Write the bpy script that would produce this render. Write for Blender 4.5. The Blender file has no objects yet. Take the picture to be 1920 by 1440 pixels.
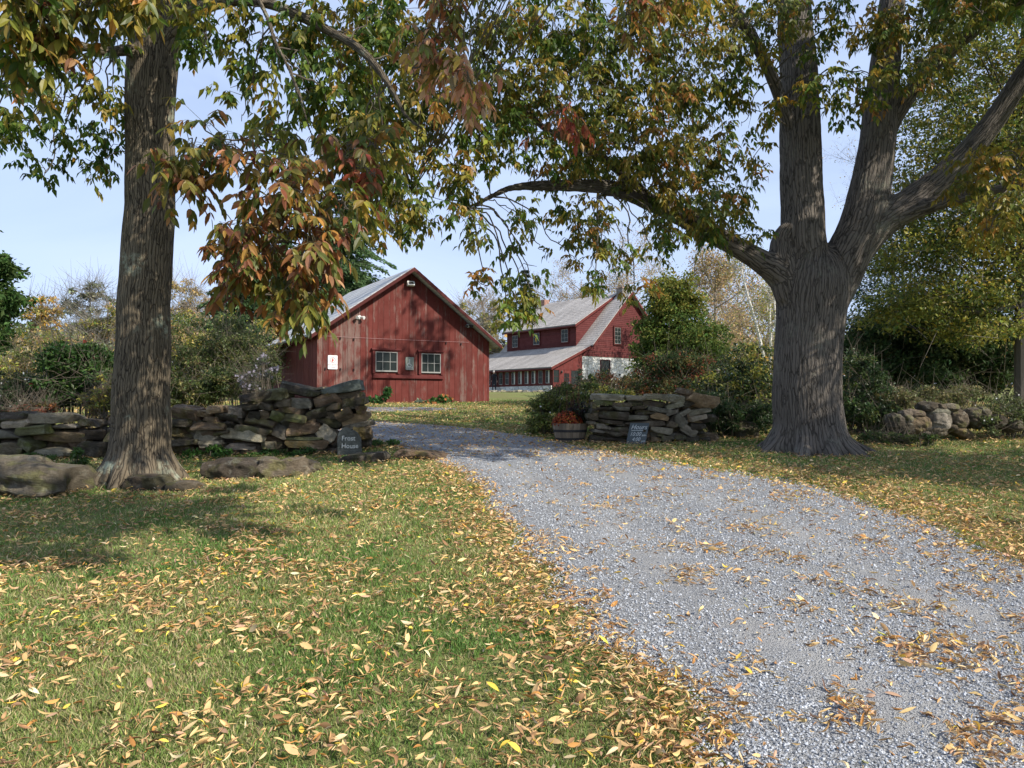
import bpy, math, random
import numpy as np
from mathutils import Vector

rng = np.random.default_rng(11)
random.seed(5)
sc = bpy.context.scene
COL = sc.collection
PI = math.pi
F_PX = 1442.0
PITCH = math.atan(37 / F_PX)
EYE = 1.5
CP, SP = math.cos(PITCH), math.sin(PITCH)
SUN_AZ = np.array([0.841, -0.541])          # horizontal direction to the sun
SUN_EL = math.radians(38)


def A(*v):
    return np.array(v, float)


def P(px, py, d):
    """point at photo pixel (px, py) whose forward distance is d metres"""
    px, py, d = np.broadcast_arrays(np.asarray(px, float), np.asarray(py, float), np.asarray(d, float))
    x = (px - 960) / F_PX
    v = (720 - py) / F_PX
    y = CP - v * SP
    z = SP + v * CP
    k = d / y
    return np.stack([x * k, d + 0 * x, EYE + z * k], -1)


_gy = [-60, -10, 0, 4, 10, 13, 14.3, 17, 20, 26, 40, 60, 80, 120, 400]
_gz = [-1.2, -.45, 0, .2, .52, .71, .81, 1.0, 1.18, 1.5, 1.98, 2.42, 2.6, 2.7, 2.7]
_ys = np.linspace(-60, 400, 4601)
_zs = np.interp(_ys, _gy, _gz)
_k = np.ones(15) / 15
_zs = np.convolve(np.pad(_zs, 7, mode='edge'), _k, 'valid')


def G(x, y):
    x = np.asarray(x, float); y = np.asarray(y, float)
    z = np.interp(y, _ys, _zs)
    return z + .025 * np.sin(x * .9 + y * .35) * np.cos(y * .6 - x * .25) * np.clip((np.abs(y) - 2) / 6, 0, 1)


def ground_at(px, py):
    """world point where the ray through the pixel meets the ground"""
    ds = np.geomspace(1.2, 120, 900)
    p = P(px, py, ds)
    f = p[:, 2] - G(p[:, 0], ds)
    i = np.where(f < 0)[0]
    d = ds[i[0]] if len(i) else 120
    p = P(px, py, d)
    p[2] = G(p[0], p[1])
    return p


# ---------------------------------------------------------------- noise
def _hash(ix, iy, iz, seed):
    h = (ix.astype(np.int64) * 374761393 + iy.astype(np.int64) * 668265263 + iz.astype(np.int64) * 2147483647 + seed * 1442695041) & 0xffffffff
    h = ((h ^ (h >> 13)) * 1274126177) & 0xffffffff
    h = (h ^ (h >> 16)) & 0xffffffff
    h = (h * 2246822519) & 0xffffffff
    h = h ^ (h >> 15)
    return (h & 0xffffff) / float(0xffffff)


def vnoise(p, seed=0):
    p = np.asarray(p, float)
    i = np.floor(p).astype(np.int64)
    f = p - i
    f = f * f * (3 - 2 * f)
    r = 0
    for dx in (0, 1):
        for dy in (0, 1):
            for dz in (0, 1):
                w = (f[:, 0] if dx else 1 - f[:, 0]) * (f[:, 1] if dy else 1 - f[:, 1]) * (f[:, 2] if dz else 1 - f[:, 2])
                r = r + w * _hash(i[:, 0] + dx, i[:, 1] + dy, i[:, 2] + dz, seed)
    return r


def fbm(p, seed=0, o=3):
    r, a, t = 0, 1, 0
    p = np.asarray(p, float)
    for k in range(o):
        r = r + a * vnoise(p * 2 ** k, seed + k * 17); t += a; a *= .5
    return r / t


def n2(x, y, s=1.0, seed=0, o=3):
    x = np.asarray(x, float); y = np.asarray(y, float)
    return fbm(np.stack([x * s, y * s, np.zeros_like(x)], -1), seed, o)


def unit(v):
    v = np.asarray(v, float)
    return v / np.maximum(np.linalg.norm(v, axis=-1, keepdims=True), 1e-9)


# ---------------------------------------------------------------- meshes
ORIGIN = {}


def new_mesh(V, F, col=None, bk=None, smooth=False):
    V = np.ascontiguousarray(V, float)
    me = bpy.data.meshes.new('m')
    me.vertices.add(len(V))
    me.vertices.foreach_set('co', V.astype(np.float32).ravel())
    if F:
        sizes = np.concatenate([np.full(len(f), f.shape[1]) for f in F if len(f)])
        idx = np.concatenate([np.asarray(f).ravel() for f in F if len(f)])
        me.loops.add(len(idx))
        me.loops.foreach_set('vertex_index', idx.astype(np.int32))
        me.polygons.add(len(sizes))
        st = np.concatenate([[0], np.cumsum(sizes)[:-1]])
        me.polygons.foreach_set('loop_start', st.astype(np.int32))
        me.polygons.foreach_set('loop_total', sizes.astype(np.int32))
        me.polygons.foreach_set('use_smooth', np.full(len(sizes), bool(smooth)))
    me.update(calc_edges=True)
    if col is not None:
        a = me.attributes.new('Col', 'FLOAT_COLOR', 'POINT')
        c = np.ones((len(V), 4), np.float32)
        c[:, :3] = col
        a.data.foreach_set('color', c.ravel())
    if bk is not None:
        a = me.attributes.new('bk', 'FLOAT_VECTOR', 'POINT')
        a.data.foreach_set('vector', np.asarray(bk, np.float32).ravel())
    return me


class MB:
    def __init__(s):
        s.V, s.F, s.C, s.B, s.n = [], {}, [], [], 0

    def add(s, V, F, col=(.5, .5, .5), bk=None):
        V = np.asarray(V, float).reshape(-1, 3)
        for f in F:
            f = np.asarray(f, np.int64)
            if f.ndim == 1:
                f = f[None]
            if len(f):
                s.F.setdefault(f.shape[1], []).append(f + s.n)
        s.V.append(V)
        c = np.empty((len(V), 3)); c[:] = col
        s.C.append(c)
        s.B.append(V if bk is None else np.asarray(bk, float).reshape(-1, 3))
        s.n += len(V)

    def build(s, name, mat, parent=None, smooth=False, loc=None, **kw):
        V = np.concatenate(s.V)
        F = [np.concatenate(f) for f in s.F.values()]
        return link(name, V, F, mat, parent, smooth, np.concatenate(s.C), np.concatenate(s.B), loc, **kw)


def link(name, V, F, mat, parent=None, smooth=False, col=None, bk=None, loc=None, **kw):
    if parent is not None:
        o0 = ORIGIN[parent.name]
    else:
        if loc is None:
            loc = A((V[:, 0].min() + V[:, 0].max()) / 2, (V[:, 1].min() + V[:, 1].max()) / 2, V[:, 2].min())
        o0 = A(*loc)
    me = new_mesh(V - o0, F, col, bk, smooth)
    me.name = name
    me.materials.append(mat)
    o = bpy.data.objects.new(name, me)
    COL.objects.link(o)
    ORIGIN[o.name] = o0
    if parent is not None:
        o.parent = parent
    else:
        o.location = o0
    for k, v in kw.items():
        o[k] = v
    return o


def thing(name, label, cat, loc, group=None):
    o = bpy.data.objects.new(name, None)
    COL.objects.link(o)
    o.location = loc
    o.empty_display_size = .2
    ORIGIN[o.name] = A(*loc)
    o['label'] = label; o['category'] = cat
    if group: o['group'] = group
    return o


# ---------------------------------------------------------------- frames and boxes
class Frame:
    def __init__(s, o, u, v, w=(0, 0, 1)):
        s.o, s.u, s.v, s.w = A(*o), unit(A(*u)), unit(A(*v)), unit(A(*w))

    def __call__(s, a, b, c):
        a, b, c = np.broadcast_arrays(np.asarray(a, float), np.asarray(b, float), np.asarray(c, float))
        return s.o + a[..., None] * s.u + b[..., None] * s.v + c[..., None] * s.w

    def hit(s, px, py, b=0.0):
        """(a, c) in the plane at depth b of this frame, seen at pixel"""
        c0 = A(0, 0, EYE); d = P(px, py, 1.0) - c0
        o = s.o + b * s.v
        t = np.dot(o - c0, s.v) / np.dot(d, s.v)
        q = c0 + t * d - o
        return float(np.dot(q, s.u)), float(np.dot(q, s.w))


HEX = [[0, 3, 2, 1], [4, 5, 6, 7], [0, 1, 5, 4], [1, 2, 6, 5], [2, 3, 7, 6], [3, 0, 4, 7]]


def fbox(mb, fr, a0, a1, b0, b1, c0, c1, col=(.5, .5, .5)):
    L = np.array([[a0, b0, c0], [a1, b0, c0], [a1, b1, c0], [a0, b1, c0], [a0, b0, c1], [a1, b0, c1], [a1, b1, c1], [a0, b1, c1]], float)
    mb.add(fr(L[:, 0], L[:, 1], L[:, 2]), [HEX], col, L)


def fhex(mb, fr, L, col=(.5, .5, .5), bk=None):
    L = np.asarray(L, float)
    mb.add(fr(L[:, 0], L[:, 1], L[:, 2]), [HEX], col, L if bk is None else bk)


WORLD = Frame((0, 0, 0), (1, 0, 0), (0, 1, 0))


def catmull(pts, n):
    pts = np.asarray(pts, float)
    k = len(pts)
    if k == 2:
        t = np.linspace(0, 1, n)[:, None]
        return pts[0] * (1 - t) + pts[1] * t
    t = np.linspace(0, k - 1, n)
    i = np.clip(np.floor(t).astype(int), 0, k - 2)
    f = (t - i)[:, None]
    p0 = pts[np.maximum(i - 1, 0)]; p1 = pts[i]; p2 = pts[i + 1]; p3 = pts[np.minimum(i + 2, k - 1)]
    return .5 * (2 * p1 + (p2 - p0) * f + (2 * p0 - 5 * p1 + 4 * p2 - p3) * f ** 2 + (3 * p1 - p0 - 3 * p2 + p3) * f ** 3)


def tube(mb, pts, rad, seg=8, col=(.5, .5, .5), cap=True, jit=0.0):
    pts = np.asarray(pts, float)
    n = len(pts)
    rad = np.broadcast_to(np.asarray(rad, float), (n,))
    T = unit(np.gradient(pts, axis=0))
    ref = A(0, 0, 1) if abs(T[0, 2]) < .9 else A(1, 0, 0)
    N = unit(np.cross(T[0], ref)); Ns = [N]
    for i in range(1, n):
        N = N - np.dot(N, T[i]) * T[i]; N = N / max(np.linalg.norm(N), 1e-9); Ns.append(N)
    Ns = np.array(Ns); Bs = np.cross(T, Ns)
    th = np.linspace(0, 2 * PI, seg, endpoint=False)
    c, s_ = np.cos(th), np.sin(th)
    R = rad[:, None] * (1 + jit * (rng.random((n, seg)) - .5))
    V = pts[:, None] + R[..., None] * (c[None, :, None] * Ns[:, None] + s_[None, :, None] * Bs[:, None])
    d = np.concatenate([[0], np.cumsum(np.linalg.norm(np.diff(pts, axis=0), axis=1))])
    r0 = max(rad.max(), .004)
    bk = np.stack([np.broadcast_to(c * r0, (n, seg)), np.broadcast_to(s_ * r0, (n, seg)), np.broadcast_to(d[:, None], (n, seg))], -1)
    i, j = np.meshgrid(np.arange(n - 1), np.arange(seg), indexing='ij')
    j2 = (j + 1) % seg
    F = [np.stack([i * seg + j, i * seg + j2, (i + 1) * seg + j2, (i + 1) * seg + j], -1).reshape(-1, 4)]
    if cap:
        F.append(np.array([list(range(seg))[::-1]])); F.append(np.array([[(n - 1) * seg + q for q in range(seg)]]))
    mb.add(V.reshape(-1, 3), F, col, bk.reshape(-1, 3))


def many_sticks(mb, A0, A1, r0, r1, seg=3, col=(.1, .08, .06)):
    """straight tapered twigs, vectorised: A0, A1 (N,3)"""
    A0 = np.asarray(A0, float); A1 = np.asarray(A1, float); N = len(A0)
    if N == 0: return
    T = unit(A1 - A0)
    ref = np.where(np.abs(T[:, 2:3]) < .9, A(0, 0, 1), A(1, 0, 0))
    X = unit(np.cross(T, ref)); Y = np.cross(T, X)
    th = np.linspace(0, 2 * PI, seg, endpoint=False)
    ring = np.cos(th)[None, :, None] * X[:, None] + np.sin(th)[None, :, None] * Y[:, None]
    r0 = np.broadcast_to(r0, (N,))[:, None, None]; r1 = np.broadcast_to(r1, (N,))[:, None, None]
    V = np.concatenate([A0[:, None] + ring * r0, A1[:, None] + ring * r1], 1)
    b = (np.arange(N) * 2 * seg)[:, None]
    F = np.concatenate([b + np.array([[j, (j + 1) % seg, seg + (j + 1) % seg, seg + j]]) for j in range(seg)], 0)
    c = np.asarray(col, float)
    if c.ndim == 2: c = np.repeat(c, 2 * seg, 0)
    mb.add(V.reshape(-1, 3), [F], c)


# ---------------------------------------------------------------- leaves
def leaf_mesh(mb, Pt, D, N, L, W, col, fold=.12, droop=.15, hi=False):
    Pt = np.asarray(Pt, float); D = unit(D); S = unit(np.cross(D, N)); U = np.cross(S, D)
    n = len(Pt)
    L = np.broadcast_to(L, (n,))[:, None]; W = np.broadcast_to(W, (n,))[:, None]
    dn = A(0, 0, -1)
    if not hi:
        mid = Pt + D * L * .5 + dn * droop * L * .3
        l = Pt + D * L * .45 + S * W * .5 + U * W * fold
        r = Pt + D * L * .45 - S * W * .5 + U * W * fold
        tip = Pt + D * L + dn * droop * L
        V = np.stack([Pt, l, r, mid, tip], 1)
        b = (np.arange(n) * 5)[:, None]
        F = np.concatenate([b + np.array([[0, 3, 1]]), b + np.array([[0, 2, 3]]), b + np.array([[1, 3, 4]]), b + np.array([[2, 4, 3]])], 0)
        k = 5
        FF = [F]
    else:
        st = []
        for t, w, up in ((.22, .78, 1), (.5, 1.0, 1), (.78, .62, 1)):
            m = Pt + D * L * t + dn * droop * L * t * t
            st += [m + S * W * .5 * w + U * W * fold * up, m, m - S * W * .5 * w + U * W * fold * up]
        tip = Pt + D * L + dn * droop * L
        V = np.stack([Pt] + st + [tip], 1)
        b = (np.arange(n) * 11)[:, None]
        T = [[0, 2, 1], [0, 3, 2], [7, 8, 10], [8, 9, 10]]
        Q = [[1, 2, 5, 4], [2, 3, 6, 5], [4, 5, 8, 7], [5, 6, 9, 8]]
        FF = [np.concatenate([b + np.array([t]) for t in T], 0), np.concatenate([b + np.array([q]) for q in Q], 0)]
        k = 11
    c = np.asarray(col, float)
    if c.ndim == 2: c = np.repeat(c, k, 0)
    mb.add(V.reshape(-1, 3), FF, c)


def pick(pal, n, r=None):
    """pal: list of (weight, (r,g,b)); returns (n,3) with a little spread"""
    r = r or rng
    w = np.array([p[0] for p in pal], float); w /= w.sum()
    c = np.array([p[1] for p in pal], float)
    return c[r.choice(len(pal), n, p=w)]


def vary(c, amt=.25, hue=.08):
    n = len(c)
    k = np.exp(rng.normal(0, amt, (n, 1)))
    h = np.exp(rng.normal(0, hue, (n, 3)))
    return np.clip(c * k * h, .004, .85)


def spray_leaves(C, out, size, pal, mb, leaflet=(.1, .038), k=5, hi=False, mbt=None, samecol=.75, droop=.2):
    """pinnate leaves hanging round twig tips C (m,3) that point out (m,3)"""
    m = len(C)
    if m == 0: return
    base = pick(pal, m)
    q = 7
    th = rng.random((m, k)) * 2 * PI
    rad = np.stack([np.cos(th), np.sin(th), rng.normal(-.15, .35, (m, k))], -1)
    R = unit(rad + .7 * out[:, None])
    Lr = size * (.55 + .8 * rng.random((m, k)))
    org = C[:, None] + rng.normal(0, size * .42, (m, k, 3))
    sag = A(0, 0, -1)
    ts = np.array([.35, .35, .6, .6, .85, .85, 1.0]); sd = np.array([1, -1, 1, -1, 1, -1, 0.0])
    side = unit(np.cross(R, A(0, 0, 1)) + 1e-4)
    pos = org[:, :, None] + R[:, :, None] * (Lr[..., None, None] * ts[:, None]) + sag * (Lr[..., None] * .45 * ts ** 2)[..., None]
    D = R[:, :, None] * (.35 + .35 * (sd == 0))[:, None] + side[:, :, None] * (sd * .75)[:, None] + sag * .75 + rng.normal(0, .22, (m, k, q, 3))
    Nn = unit(R[:, :, None] * .6 + A(0, 0, .9) + rng.normal(0, .45, (m, k, q, 3)))
    n = m * k * q
    c = np.repeat(base, k * q, 0)
    alt = pick(pal, n)
    sel = rng.random(n) > samecol
    c = np.where(sel[:, None], alt, c)
    sc_ = .6 + .65 * rng.random(n)
    leaf_mesh(mb, pos.reshape(-1, 3), D.reshape(-1, 3), Nn.reshape(-1, 3), leaflet[0] * sc_, leaflet[1] * sc_, vary(c, .22), .14, droop, hi)
    if mbt is not None:
        e = org + R * Lr[..., None] + sag * (Lr * .45)[..., None]
        mid = org + R * (Lr * .5)[..., None] + sag * (Lr * .11)[..., None]
        cc = np.tile(A(.12, .10, .05), (m * k, 1))
        many_sticks(mbt, org.reshape(-1, 3), mid.reshape(-1, 3), .0016, .0013, 3, cc)
        many_sticks(mbt, mid.reshape(-1, 3), e.reshape(-1, 3), .0013, .0009, 3, cc)
        many_sticks(mbt, C.repeat(k, 0), org.reshape(-1, 3), .002, .0014, 3, cc)


# ---------------------------------------------------------------- materials
def mat(name):
    m = bpy.data.materials.new(name); m.use_nodes = True
    nt = m.node_tree
    for n in list(nt.nodes): nt.nodes.remove(n)
    out = nt.nodes.new('ShaderNodeOutputMaterial')
    return m, nt, out


class NT:
    def __init__(s, nt): s.nt = nt

    def n(s, t, **kw):
        x = s.nt.nodes.new('ShaderNode' + t)
        for k, v in kw.items():
            if k in ('attribute_name', 'operation', 'blend_type', 'data_type', 'noise_dimensions', 'feature', 'wave_type', 'bands_direction', 'voronoi_dimensions', 'distance', 'interpolation_type', 'attribute_type', 'clamp'):
                setattr(x, k, v)
            else:
                key = int(k[1:]) if k[0] == 'i' and k[1:].isdigit() else k
                if isinstance(v, bpy.types.NodeSocket): s.nt.links.new(v, x.inputs[key])
                else: x.inputs[key].default_value = v
        return x

    def link(s, a, b): s.nt.links.new(a, b)

    def math(s, op, a, b=0.0, clamp=False):
        x = s.nt.nodes.new('ShaderNodeMath'); x.operation = op; x.use_clamp = clamp
        for i, v in enumerate((a, b)):
            if isinstance(v, bpy.types.NodeSocket): s.nt.links.new(v, x.inputs[i])
            else: x.inputs[i].default_value = v
        return x.outputs[0]

    def mix(s, fac, a, b, bt='MIX'):
        x = s.nt.nodes.new('ShaderNodeMix'); x.data_type = 'RGBA'; x.blend_type = bt
        for i, v in ((0, fac), (6, a), (7, b)):
            if isinstance(v, bpy.types.NodeSocket): s.nt.links.new(v, x.inputs[i])
            else: x.inputs[i].default_value = (v if i == 0 else (tuple(v) + (1,) if len(v) == 3 else v))
        return x.outputs[2]

    def ramp(s, fac, stops):
        x = s.nt.nodes.new('ShaderNodeValToRGB')
        el = x.color_ramp.elements
        while len(el) < len(stops): el.new(.5)
        for e, (p, c) in zip(el, stops):
            e.position = p; e.color = tuple(c) + (1,) if not np.isscalar(c) else (c, c, c, 1)
        s.nt.links.new(fac, x.inputs[0])
        return x.outputs[0]

    def coord(s, kind='obj', scale=(1, 1, 1)):
        if kind == 'obj': src = s.n('TexCoord').outputs['Object']
        elif kind == 'pos': src = s.n('NewGeometry').outputs['Position']
        else: src = s.n('Attribute', attribute_name='bk').outputs['Vector']
        mp = s.nt.nodes.new('ShaderNodeMapping'); s.nt.links.new(src, mp.inputs[0]); mp.inputs['Scale'].default_value = scale
        return mp.outputs[0]

    def noise(s, vec, scale, detail=4, rough=.55, dist=0.0):
        x = s.n('TexNoise', Scale=scale, Detail=detail, Roughness=rough, Distortion=dist)
        s.link(vec, x.inputs['Vector'])
        return x.outputs['Fac']


def amat(name, rough=.8, nscale=6, namt=.3, bump=.3, bdist=.01, kind='obj', stretch=(1, 1, 1), transl=0.0, spec=.3, fine=None):
    m, nt, out = mat(name); k = NT(nt)
    at = k.n('Attribute', attribute_name='Col').outputs['Color']
    vec = k.coord(kind, stretch)
    nz = k.noise(vec, nscale)
    f = k.math('MULTIPLY', k.math('SUBTRACT', nz, .5), namt * 2)
    f = k.math('ADD', f, 1.0)
    x = k.n('VectorMath', operation='SCALE'); k.link(at, x.inputs[0]); k.link(f, x.inputs['Scale'])
    b = k.n('BsdfPrincipled', Roughness=rough); k.link(x.outputs[0], b.inputs['Base Color'])
    b.inputs['Specular IOR Level'].default_value = spec
    if bump:
        nf = k.noise(vec, (fine or nscale * 4), 5)
        bp = k.n('Bump', Strength=bump, Distance=bdist); k.link(nf, bp.inputs['Height']); k.link(bp.outputs[0], b.inputs['Normal'])
    if transl:
        t = k.n('BsdfTranslucent'); k.link(x.outputs[0], t.inputs[0])
        mx = k.n('MixShader', Fac=transl); k.link(b.outputs[0], mx.inputs[1]); k.link(t.outputs[0], mx.inputs[2])
        k.link(mx.outputs[0], out.inputs[0])
    else: k.link(b.outputs[0], out.inputs[0])
    return m


M_leaf = amat('leaf', .45, 30, .18, 0, transl=.46, spec=.4)
M_far = amat('far_foliage', .7, 3, .15, 0, transl=.38, spec=.2)
M_grass = amat('grass_blade', .55, 2, .2, 0, transl=.3, spec=.25)
M_fallen = amat('fallen_leaf', .7, 60, .2, .15, .001, transl=.12, spec=.25)
M_twig = amat('twig', .85, 20, .3, .3, .003, kind='bk')
def m_stone():
    m, nt, out = mat('field_stone'); k = NT(nt)
    at = k.n('Attribute', attribute_name='Col').outputs['Color']
    v = k.coord('pos'); vs = k.coord('pos', (1, 1, 3.2))
    a = k.noise(v, 7, 6, .7); b = k.noise(vs, 24, 7, .75, .4); c = k.noise(v, 90, 4, .7); L = k.noise(v, 3.1, 3)
    f = k.math('MAXIMUM', k.math('ADD', -.75, k.math('ADD', k.math('MULTIPLY', a, 1.7), k.math('MULTIPLY', b, 1.9))), .3)
    x = k.n('VectorMath', operation='SCALE'); k.link(at, x.inputs[0]); k.link(f, x.inputs['Scale'])
    lf = k.math('MULTIPLY', k.ramp(a, [(.56, 0), (.62, 1)]), k.ramp(c, [(.45, .1), (.6, .6)]))
    col = k.mix(lf, x.outputs[0], (.30, .31, .26))
    col = k.mix(k.math('MULTIPLY', k.ramp(k.math('ADD', k.math('MULTIPLY', L, .7), k.math('MULTIPLY', b, .3)), [(.52, 0), (.66, 1)]), .55), col, (.055, .050, .032))
    bs = k.n('BsdfPrincipled', Roughness=.9); k.link(col, bs.inputs['Base Color']); bs.inputs['Specular IOR Level'].default_value = .25
    h = k.math('ADD', k.math('ADD', k.math('MULTIPLY', a, .7), b), k.math('MULTIPLY', c, .25))
    bp = k.n('Bump', Strength=1.0, Distance=.035); k.link(h, bp.inputs['Height']); k.link(bp.outputs[0], bs.inputs['Normal']); bp.inputs['Distance'].default_value = .06
    k.link(bs.outputs[0], out.inputs[0]); return m


M_stone = m_stone()
M_wood = amat('weathered_wood', .8, 9, .3, .4, .004, kind='bk', stretch=(6, 6, .8))
M_plain = amat('painted', .5, 8, .08, .05, .002)
M_cloth = amat('cloth', .9, 12, .15, .2, .003)
M_petal = amat('petal', .6, 12, .15, 0, transl=.25)
M_gstone = amat('gravel_stone', .8, 40, .2, 0)
# ================================================================ special materials
def m_ground():
    m, nt, out = mat('lawn_soil'); k = NT(nt)
    v = k.coord('pos')
    a = k.noise(v, .5, 5); b = k.noise(v, 9, 6, .7); c = k.noise(v, 60, 4, .7)
    g = k.mix(k.ramp(b, [(.35, (0, 0, 0)), (.65, (1, 1, 1))]), (.14, .18, .050), (.27, .29, .10))
    g = k.mix(k.ramp(a, [(.42, (0, 0, 0)), (.62, (1, 1, 1))]), g, (.20, .19, .075))
    g = k.mix(k.ramp(c, [(.5, (0, 0, 0)), (.72, (.8, .8, .8))]), g, (.075, .085, .03))
    bs = k.n('BsdfPrincipled', Roughness=.95); k.link(g, bs.inputs['Base Color']); bs.inputs['Specular IOR Level'].default_value = .1
    h = k.math('ADD', k.math('MULTIPLY', b, .5), c)
    bp = k.n('Bump', Strength=.8, Distance=.03); k.link(h, bp.inputs['Height']); k.link(bp.outputs[0], bs.inputs['Normal'])
    k.link(bs.outputs[0], out.inputs[0]); return m


def m_gravel():
    m, nt, out = mat('crushed_gravel'); k = NT(nt)
    v = k.coord('pos')
    vo = k.n('TexVoronoi', Scale=130.0); k.link(v, vo.inputs['Vector'])
    vo2 = k.n('TexVoronoi', Scale=60.0); k.link(v, vo2.inputs['Vector'])
    sp = k.n('SeparateColor'); k.link(vo.outputs['Color'], sp.inputs[0])
    base = k.ramp(sp.outputs[0], [(0, (.19, .198, .21)), (.45, (.32, .33, .348)), (.8, (.43, .44, .455)), (1, (.60, .605, .61))])
    a = k.noise(v, .7, 4); b = k.noise(v, 3.5, 4)
    dust = k.mix(k.ramp(k.math('ADD', k.math('MULTIPLY', a, .6), k.math('MULTIPLY', b, .4)), [(.47, (0, 0, 0)), (.64, (.55, .55, .55))]), base, (.42, .42, .41))
    bkv = k.n('SeparateXYZ'); k.link(k.coord('bk'), bkv.inputs[0])
    t1 = k.math('ABSOLUTE', k.math('SUBTRACT', bkv.outputs[0], .24)); t2 = k.math('ABSOLUTE', k.math('SUBTRACT', bkv.outputs[0], .62))
    trk = k.math('MULTIPLY', k.ramp(k.math('MINIMUM', t1, t2), [(.0, 1), (.11, 0)]), k.ramp(k.noise(v, 1.6, 5, .7), [(.38, .05), (.62, 1)]))
    dust = k.mix(k.math('MULTIPLY', trk, .85), dust, (.50, .495, .485))
    edge = k.ramp(vo.outputs['Distance'], [(.0, (1, 1, 1)), (.75, (.55, .55, .55))])
    col = k.mix(1.0, dust, edge, 'MULTIPLY')
    bs = k.n('BsdfPrincipled', Roughness=.85); k.link(col, bs.inputs['Base Color']); bs.inputs['Specular IOR Level'].default_value = .3
    h = k.math('SUBTRACT', 1.0, k.math('ADD', k.math('MULTIPLY', vo.outputs['Distance'], .6), k.math('MULTIPLY', vo2.outputs['Distance'], .6)))
    bp = k.n('Bump', Strength=.9, Distance=.012); k.link(h, bp.inputs['Height']); k.link(bp.outputs[0], bs.inputs['Normal'])
    k.link(bs.outputs[0], out.inputs[0]); return m


def m_bark(name, c1, c2, lichen, vscale):
    m, nt, out = mat(name); k = NT(nt)
    v = k.coord('bk', (1, 1, .22))
    v1 = k.coord('bk', (1, 1, .6))
    pos = k.coord('pos')
    dn = k.n('TexNoise', Scale=7.0, Detail=3.0); k.link(v1, dn.inputs['Vector'])
    dv = k.n('VectorMath', operation='SCALE'); k.link(dn.outputs['Color'], dv.inputs[0]); dv.inputs['Scale'].default_value = .055
    da = k.n('VectorMath', operation='ADD'); k.link(dv.outputs[0], da.inputs[0]); k.link(k.coord('bk', (1, 1, .075)), da.inputs[1])
    vo = k.n('TexVoronoi', feature='DISTANCE_TO_EDGE', Scale=vscale); k.link(da.outputs[0], vo.inputs['Vector'])
    rid = k.ramp(vo.outputs['Distance'], [(.0, 0), (.07, .55), (.20, 1)])
    n1 = k.noise(v, 70, 6, .7, .4); b = k.noise(pos, 1.7, 4); c = k.noise(pos, 11, 5, .7)
    a = k.math('ADD', k.math('MULTIPLY', rid, .60), k.math('MULTIPLY', n1, .40))
    col = k.mix(k.ramp(a, [(.3, (0, 0, 0)), (.7, (1, 1, 1))]), c1, c2)
    col = k.mix(k.ramp(b, [(.35, (0, 0, 0)), (.7, (.4, .4, .4))]), col, tuple(x * 1.2 for x in c2))
    lf = k.math('MULTIPLY', k.ramp(b, [(.56, 0), (.66, 1)]), k.ramp(c, [(.45, 0), (.6, 1)]))
    col = k.mix(k.math('MULTIPLY', lf, lichen), col, (.36, .40, .30))
    bs = k.n('BsdfPrincipled', Roughness=.9); k.link(col, bs.inputs['Base Color']); bs.inputs['Specular IOR Level'].default_value = .2
    h = k.math('ADD', a, k.math('MULTIPLY', k.noise(v1, 130, 5, .7), .4))
    bp = k.n('Bump', Strength=1.0, Distance=.022); k.link(h, bp.inputs['Height']); k.link(bp.outputs[0], bs.inputs['Normal'])
    k.link(bs.outputs[0], out.inputs[0]); return m


def m_paint(name, red, wood, wear_bias, lap=False):
    """red paint weathering off boards; Col.r = board tone, Col.g = how worn"""
    m, nt, out = mat(name); k = NT(nt)
    at = k.n('Attribute', attribute_name='Col').outputs['Color']
    sp = k.n('SeparateColor'); k.link(at, sp.inputs[0])
    st = (1, 1, 1) if lap else (1, 1, .07)
    if lap: st = (.3, .3, 1)
    v = k.coord('bk', st); iso = k.coord('bk')
    a = k.noise(v, 9, 7, .72, .3); b = k.noise(v, 62, 6, .75); c = k.noise(iso, 1.6, 4)
    f = k.math('ADD', k.math('MULTIPLY', a, .5), k.math('MULTIPLY', b, .5))
    f = k.math('ADD', f, k.math('MULTIPLY', k.math('SUBTRACT', c, .5), .35))
    f = k.math('ADD', f, k.math('MULTIPLY', k.math('SUBTRACT', sp.outputs[1], .5), .42))
    wear = k.ramp(f, [(wear_bias - .035, 0), (wear_bias + .035, 1)])
    tone = k.math('ADD', .72, k.math('MULTIPLY', sp.outputs[0], .56))
    fade = k.mix(k.ramp(k.noise(iso, 3, 5), [(.35, 0), (.7, 1)]), red, tuple(min(1, x * 1.25 + .012) for x in red))
    fade = k.mix(k.math('MULTIPLY', b, .35), fade, tuple(x * .5 for x in red))
    wd = k.mix(k.ramp(b, [(.35, 0), (.7, 1)]), wood, tuple(x * .35 for x in wood))
    wd = k.mix(.28, wd, red)
    col = k.mix(k.math('MULTIPLY', wear, .9), fade, wd)
    x = k.n('VectorMath', operation='SCALE'); k.link(col, x.inputs[0]); k.link(tone, x.inputs['Scale'])
    bs = k.n('BsdfPrincipled', Roughness=.75); k.link(x.outputs[0], bs.inputs['Base Color']); bs.inputs['Specular IOR Level'].default_value = .25
    bp = k.n('Bump', Strength=.5, Distance=.006); k.link(k.math('SUBTRACT', b, k.math('MULTIPLY', wear, .3)), bp.inputs['Height']); k.link(bp.outputs[0], bs.inputs['Normal'])
    k.link(bs.outputs[0], out.inputs[0]); return m


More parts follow.
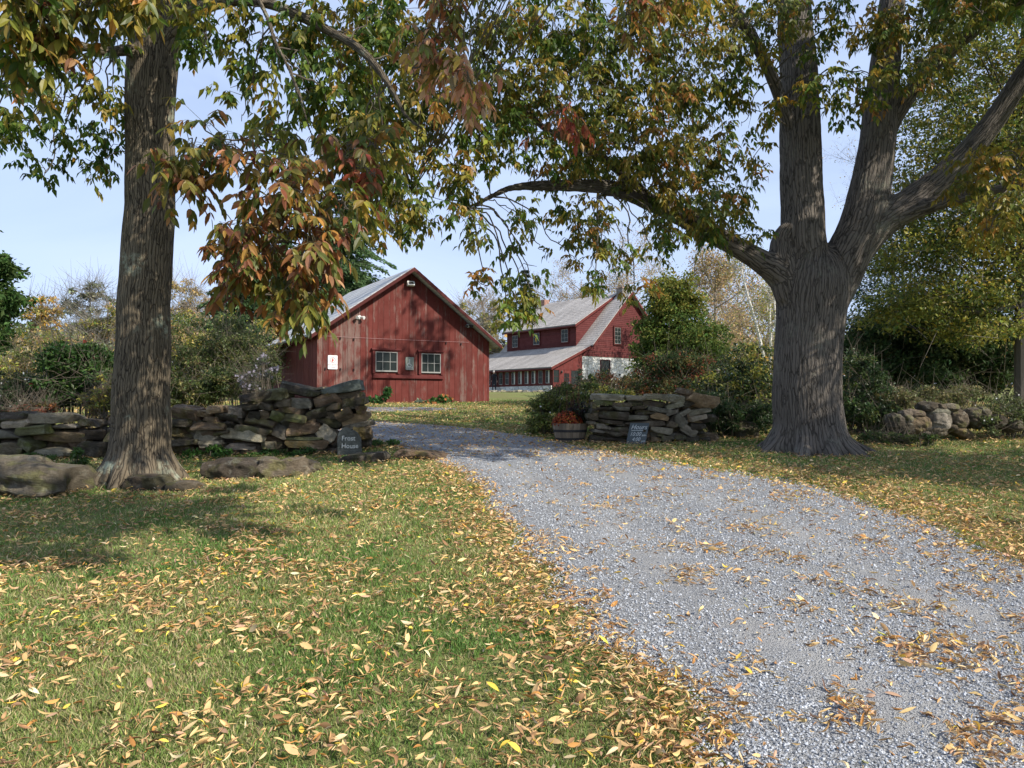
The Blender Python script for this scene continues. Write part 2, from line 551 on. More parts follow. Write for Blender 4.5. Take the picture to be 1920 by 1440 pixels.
def m_shingle(name, c1, c2, row, width, rough=.8):
    """bk = (along eave, up slope, 0)"""
    m, nt, out = mat(name); k = NT(nt)
    v = k.coord('bk')
    br = k.n('TexBrick', Scale=1.0); k.link(v, br.inputs['Vector'])
    br.inputs['Color1'].default_value = (0, 0, 0, 1); br.inputs['Color2'].default_value = (1, 1, 1, 1); br.inputs['Mortar'].default_value = (.5, .5, .5, 1)
    br.inputs['Brick Width'].default_value = width; br.inputs['Row Height'].default_value = row; br.inputs['Mortar Size'].default_value = .006
    nz = k.noise(v, 5, 5, .7); big = k.noise(k.coord('bk', (1, .25, 1)), 1.2, 5)
    f = k.math('ADD', k.math('MULTIPLY', br.outputs['Color'], .5), k.math('MULTIPLY', nz, .5))
    col = k.mix(f, c1, c2)
    col = k.mix(k.ramp(big, [(.4, 0), (.75, .8)]), col, tuple(x * .62 for x in c1))
    col = k.mix(k.math('MULTIPLY', br.outputs['Fac'], .8), col, tuple(x * .3 for x in c1))
    bs = k.n('BsdfPrincipled', Roughness=rough); k.link(col, bs.inputs['Base Color'])
    bp = k.n('Bump', Strength=.6, Distance=.02); k.link(k.math('SUBTRACT', f, br.outputs['Fac']), bp.inputs['Height']); k.link(bp.outputs[0], bs.inputs['Normal'])
    k.link(bs.outputs[0], out.inputs[0]); return m


def m_simple(name, c, rough=.5, metal=0.0, spec=.5, nz=.1):
    m, nt, out = mat(name); k = NT(nt)
    n_ = k.noise(k.coord('obj'), 9, 4)
    col = k.mix(n_, tuple(x * (1 - nz) for x in c), tuple(min(1, x * (1 + nz)) for x in c))
    bs = k.n('BsdfPrincipled', Roughness=rough, Metallic=metal); k.link(col, bs.inputs['Base Color']); bs.inputs['Specular IOR Level'].default_value = spec
    k.link(bs.outputs[0], out.inputs[0]); return m


def m_stonewall(name):
    """whitewashed rubble masonry, bk in metres"""
    m, nt, out = mat(name); k = NT(nt)
    v = k.coord('bk', (1, 1, 1.9))
    vo = k.n('TexVoronoi', feature='DISTANCE_TO_EDGE', Scale=1.9); k.link(v, vo.inputs['Vector'])
    vc = k.n('TexVoronoi', Scale=1.9); k.link(v, vc.inputs['Vector'])
    sp = k.n('SeparateColor'); k.link(vc.outputs['Color'], sp.inputs[0])
    nz = k.noise(v, 6, 5, .7)
    col = k.ramp(k.math('ADD', k.math('MULTIPLY', sp.outputs[0], .6), k.math('MULTIPLY', nz, .4)), [(0, (.34, .34, .32)), (.45, (.68, .67, .63)), (1, (.84, .83, .79))])
    e = k.ramp(vo.outputs['Distance'], [(.0, 1), (.06, 0)])
    col = k.mix(k.math('MULTIPLY', e, .7), col, (.30, .29, .26))
    bs = k.n('BsdfPrincipled', Roughness=.9); k.link(col, bs.inputs['Base Color'])
    bp = k.n('Bump', Strength=.8, Distance=.04); k.link(k.math('SUBTRACT', nz, e), bp.inputs['Height']); k.link(bp.outputs[0], bs.inputs['Normal'])
    k.link(bs.outputs[0], out.inputs[0]); return m


M_ground = m_ground(); M_gravel = m_gravel()
M_bark1 = m_bark('ash_bark_brown', (.028, .022, .016), (.150, .122, .084), .9, 33.0)
M_bark2 = m_bark('ash_bark_grey', (.036, .031, .026), (.152, .132, .112), .2, 26.0)
M_paint = m_paint('barn_red', (.118, .020, .014), (.29, .225, .19), .60)
M_side = m_paint('barn_side_red', (.125, .030, .024), (.22, .14, .12), .70)
M_clap = m_paint('house_red', (.088, .015, .014), (.22, .17, .14), .86, True)
M_trim = m_paint('trim_red', (.100, .017, .014), (.30, .22, .19), .74)
M_broof = m_shingle('barn_roof', (.50, .50, .495), (.66, .66, .65), .14, .5)
M_hroof = m_shingle('cedar_shingle', (.38, .345, .31), (.60, .56, .515), .14, .17)
M_glass = m_simple('window_glass', (.020, .026, .024), .2, 0, .2)
M_white = m_simple('white_sash', (.27, .27, .25), .5)
M_dark = m_simple('dark_iron', (.02, .02, .02), .5, .3)
M_hstone = m_stonewall('whitewashed_stone')
M_slate = m_simple('slate', (.075, .095, .105), .6, 0, .4, .2)
M_chalk = m_simple('chalk_white', (.62, .66, .66), .9)

# ================================================================ ground and driveway
def geo(lo, hi, d0, grow, start):
    r = [start]; d = d0
    while r[-1] < hi: r.append(r[-1] + d); d *= grow
    q = [start]; d = d0
    while q[-1] > lo: q.append(q[-1] - d); d *= grow
    return np.array(sorted(set(q[1:] + r)))


gx = geo(-170, 170, .22, 1.035, 0.0); gy = geo(-40, 320, .2, 1.018, 5.0)
X, Y = np.meshgrid(gx, gy, indexing='ij')
Z = G(X, Y)
far = np.clip((Y - 90) / 60, 0, 1)
Z = Z + far * 5 * n2(X.ravel(), Y.ravel(), .02, 3).reshape(X.shape)
nx, ny = X.shape
i, j = np.meshgrid(np.arange(nx - 1), np.arange(ny - 1), indexing='ij')
Fq = np.stack([i * ny + j, (i + 1) * ny + j, (i + 1) * ny + j + 1, i * ny + j + 1], -1).reshape(-1, 4)
lawn = link('lawn', np.stack([X, Y, Z], -1).reshape(-1, 3), [Fq], M_ground, smooth=True, loc=(0, 0, 0), kind='structure')

left_e = catmull([(1.25, -6), (1.1, -3), (.95, 0), (.74, 2.8), (.66, 3.5), (.46, 4.2), (.26, 5.2), (-.02, 6.8), (-.30, 8.1), (-.55, 9.9), (-1.04, 11.5), (-1.7, 12.9), (-2.64, 14.1), (-3.9, 15.0), (-5.5, 16.0), (-7.2, 17.5)], 160)
right_e = catmull([(9.0, -6), (8.4, -3), (7.0, 0), (5.6, 2.8), (4.6, 4.4), (3.85, 5.7), (3.95, 7.6), (3.65, 9.7), (2.64, 11.2), (2.0, 12.2), (1.28, 13.4), (-.11, 15.7), (-2.0, 17.6), (-3.4, 18.6), (-5.0, 19.6), (-6.6, 20.6)], 160)


def ribbon(l, r, n=22, off=.014, seed=1):
    k = len(l)
    t = np.linspace(0, 1, n)
    j1 = (n2(l[:, 0] * 3, l[:, 1] * 3, 1, seed) - .5) * .45; j2 = (n2(r[:, 0] * 3, r[:, 1] * 3, 1, seed + 5) - .5) * .5
    dv = unit(r - l)
    l = l + dv * j1[:, None]; r = r + dv * j2[:, None]
    XY = l[:, None] * (1 - t[None, :, None]) + r[:, None] * t[None, :, None]
    z = G(XY[..., 0], XY[..., 1]) + off
    z[:, 0] -= .03; z[:, -1] -= .03
    V = np.concatenate([XY, z[..., None]], -1).reshape(-1, 3)
    i, j = np.meshgrid(np.arange(k - 1), np.arange(n - 1), indexing='ij')
    F = np.stack([i * n + j, i * n + j + 1, (i + 1) * n + j + 1, (i + 1) * n + j], -1).reshape(-1, 4)
    return V, F, np.concatenate([l, r[::-1]])


Va, Fa, poly1 = ribbon(left_e, right_e)
l2 = catmull([(-6.6, 20.5), (-5.4, 21.2), (-4.3, 21.6), (-3.2, 21.9), (-2.3, 22.2), (-1.6, 22.6)], 60)
r2 = catmull([(-8.2, 22.4), (-6.4, 23.3), (-5.0, 23.6), (-3.4, 23.7), (-2.4, 23.6), (-1.7, 23.2)], 60)
Vb, Fb, poly2 = ribbon(l2, r2, 12, .014, 3)
bka = np.stack([np.tile(np.linspace(0, 1, 22), 160), np.zeros(len(Va)), np.zeros(len(Va))], -1); bkb = np.zeros((len(Vb), 3)) + A(.45, 0, 0)
link('driveway', np.concatenate([Va, Vb]), [Fa, Fb + len(Va)], M_gravel, smooth=True, loc=(1, 3, 0), kind='structure', bk=np.concatenate([bka, bkb]))


def inpoly(x, y, poly):
    c = np.zeros(len(x), bool)
    xp, yp = poly[:, 0], poly[:, 1]
    j = len(poly) - 1
    for i in range(len(poly)):
        hit = ((yp[i] > y) != (yp[j] > y)) & (x < (xp[j] - xp[i]) * (y - yp[i]) / (yp[j] - yp[i] + 1e-12) + xp[i])
        c ^= hit; j = i
    return c


def edge_dist(x, y, line):
    p = np.stack([x, y], -1)
    best = np.full(len(x), 1e9)
    for q in line[::2]:
        best = np.minimum(best, np.hypot(p[:, 0] - q[0], p[:, 1] - q[1]))
    return best


def in_drive(x, y): return inpoly(x, y, poly1) | inpoly(x, y, poly2)


BLOCK = []                      # (x, y, r) discs where no grass or leaf may lie


def blocked(x, y):
    b = np.zeros(len(x), bool)
    for (cx, cy, r) in BLOCK: b |= np.hypot(x - cx, y - cy) < r
    return b


def frustum_points(n, d0, d1, power, margin=1.6, lim=.70):
    """points over the ground in front of the camera, thinning with distance"""
    u = rng.random(n)
    e = 2 - power                     # density per m2 ~ d**-power
    d = (d0 ** e + u * (d1 ** e - d0 ** e)) ** (1 / e) if abs(e) > 1e-6 else d0 * (d1 / d0) ** u
    w = lim * d + margin
    x = (rng.random(n) * 2 - 1) * w
    return x, d


# barn and house footprints (defined here so that nothing grows through them)
BO = A(-6.345, 25.0); BU = A(.866, .5); BV = A(-.5, .866); BW = 6.36; BL = 6.15


def in_barn(x, y, m=0.0):
    a = (x - BO[0]) * BU[0] + (y - BO[1]) * BU[1]; b = (x - BO[0]) * BV[0] + (y - BO[1]) * BV[1]
    return (a > -m) & (a < BW + m) & (b > -m) & (b < BL + m)


def build_grass():
    mb_n = 900000
    x, y = frustum_points(mb_n, 2.2, 30, 1.75)
    keep = ~in_drive(x, y) & ~in_barn(x, y) & ~blocked(x, y)
    patch = n2(x, y, 1.3, 4)
    keep &= rng.random(mb_n) < np.clip(.55 + (patch - .35) * 2.2, .3, 1)
    x, y, patch = x[keep], y[keep], patch[keep]
    n = len(x)
    z = G(x, y)
    h = (.020 + .019 * rng.random(n)) * (.75 + .5 * patch) * np.clip(.85 + y * .012, 1, 1.2)
    h *= 1 + .9 * np.clip((n2(x, y, 5.5, 61, 2) - .64) * 8, 0, 1)
    edge = np.minimum(edge_dist(x[::1], y[::1], left_e), 3)
    h *= np.clip(.55 + edge * 1.2, .55, 1)
    w = (.0008 + .00055 * y) * (.8 + .5 * rng.random(n))
    th = rng.random(n) * 2 * PI
    lean = unit(np.stack([np.cos(th), np.sin(th), np.zeros(n)], -1)) * (h * (.35 + .6 * rng.random(n)))[:, None]
    ph = rng.random(n) * 2 * PI
    sd = np.stack([np.cos(ph), np.sin(ph), np.zeros(n)], -1) * w[:, None]
    b = np.stack([x, y, z - .004], -1)
    up = A(0, 0, 1) * h[:, None]
    V = np.stack([b - sd, b + sd, b + up * .6 + lean * .35 + sd * .7, b + up * .6 + lean * .35 - sd * .7, b + up + lean], 1).reshape(-1, 3)
    o = (np.arange(n) * 5)[:, None]
    Q = o + np.array([[0, 1, 2, 3]]); T = o + np.array([[3, 2, 4]])
    big = .6 * n2(x, y, .5, 9) + .4 * n2(x, y, 2.6, 12)
    fr = np.clip((big - .36) * 4.2, 0, 1)[:, None]
    c = A(.125, .228, .050) * (1 - fr) + A(.225, .295, .080) * fr
    dry = (rng.random(n) < .16 + .25 * fr[:, 0])[:, None]
    c = np.where(dry, A(.44, .38, .19), c)
    c = np.repeat(vary(c, .22, .06), 5, 0)
    link('grass', V, [Q, T], M_grass, loc=(0, 0, 0), col=c, kind='stuff')


PAL_FALL = [(6, (.58, .375, .19)), (5, (.70, .50, .24)), (1.0, (.76, .54, .09)), (3.4, (.32, .185, .095)), (1.2, (.52, .26, .08)), (1.4, (.76, .60, .38)), (1.6, (.46, .29, .20))]


def fallen_mesh(mb, x, y, z, s, col):
    """curled dry leaves, 3 x 5 grid each"""
    n = len(x)
    L = s; W = s * (.26 + .20 * rng.random(n))
    ang = rng.random(n) * 2 * PI
    t = np.linspace(-.5, .5, 5); w = np.array([.04, .8, 1, .7, .03])
    curlL = rng.normal(0, 1.3, n); curlW = rng.normal(2.7, 1.0, n) * np.where(rng.random(n) < .25, -1, 1)
    flat = rng.random(n) < .14
    curlL[flat] *= .3; curlW[flat] *= .25
    sgn = np.array([-1, 0, 1.])
    aw = curlW[:, None, None] * (sgn[None, None, :] * .5) * np.ones((1, 5, 1))
    r = (W / 2)[:, None, None] * w[None, :, None]
    cw = np.where(np.abs(curlW) < 1e-3, 1e-3, curlW)[:, None, None]
    yy = np.sin(aw * 1.6) / (cw * .8) * r
    zz = (1 - np.cos(aw * 1.6)) / (cw * .8) * r
    al = curlL[:, None, None] * t[None, :, None]
    cl = np.where(np.abs(curlL) < 1e-3, 1e-3, curlL)[:, None, None]
    xx = np.sin(al) / cl * L[:, None, None] + 0 * yy
    zz = zz + (1 - np.cos(al)) / cl * L[:, None, None]
    yy = yy + (rng.normal(0, .22, n) * L)[:, None, None] * t[None, :, None]
    roll = rng.normal(0, .75, n)[:, None, None]; tip = rng.normal(0, .30, n)[:, None, None]
    y2 = yy * np.cos(roll) - zz * np.sin(roll); z2 = yy * np.sin(roll) + zz * np.cos(roll)
    x3 = xx * np.cos(tip) - z2 * np.sin(tip); z3 = xx * np.sin(tip) + z2 * np.cos(tip)
    ca, sa = np.cos(ang)[:, None, None], np.sin(ang)[:, None, None]
    Xw = x3 * ca - y2 * sa + x[:, None, None]; Yw = x3 * sa + y2 * ca + y[:, None, None]
    z3 = z3 - z3.min(axis=(1, 2), keepdims=True)
    Zw = z3 + z[:, None, None]
    V = np.stack([Xw, Yw, Zw], -1).reshape(-1, 3)
    o = (np.arange(n) * 15)[:, None]
    F = [o + np.array([[a * 3 + b, a * 3 + b + 1, (a + 1) * 3 + b + 1, (a + 1) * 3 + b]]) for a in range(4) for b in range(2)]
    mb.add(V, [np.concatenate(F, 0)], np.repeat(col, 15, 0))


def build_fallen():
    mb = MB()
    N = 330000
    x, y = frustum_points(N, 2.2, 27, 1.45, 1.5)
    ind = in_drive(x, y)
    eL = edge_dist(x, y, left_e); eR = edge_dist(x, y, right_e)
    pile = np.where(ind, n2(x, y, 3.4, 23, 4), n2(x, y, 2.3, 21, 3)); big = n2(x, y, .55, 31, 2)
    dens = np.where(ind, .050 + .025 * (x > 1.5) + .60 * np.clip((pile - .530) * 9, 0, 1) * np.clip((big - .36) * 5 + (x > 1.6) * .5, .12, 1), .17 + .46 * np.clip((pile - .44) * 5, 0, 1))
    # drifts along both verges
    sideL = (~ind) & (eL < 3.2) & (x < 3)
    dens += np.where(sideL | ind, .80 * np.exp(-(np.maximum(eL - .10, 0) / np.where(ind, .13, .34)) ** 2), 0)
    rightv = (~ind) & (x > 1)
    dens += np.where(rightv, .85 * np.exp(-(eR / .75) ** 2) + .12, 0)
    dens += np.where(ind, .5 * np.exp(-(eR / .45) ** 2), 0)
    dens += np.where(ind & (y > 12.2), .28, 0)
    dens += np.where(ind & (x > 1.2) & (x < 3.2) & (y < 4.6), .20 * np.clip((pile - .48) * 6, 0, 1), 0)
    dens += np.where((~ind) & (y > 14), .10, 0)
    dens *= np.where((~ind) & (x < .5) & (y < 4.2), .62, 1.0)
    keep = (rng.random(N) < np.clip(dens, 0, 1) * .80) & ~in_barn(x, y) & ~blocked(x, y)
    x, y, ind, pile = x[keep], y[keep], ind[keep], pile[keep]
    n = len(x)
    z = G(x, y) + np.where(ind, .015, .022 + .022 * rng.random(n)) + np.where(ind, .03 * rng.random(n) * (pile > .62), 0)
    s = (.026 + .046 * rng.random(n) ** 1.6) * (1 + .015 * y)
    c = vary(pick(PAL_FALL, n), .16, .02) * A(1.02, 1, .92)
    fallen_mesh(mb, x, y, z, s, c)
    mb.build('fallen_leaves', M_fallen, loc=(0, 0, 0), smooth=True, kind='stuff')
    return n


def build_gravel():
    N = 190000
    x, y = frustum_points(N, 2.2, 13, 1.9, .8, .68)
    k = inpoly(x, y, poly1); x, y = x[k], y[k]
    eL, eR = edge_dist(x, y, left_e), edge_dist(x, y, right_e); t = eL / (eL + eR)
    tr_ = np.exp(-(np.minimum(np.abs(t - .24), np.abs(t - .62)) / .055) ** 2) * np.clip((n2(x, y, 1.5, 44) - .35) * 4, 0, 1)
    k = rng.random(len(x)) > tr_ * .9; x, y = x[k], y[k]
    n = len(x)
    s = (.0030 + .0050 * rng.random(n) ** 1.5) * (1 + .07 * y)
    base = np.array([[1, 0, 0], [0, 1, 0], [-1, 0, 0], [0, -1, 0], [0, 0, 1], [0, 0, -.6]], float)
    V = base[None] * (s[:, None, None] * (.6 + .8 * rng.random((n, 6, 1))))
    a = rng.random(n) * 2 * PI; ca, sa = np.cos(a)[:, None], np.sin(a)[:, None]
    tl = rng.normal(0, .5, n)[:, None]
    vx, vy, vz = V[..., 0], V[..., 1], V[..., 2] * .8
    vx, vz = vx * np.cos(tl) - vz * np.sin(tl), vx * np.sin(tl) + vz * np.cos(tl)
    V = np.stack([vx * ca - vy * sa + x[:, None], vx * sa + vy * ca + y[:, None], vz + (G(x, y) + .014 + s * .25)[:, None]], -1).reshape(-1, 3)
    o = (np.arange(n) * 6)[:, None]
    F = np.concatenate([o + np.array([f]) for f in ([0, 1, 4], [1, 2, 4], [2, 3, 4], [3, 0, 4], [1, 0, 5], [2, 1, 5], [3, 2, 5], [0, 3, 5])], 0)
    g = np.clip(rng.normal(.39, .11, n), .14, .70)
    c = np.stack([g * .92, g * .965, g * 1.03], -1)
    link('gravel', V, [F], M_gstone, loc=(0, 0, 0), col=np.repeat(c, 6, 0), kind='stuff')
# ================================================================ barn
def boards(mb, fr, a0, a1, bot, top, b_out, wmin=.17, wmax=.27, wear=None, th=.025, seed=0, splits=()):
    r = np.random.default_rng(seed)
    xs = [a0]
    while xs[-1] < a1 - .05: xs.append(min(xs[-1] + r.uniform(wmin, wmax), a1))
    xs = sorted(set(xs + list(splits)))
    for p, q in zip(xs[:-1], xs[1:]):
        if q - p < .02: continue
        g = .004
        o = b_out - r.uniform(0, .007)
        bt0 = bot + r.uniform(-.03, .01)
        p2, q2 = p + g, q - g
        tp, tq = top(p2), top(q2)
        L = [[p2, o, bt0], [q2, o, bt0], [q2, o + th, bt0], [p2, o + th, bt0], [p2, o, tp], [q2, o, tq], [q2, o + th, tq], [p2, o + th, tp]]
        tone = np.clip(r.normal(.5, .14), 0, 1)
        wv = .5 if wear is None else wear((p + q) / 2)
        # offset the texture per board so grain does not run across
        bk = np.array(L) + A(0, 0, r.uniform(0, 9))
        fhex(mb, fr, L, (tone, np.clip(wv + r.normal(0, .07), 0, 1), 0), bk)


def window(fr, root, a0, a1, c0, c1, nx_, ny_, b=-.03, sash=M_white, name='window'):
    mb = MB(); t = .028
    fbox(mb, fr, a0, a1, b - .02, b + .05, c0, c0 + .045); fbox(mb, fr, a0, a1, b - .02, b + .05, c1 - .03, c1)
    fbox(mb, fr, a0, a0 + t, b - .02, b + .05, c0 + .045, c1 - .03); fbox(mb, fr, a1 - t, a1, b - .02, b + .05, c0 + .045, c1 - .03)
    for i in range(1, nx_):
        x = a0 + (a1 - a0) * i / nx_; fbox(mb, fr, x - .009, x + .009, b - .012, b + .03, c0 + .045, c1 - .03)
    for i in range(1, ny_):
        z = c0 + (c1 - c0) * i / ny_; fbox(mb, fr, a0 + t, a1 - t, b - .009, b + .028, z - .009, z + .009)
    o = mb.build(name, sash, root)
    g = MB(); fbox(g, fr, a0 + .01, a1 - .01, b + .012, b + .02, c0 + .01, c1 - .01)
    g.build('pane', M_glass, o)
    return o


def build_barn():
    zb = 1.50
    fr = Frame((BO[0], BO[1], zb), (.866, .5, 0), (-.5, .866, 0))
    root = thing('barn', 'weathered red board barn with a pale gabled roof beside the gravel drive', 'barn', (BO[0] + 1.2, BO[1] + 4.0, zb))
    W, Lb = BW, BL
    eh, ph = 2.36, 4.60
    mid = 3.22
    rise = (ph - eh) / mid
    top = lambda a: (eh + rise * a if a < mid else ph - (ph - 2.27) / (W - mid) * (a - mid)) - .02
    # interior backing shell so that no light comes through the gaps
    core = MB()
    for (p, q) in ((.04, mid), (mid, W - .04)):
        L = [[p, .03, -.05], [q, .03, -.05], [q, Lb - .03, -.05], [p, Lb - .03, -.05], [p, .03, top(p) - .06], [q, .03, top(q) - .06], [q, Lb - .03, top(q) - .06], [p, Lb - .03, top(p) - .06]]
        fhex(core, fr, L, (.5, .5, 0))
    core.build('backing_shell', M_dark, root)
    a_split = fr.hit(690, 700)[0]
    wear = lambda a: .74 if a < a_split else (.60 if a > 4.6 else .50)
    mb = MB()
    boards(mb, fr, 0, W, -.12, top, 0, wear=wear, seed=3, splits=(a_split, mid))
    mb.build('front_wall', M_paint, root)
    mb = MB()
    sd = Frame(fr(0, 0, 0), -fr.v, fr.u)      # left side wall, seen from outside
    boards(mb, sd, -Lb, 0, -.12, lambda a: eh + .02, 0, .12, .2, wear=lambda a: .5, seed=5)
    sr = Frame(fr(W, 0, 0), fr.v, -fr.u)
    boards(mb, sr, 0, Lb, -.12, lambda a: 2.29, 0, .15, .24, wear=lambda a: .5, seed=6)
    bk = Frame(fr(W, Lb, 0), -fr.u, -fr.v)
    boards(mb, bk, 0, W, -.12, lambda a: top(W - a), 0, .2, .3, wear=lambda a: .5, seed=8, splits=(W - mid,))
    mb.build('side_wall', M_side, root)
    # roof
    ov, oe, th = .42, .30, .06
    rf = MB()
    for sgn in (-1, 1):
        if sgn < 0:
            e = (-oe, eh - rise * oe + .03); r_ = (mid, ph + .03)
        else:
            s2 = (ph - 2.27) / (W - mid)
            e = (W + oe, 2.27 - s2 * oe + .03); r_ = (mid, ph + .03)
        ln = math.hypot(r_[0] - e[0], r_[1] - e[1])
        nseg = 14
        for q in range(nseg):
            t0, t1 = q / nseg, (q + 1) / nseg
            A0 = (e[0] + (r_[0] - e[0]) * t0, e[1] + (r_[1] - e[1]) * t0); A1 = (e[0] + (r_[0] - e[0]) * t1, e[1] + (r_[1] - e[1]) * t1)
            lip = .012
            L = [[A0[0], -ov, A0[1]], [A1[0], -ov, A1[1]], [A1[0], Lb + ov, A1[1]], [A0[0], Lb + ov, A0[1]],
                 [A0[0], -ov, A0[1] + th + lip], [A1[0], -ov, A1[1] + th], [A1[0], Lb + ov, A1[1] + th], [A0[0], Lb + ov, A0[1] + th + lip]]
            bkc = [[-ov, ln * t0, 0], [-ov, ln * t1, 0], [Lb + ov, ln * t1, 0], [Lb + ov, ln * t0, 0]] * 2
            fhex(rf, fr, L, (.5, .5, .5), bkc)
    rf.build('roof', M_broof, root)
    for sgn in (-1, 1):
        s_ = rise if sgn < 0 else (ph - 2.27) / (W - mid)
        e0 = -oe if sgn < 0 else W + oe
        ez = (eh if sgn < 0 else 2.27) - s_ * oe + .03
        for b0, b1 in ((-ov - .022, -ov + .006), (Lb + ov - .006, Lb + ov + .022)):
            hh = .085; tr = MB()
            L = [[e0, b0, ez - hh], [mid, b0, ph + .03 - hh], [mid, b1, ph + .03 - hh], [e0, b1, ez - hh], [e0, b0, ez + .045], [mid, b0, ph + .075], [mid, b1, ph + .075], [e0, b1, ez + .045]]
            fhex(tr, fr, L, (.0, .45, 0)); tr.build('rake_board', M_trim, root)
    # purlin ends under the eave
    for i in range(11):
        b = .2 + i * (Lb - .4) / 10
        ex = MB(); fbox(ex, fr, -oe + .02, .0, b - .03, b + .03, eh - rise * oe - .09 + .03, eh - rise * oe + .02, (.4, .6, 0)); ex.build('rafter_tail', M_trim, root)
    # windows and their surround
    w1 = fr.hit(703, 659); w1b = fr.hit(744, 697.5); w2 = fr.hit(789, 662.5); w2b = fr.hit(825, 700)
    # openings stand proud of the boards as shallow cased windows
    window(fr, root, w1[0], w1b[0], w1b[1], w1[1], 3, 2, -.045)
    window(fr, root, w2[0], w2b[0], w2b[1], w2[1], 3, 2, -.045)
    cs = MB()
    for (p, q) in ((w1, w1b), (w2, w2b)):
        a0, a1, c0, c1 = p[0], q[0], q[1], p[1]
        fbox(cs, fr, a0 - .10, a0 - .006, -.075, -.012, c0 - .06, c1 + .05, (.55, .45, 0)); fbox(cs, fr, a1 + .006, a1 + .10, -.075, -.012, c0 - .06, c1 + .05, (.5, .45, 0))
        fbox(cs, fr, a0 - .14, a1 + .14, -.12, -.012, c1 + .055, c1 + .11, (.75, .75, 0))
        fbox(cs, fr, a0 - .01, a1 + .01, -.075, -.012, c1 + .005, c1 + .05, (.5, .45, 0))
    L0 = fr.hit(699, 705); R0 = fr.hit(829, 706)
    zc = (L0[1] + R0[1]) / 2
    fbox(cs, fr, L0[0], R0[0], -.06, -.012, zc - .045, zc + .04, (.6, .62, 0))
    fbox(cs, fr, L0[0] - .03, R0[0] + .03, -.085, -.012, zc - .075, zc - .05, (.7, .75, 0))
    cs.build('window_casing', M_trim, root)
    # sill board at the foot and stone footing
    ft = MB(); fbox(ft, fr, .02, W - .02, -.01, .05, -.36, -.125, (.42, .42, .40)); ft.build('footing', M_stone, root)
    # wire with its pegs across the front
    wr = MB(); pts = []
    for i in range(25):
        a = .05 + (W - .9) * i / 24
        pts.append(fr(a, -.035, fr.hit(700, 634)[1] + .0 - .012 * math.sin(i / 24 * PI)))
    tube(wr, pts, .004, 4, (.45, .3, .3)); wr.build('wire', M_plain, root)
    for px, py in ((611, 632), (638, 634), (663, 636), (836, 643), (864, 645), (610, 691), (638, 692), (663, 693)):
        a, c = fr.hit(px, py); pg = MB(); fbox(pg, fr, a - .018, a + .018, -.05, .0, c - .04, c + .03, (.03, .015, .015)); pg.build('peg', M_plain, root)
    BLOCK.append((0, 0, .01))

    # ------------- lamps on the front
    def flood(px, py, label, kind):
        a, c = fr.hit(px, py, -.03)
        base = fr(a, -.02, c)
        t = thing('flood_light', label, 'light fixture', base, 'lamps on the barn gable')
        if kind == 'box':
            m = MB(); fbox(m, fr, a - .03, a + .03, -.10, -.02, c - .03, c + .03, (.6, .6, .58)); m.build('bracket', M_plain, t)
            m = MB(); q = Frame(fr(a, -.15, c), fr.u, unit(fr.v + A(0, 0, -.35)), unit(A(0, 0, 1) + .35 * fr.v))
            x0, x1, z0, z1 = -.13, .13, -.075, .075
            fbox(m, q, x0, x1, 0, .08, z0, z1, (.72, .72, .69)); 
            for (p0, p1, r0, r1) in ((x0, x0 + .03, z0, z1), (x1 - .03, x1, z0, z1), (x0 + .03, x1 - .03, z0, z0 + .025), (x0 + .03, x1 - .03, z1 - .025, z1)):
                fbox(m, q, p0, p1, -.025, -.001, r0, r1, (.75, .75, .72))
            h = m.build('lamp_head', M_plain, t)
            m = MB()
            for i in range(4):
                xx = x0 + .034 + i * .0485
                fbox(m, q, xx, xx + .04, -.012, -.002, z0 + .03, z1 - .03, (.03, .03, .03))
            m.build('lens', M_plain, h)
        else:
            m = MB(); tube(m, [fr(a, -.02, c), fr(a, -.05, c), fr(a, -.06, c)], [.07, .07, .05], 14, (.6, .6, .6)); m.build('mount', M_plain, t)
            k_ = (.72, .72, .70) if kind == 'white' else (.05, .045, .045)
            for s_ in (-1, 1):
                m = MB(); d = unit(fr.u * s_ * .6 - fr.v * .8 + A(0, 0, -.35)); b0 = fr(a + s_ * .035, -.06, c + .02)
                tube(m, [b0, b0 + d * .05, b0 + d * .07, b0 + d * .14, b0 + d * .15], [.02, .025, .045, .06, .055], 14, k_)
                m.build('lamp_head', M_plain, t)
            if kind == 'white':
                m = MB(); tube(m, [fr(a, -.03, c + .07), fr(a, -.03, c + .42)], .006, 5, (.5, .3, .3)); m.build('conduit', M_plain, t)
    flood(768, 532, 'white rectangular flood light under the barn gable peak', 'box')
    flood(674, 595, 'white twin-headed spotlight on the left of the barn gable', 'white')
    flood(877, 611, 'dark twin-headed spotlight in the shade of the right rake', 'dark')

    # ------------- signs
    def rounded(m, a0, a1, c0, c1, b0, b1, col, r=.025):
        pts = []
        for (cx, cz, s0) in ((a1 - r, c1 - r, 0), (a0 + r, c1 - r, 90), (a0 + r, c0 + r, 180), (a1 - r, c0 + r, 270)):
            for i in range(5):
                t = math.radians(s0 + i * 22.5); pts.append((cx + r * math.cos(t), cz + r * math.sin(t)))
        n = len(pts); V = [fr(x, b0, z) for x, z in pts] + [fr(x, b1, z) for x, z in pts]
        m.add(V, [np.array([list(range(n))]), np.array([list(range(2 * n - 1, n - 1, -1))]), np.array([[i, n + i, n + (i + 1) % n, (i + 1) % n] for i in range(n)])], col)

    def ring(m, cx, cz, r0, r1, b, col, t0=0, t1=360, n=28):
        for i in range(n):
            p, q = math.radians(t0 + (t1 - t0) * i / n), math.radians(t0 + (t1 - t0) * (i + 1) / n)
            L = []
            for bb in (b, b + .003):
                L.append([[cx + rr * math.cos(t), bb, cz + rr * math.sin(t)] for (rr, t) in ((r0, p), (r1, p), (r1, q), (r0, q))])
            L = L[0] + L[1]
            m.add([fr(*v) for v in L], [HEX], col)

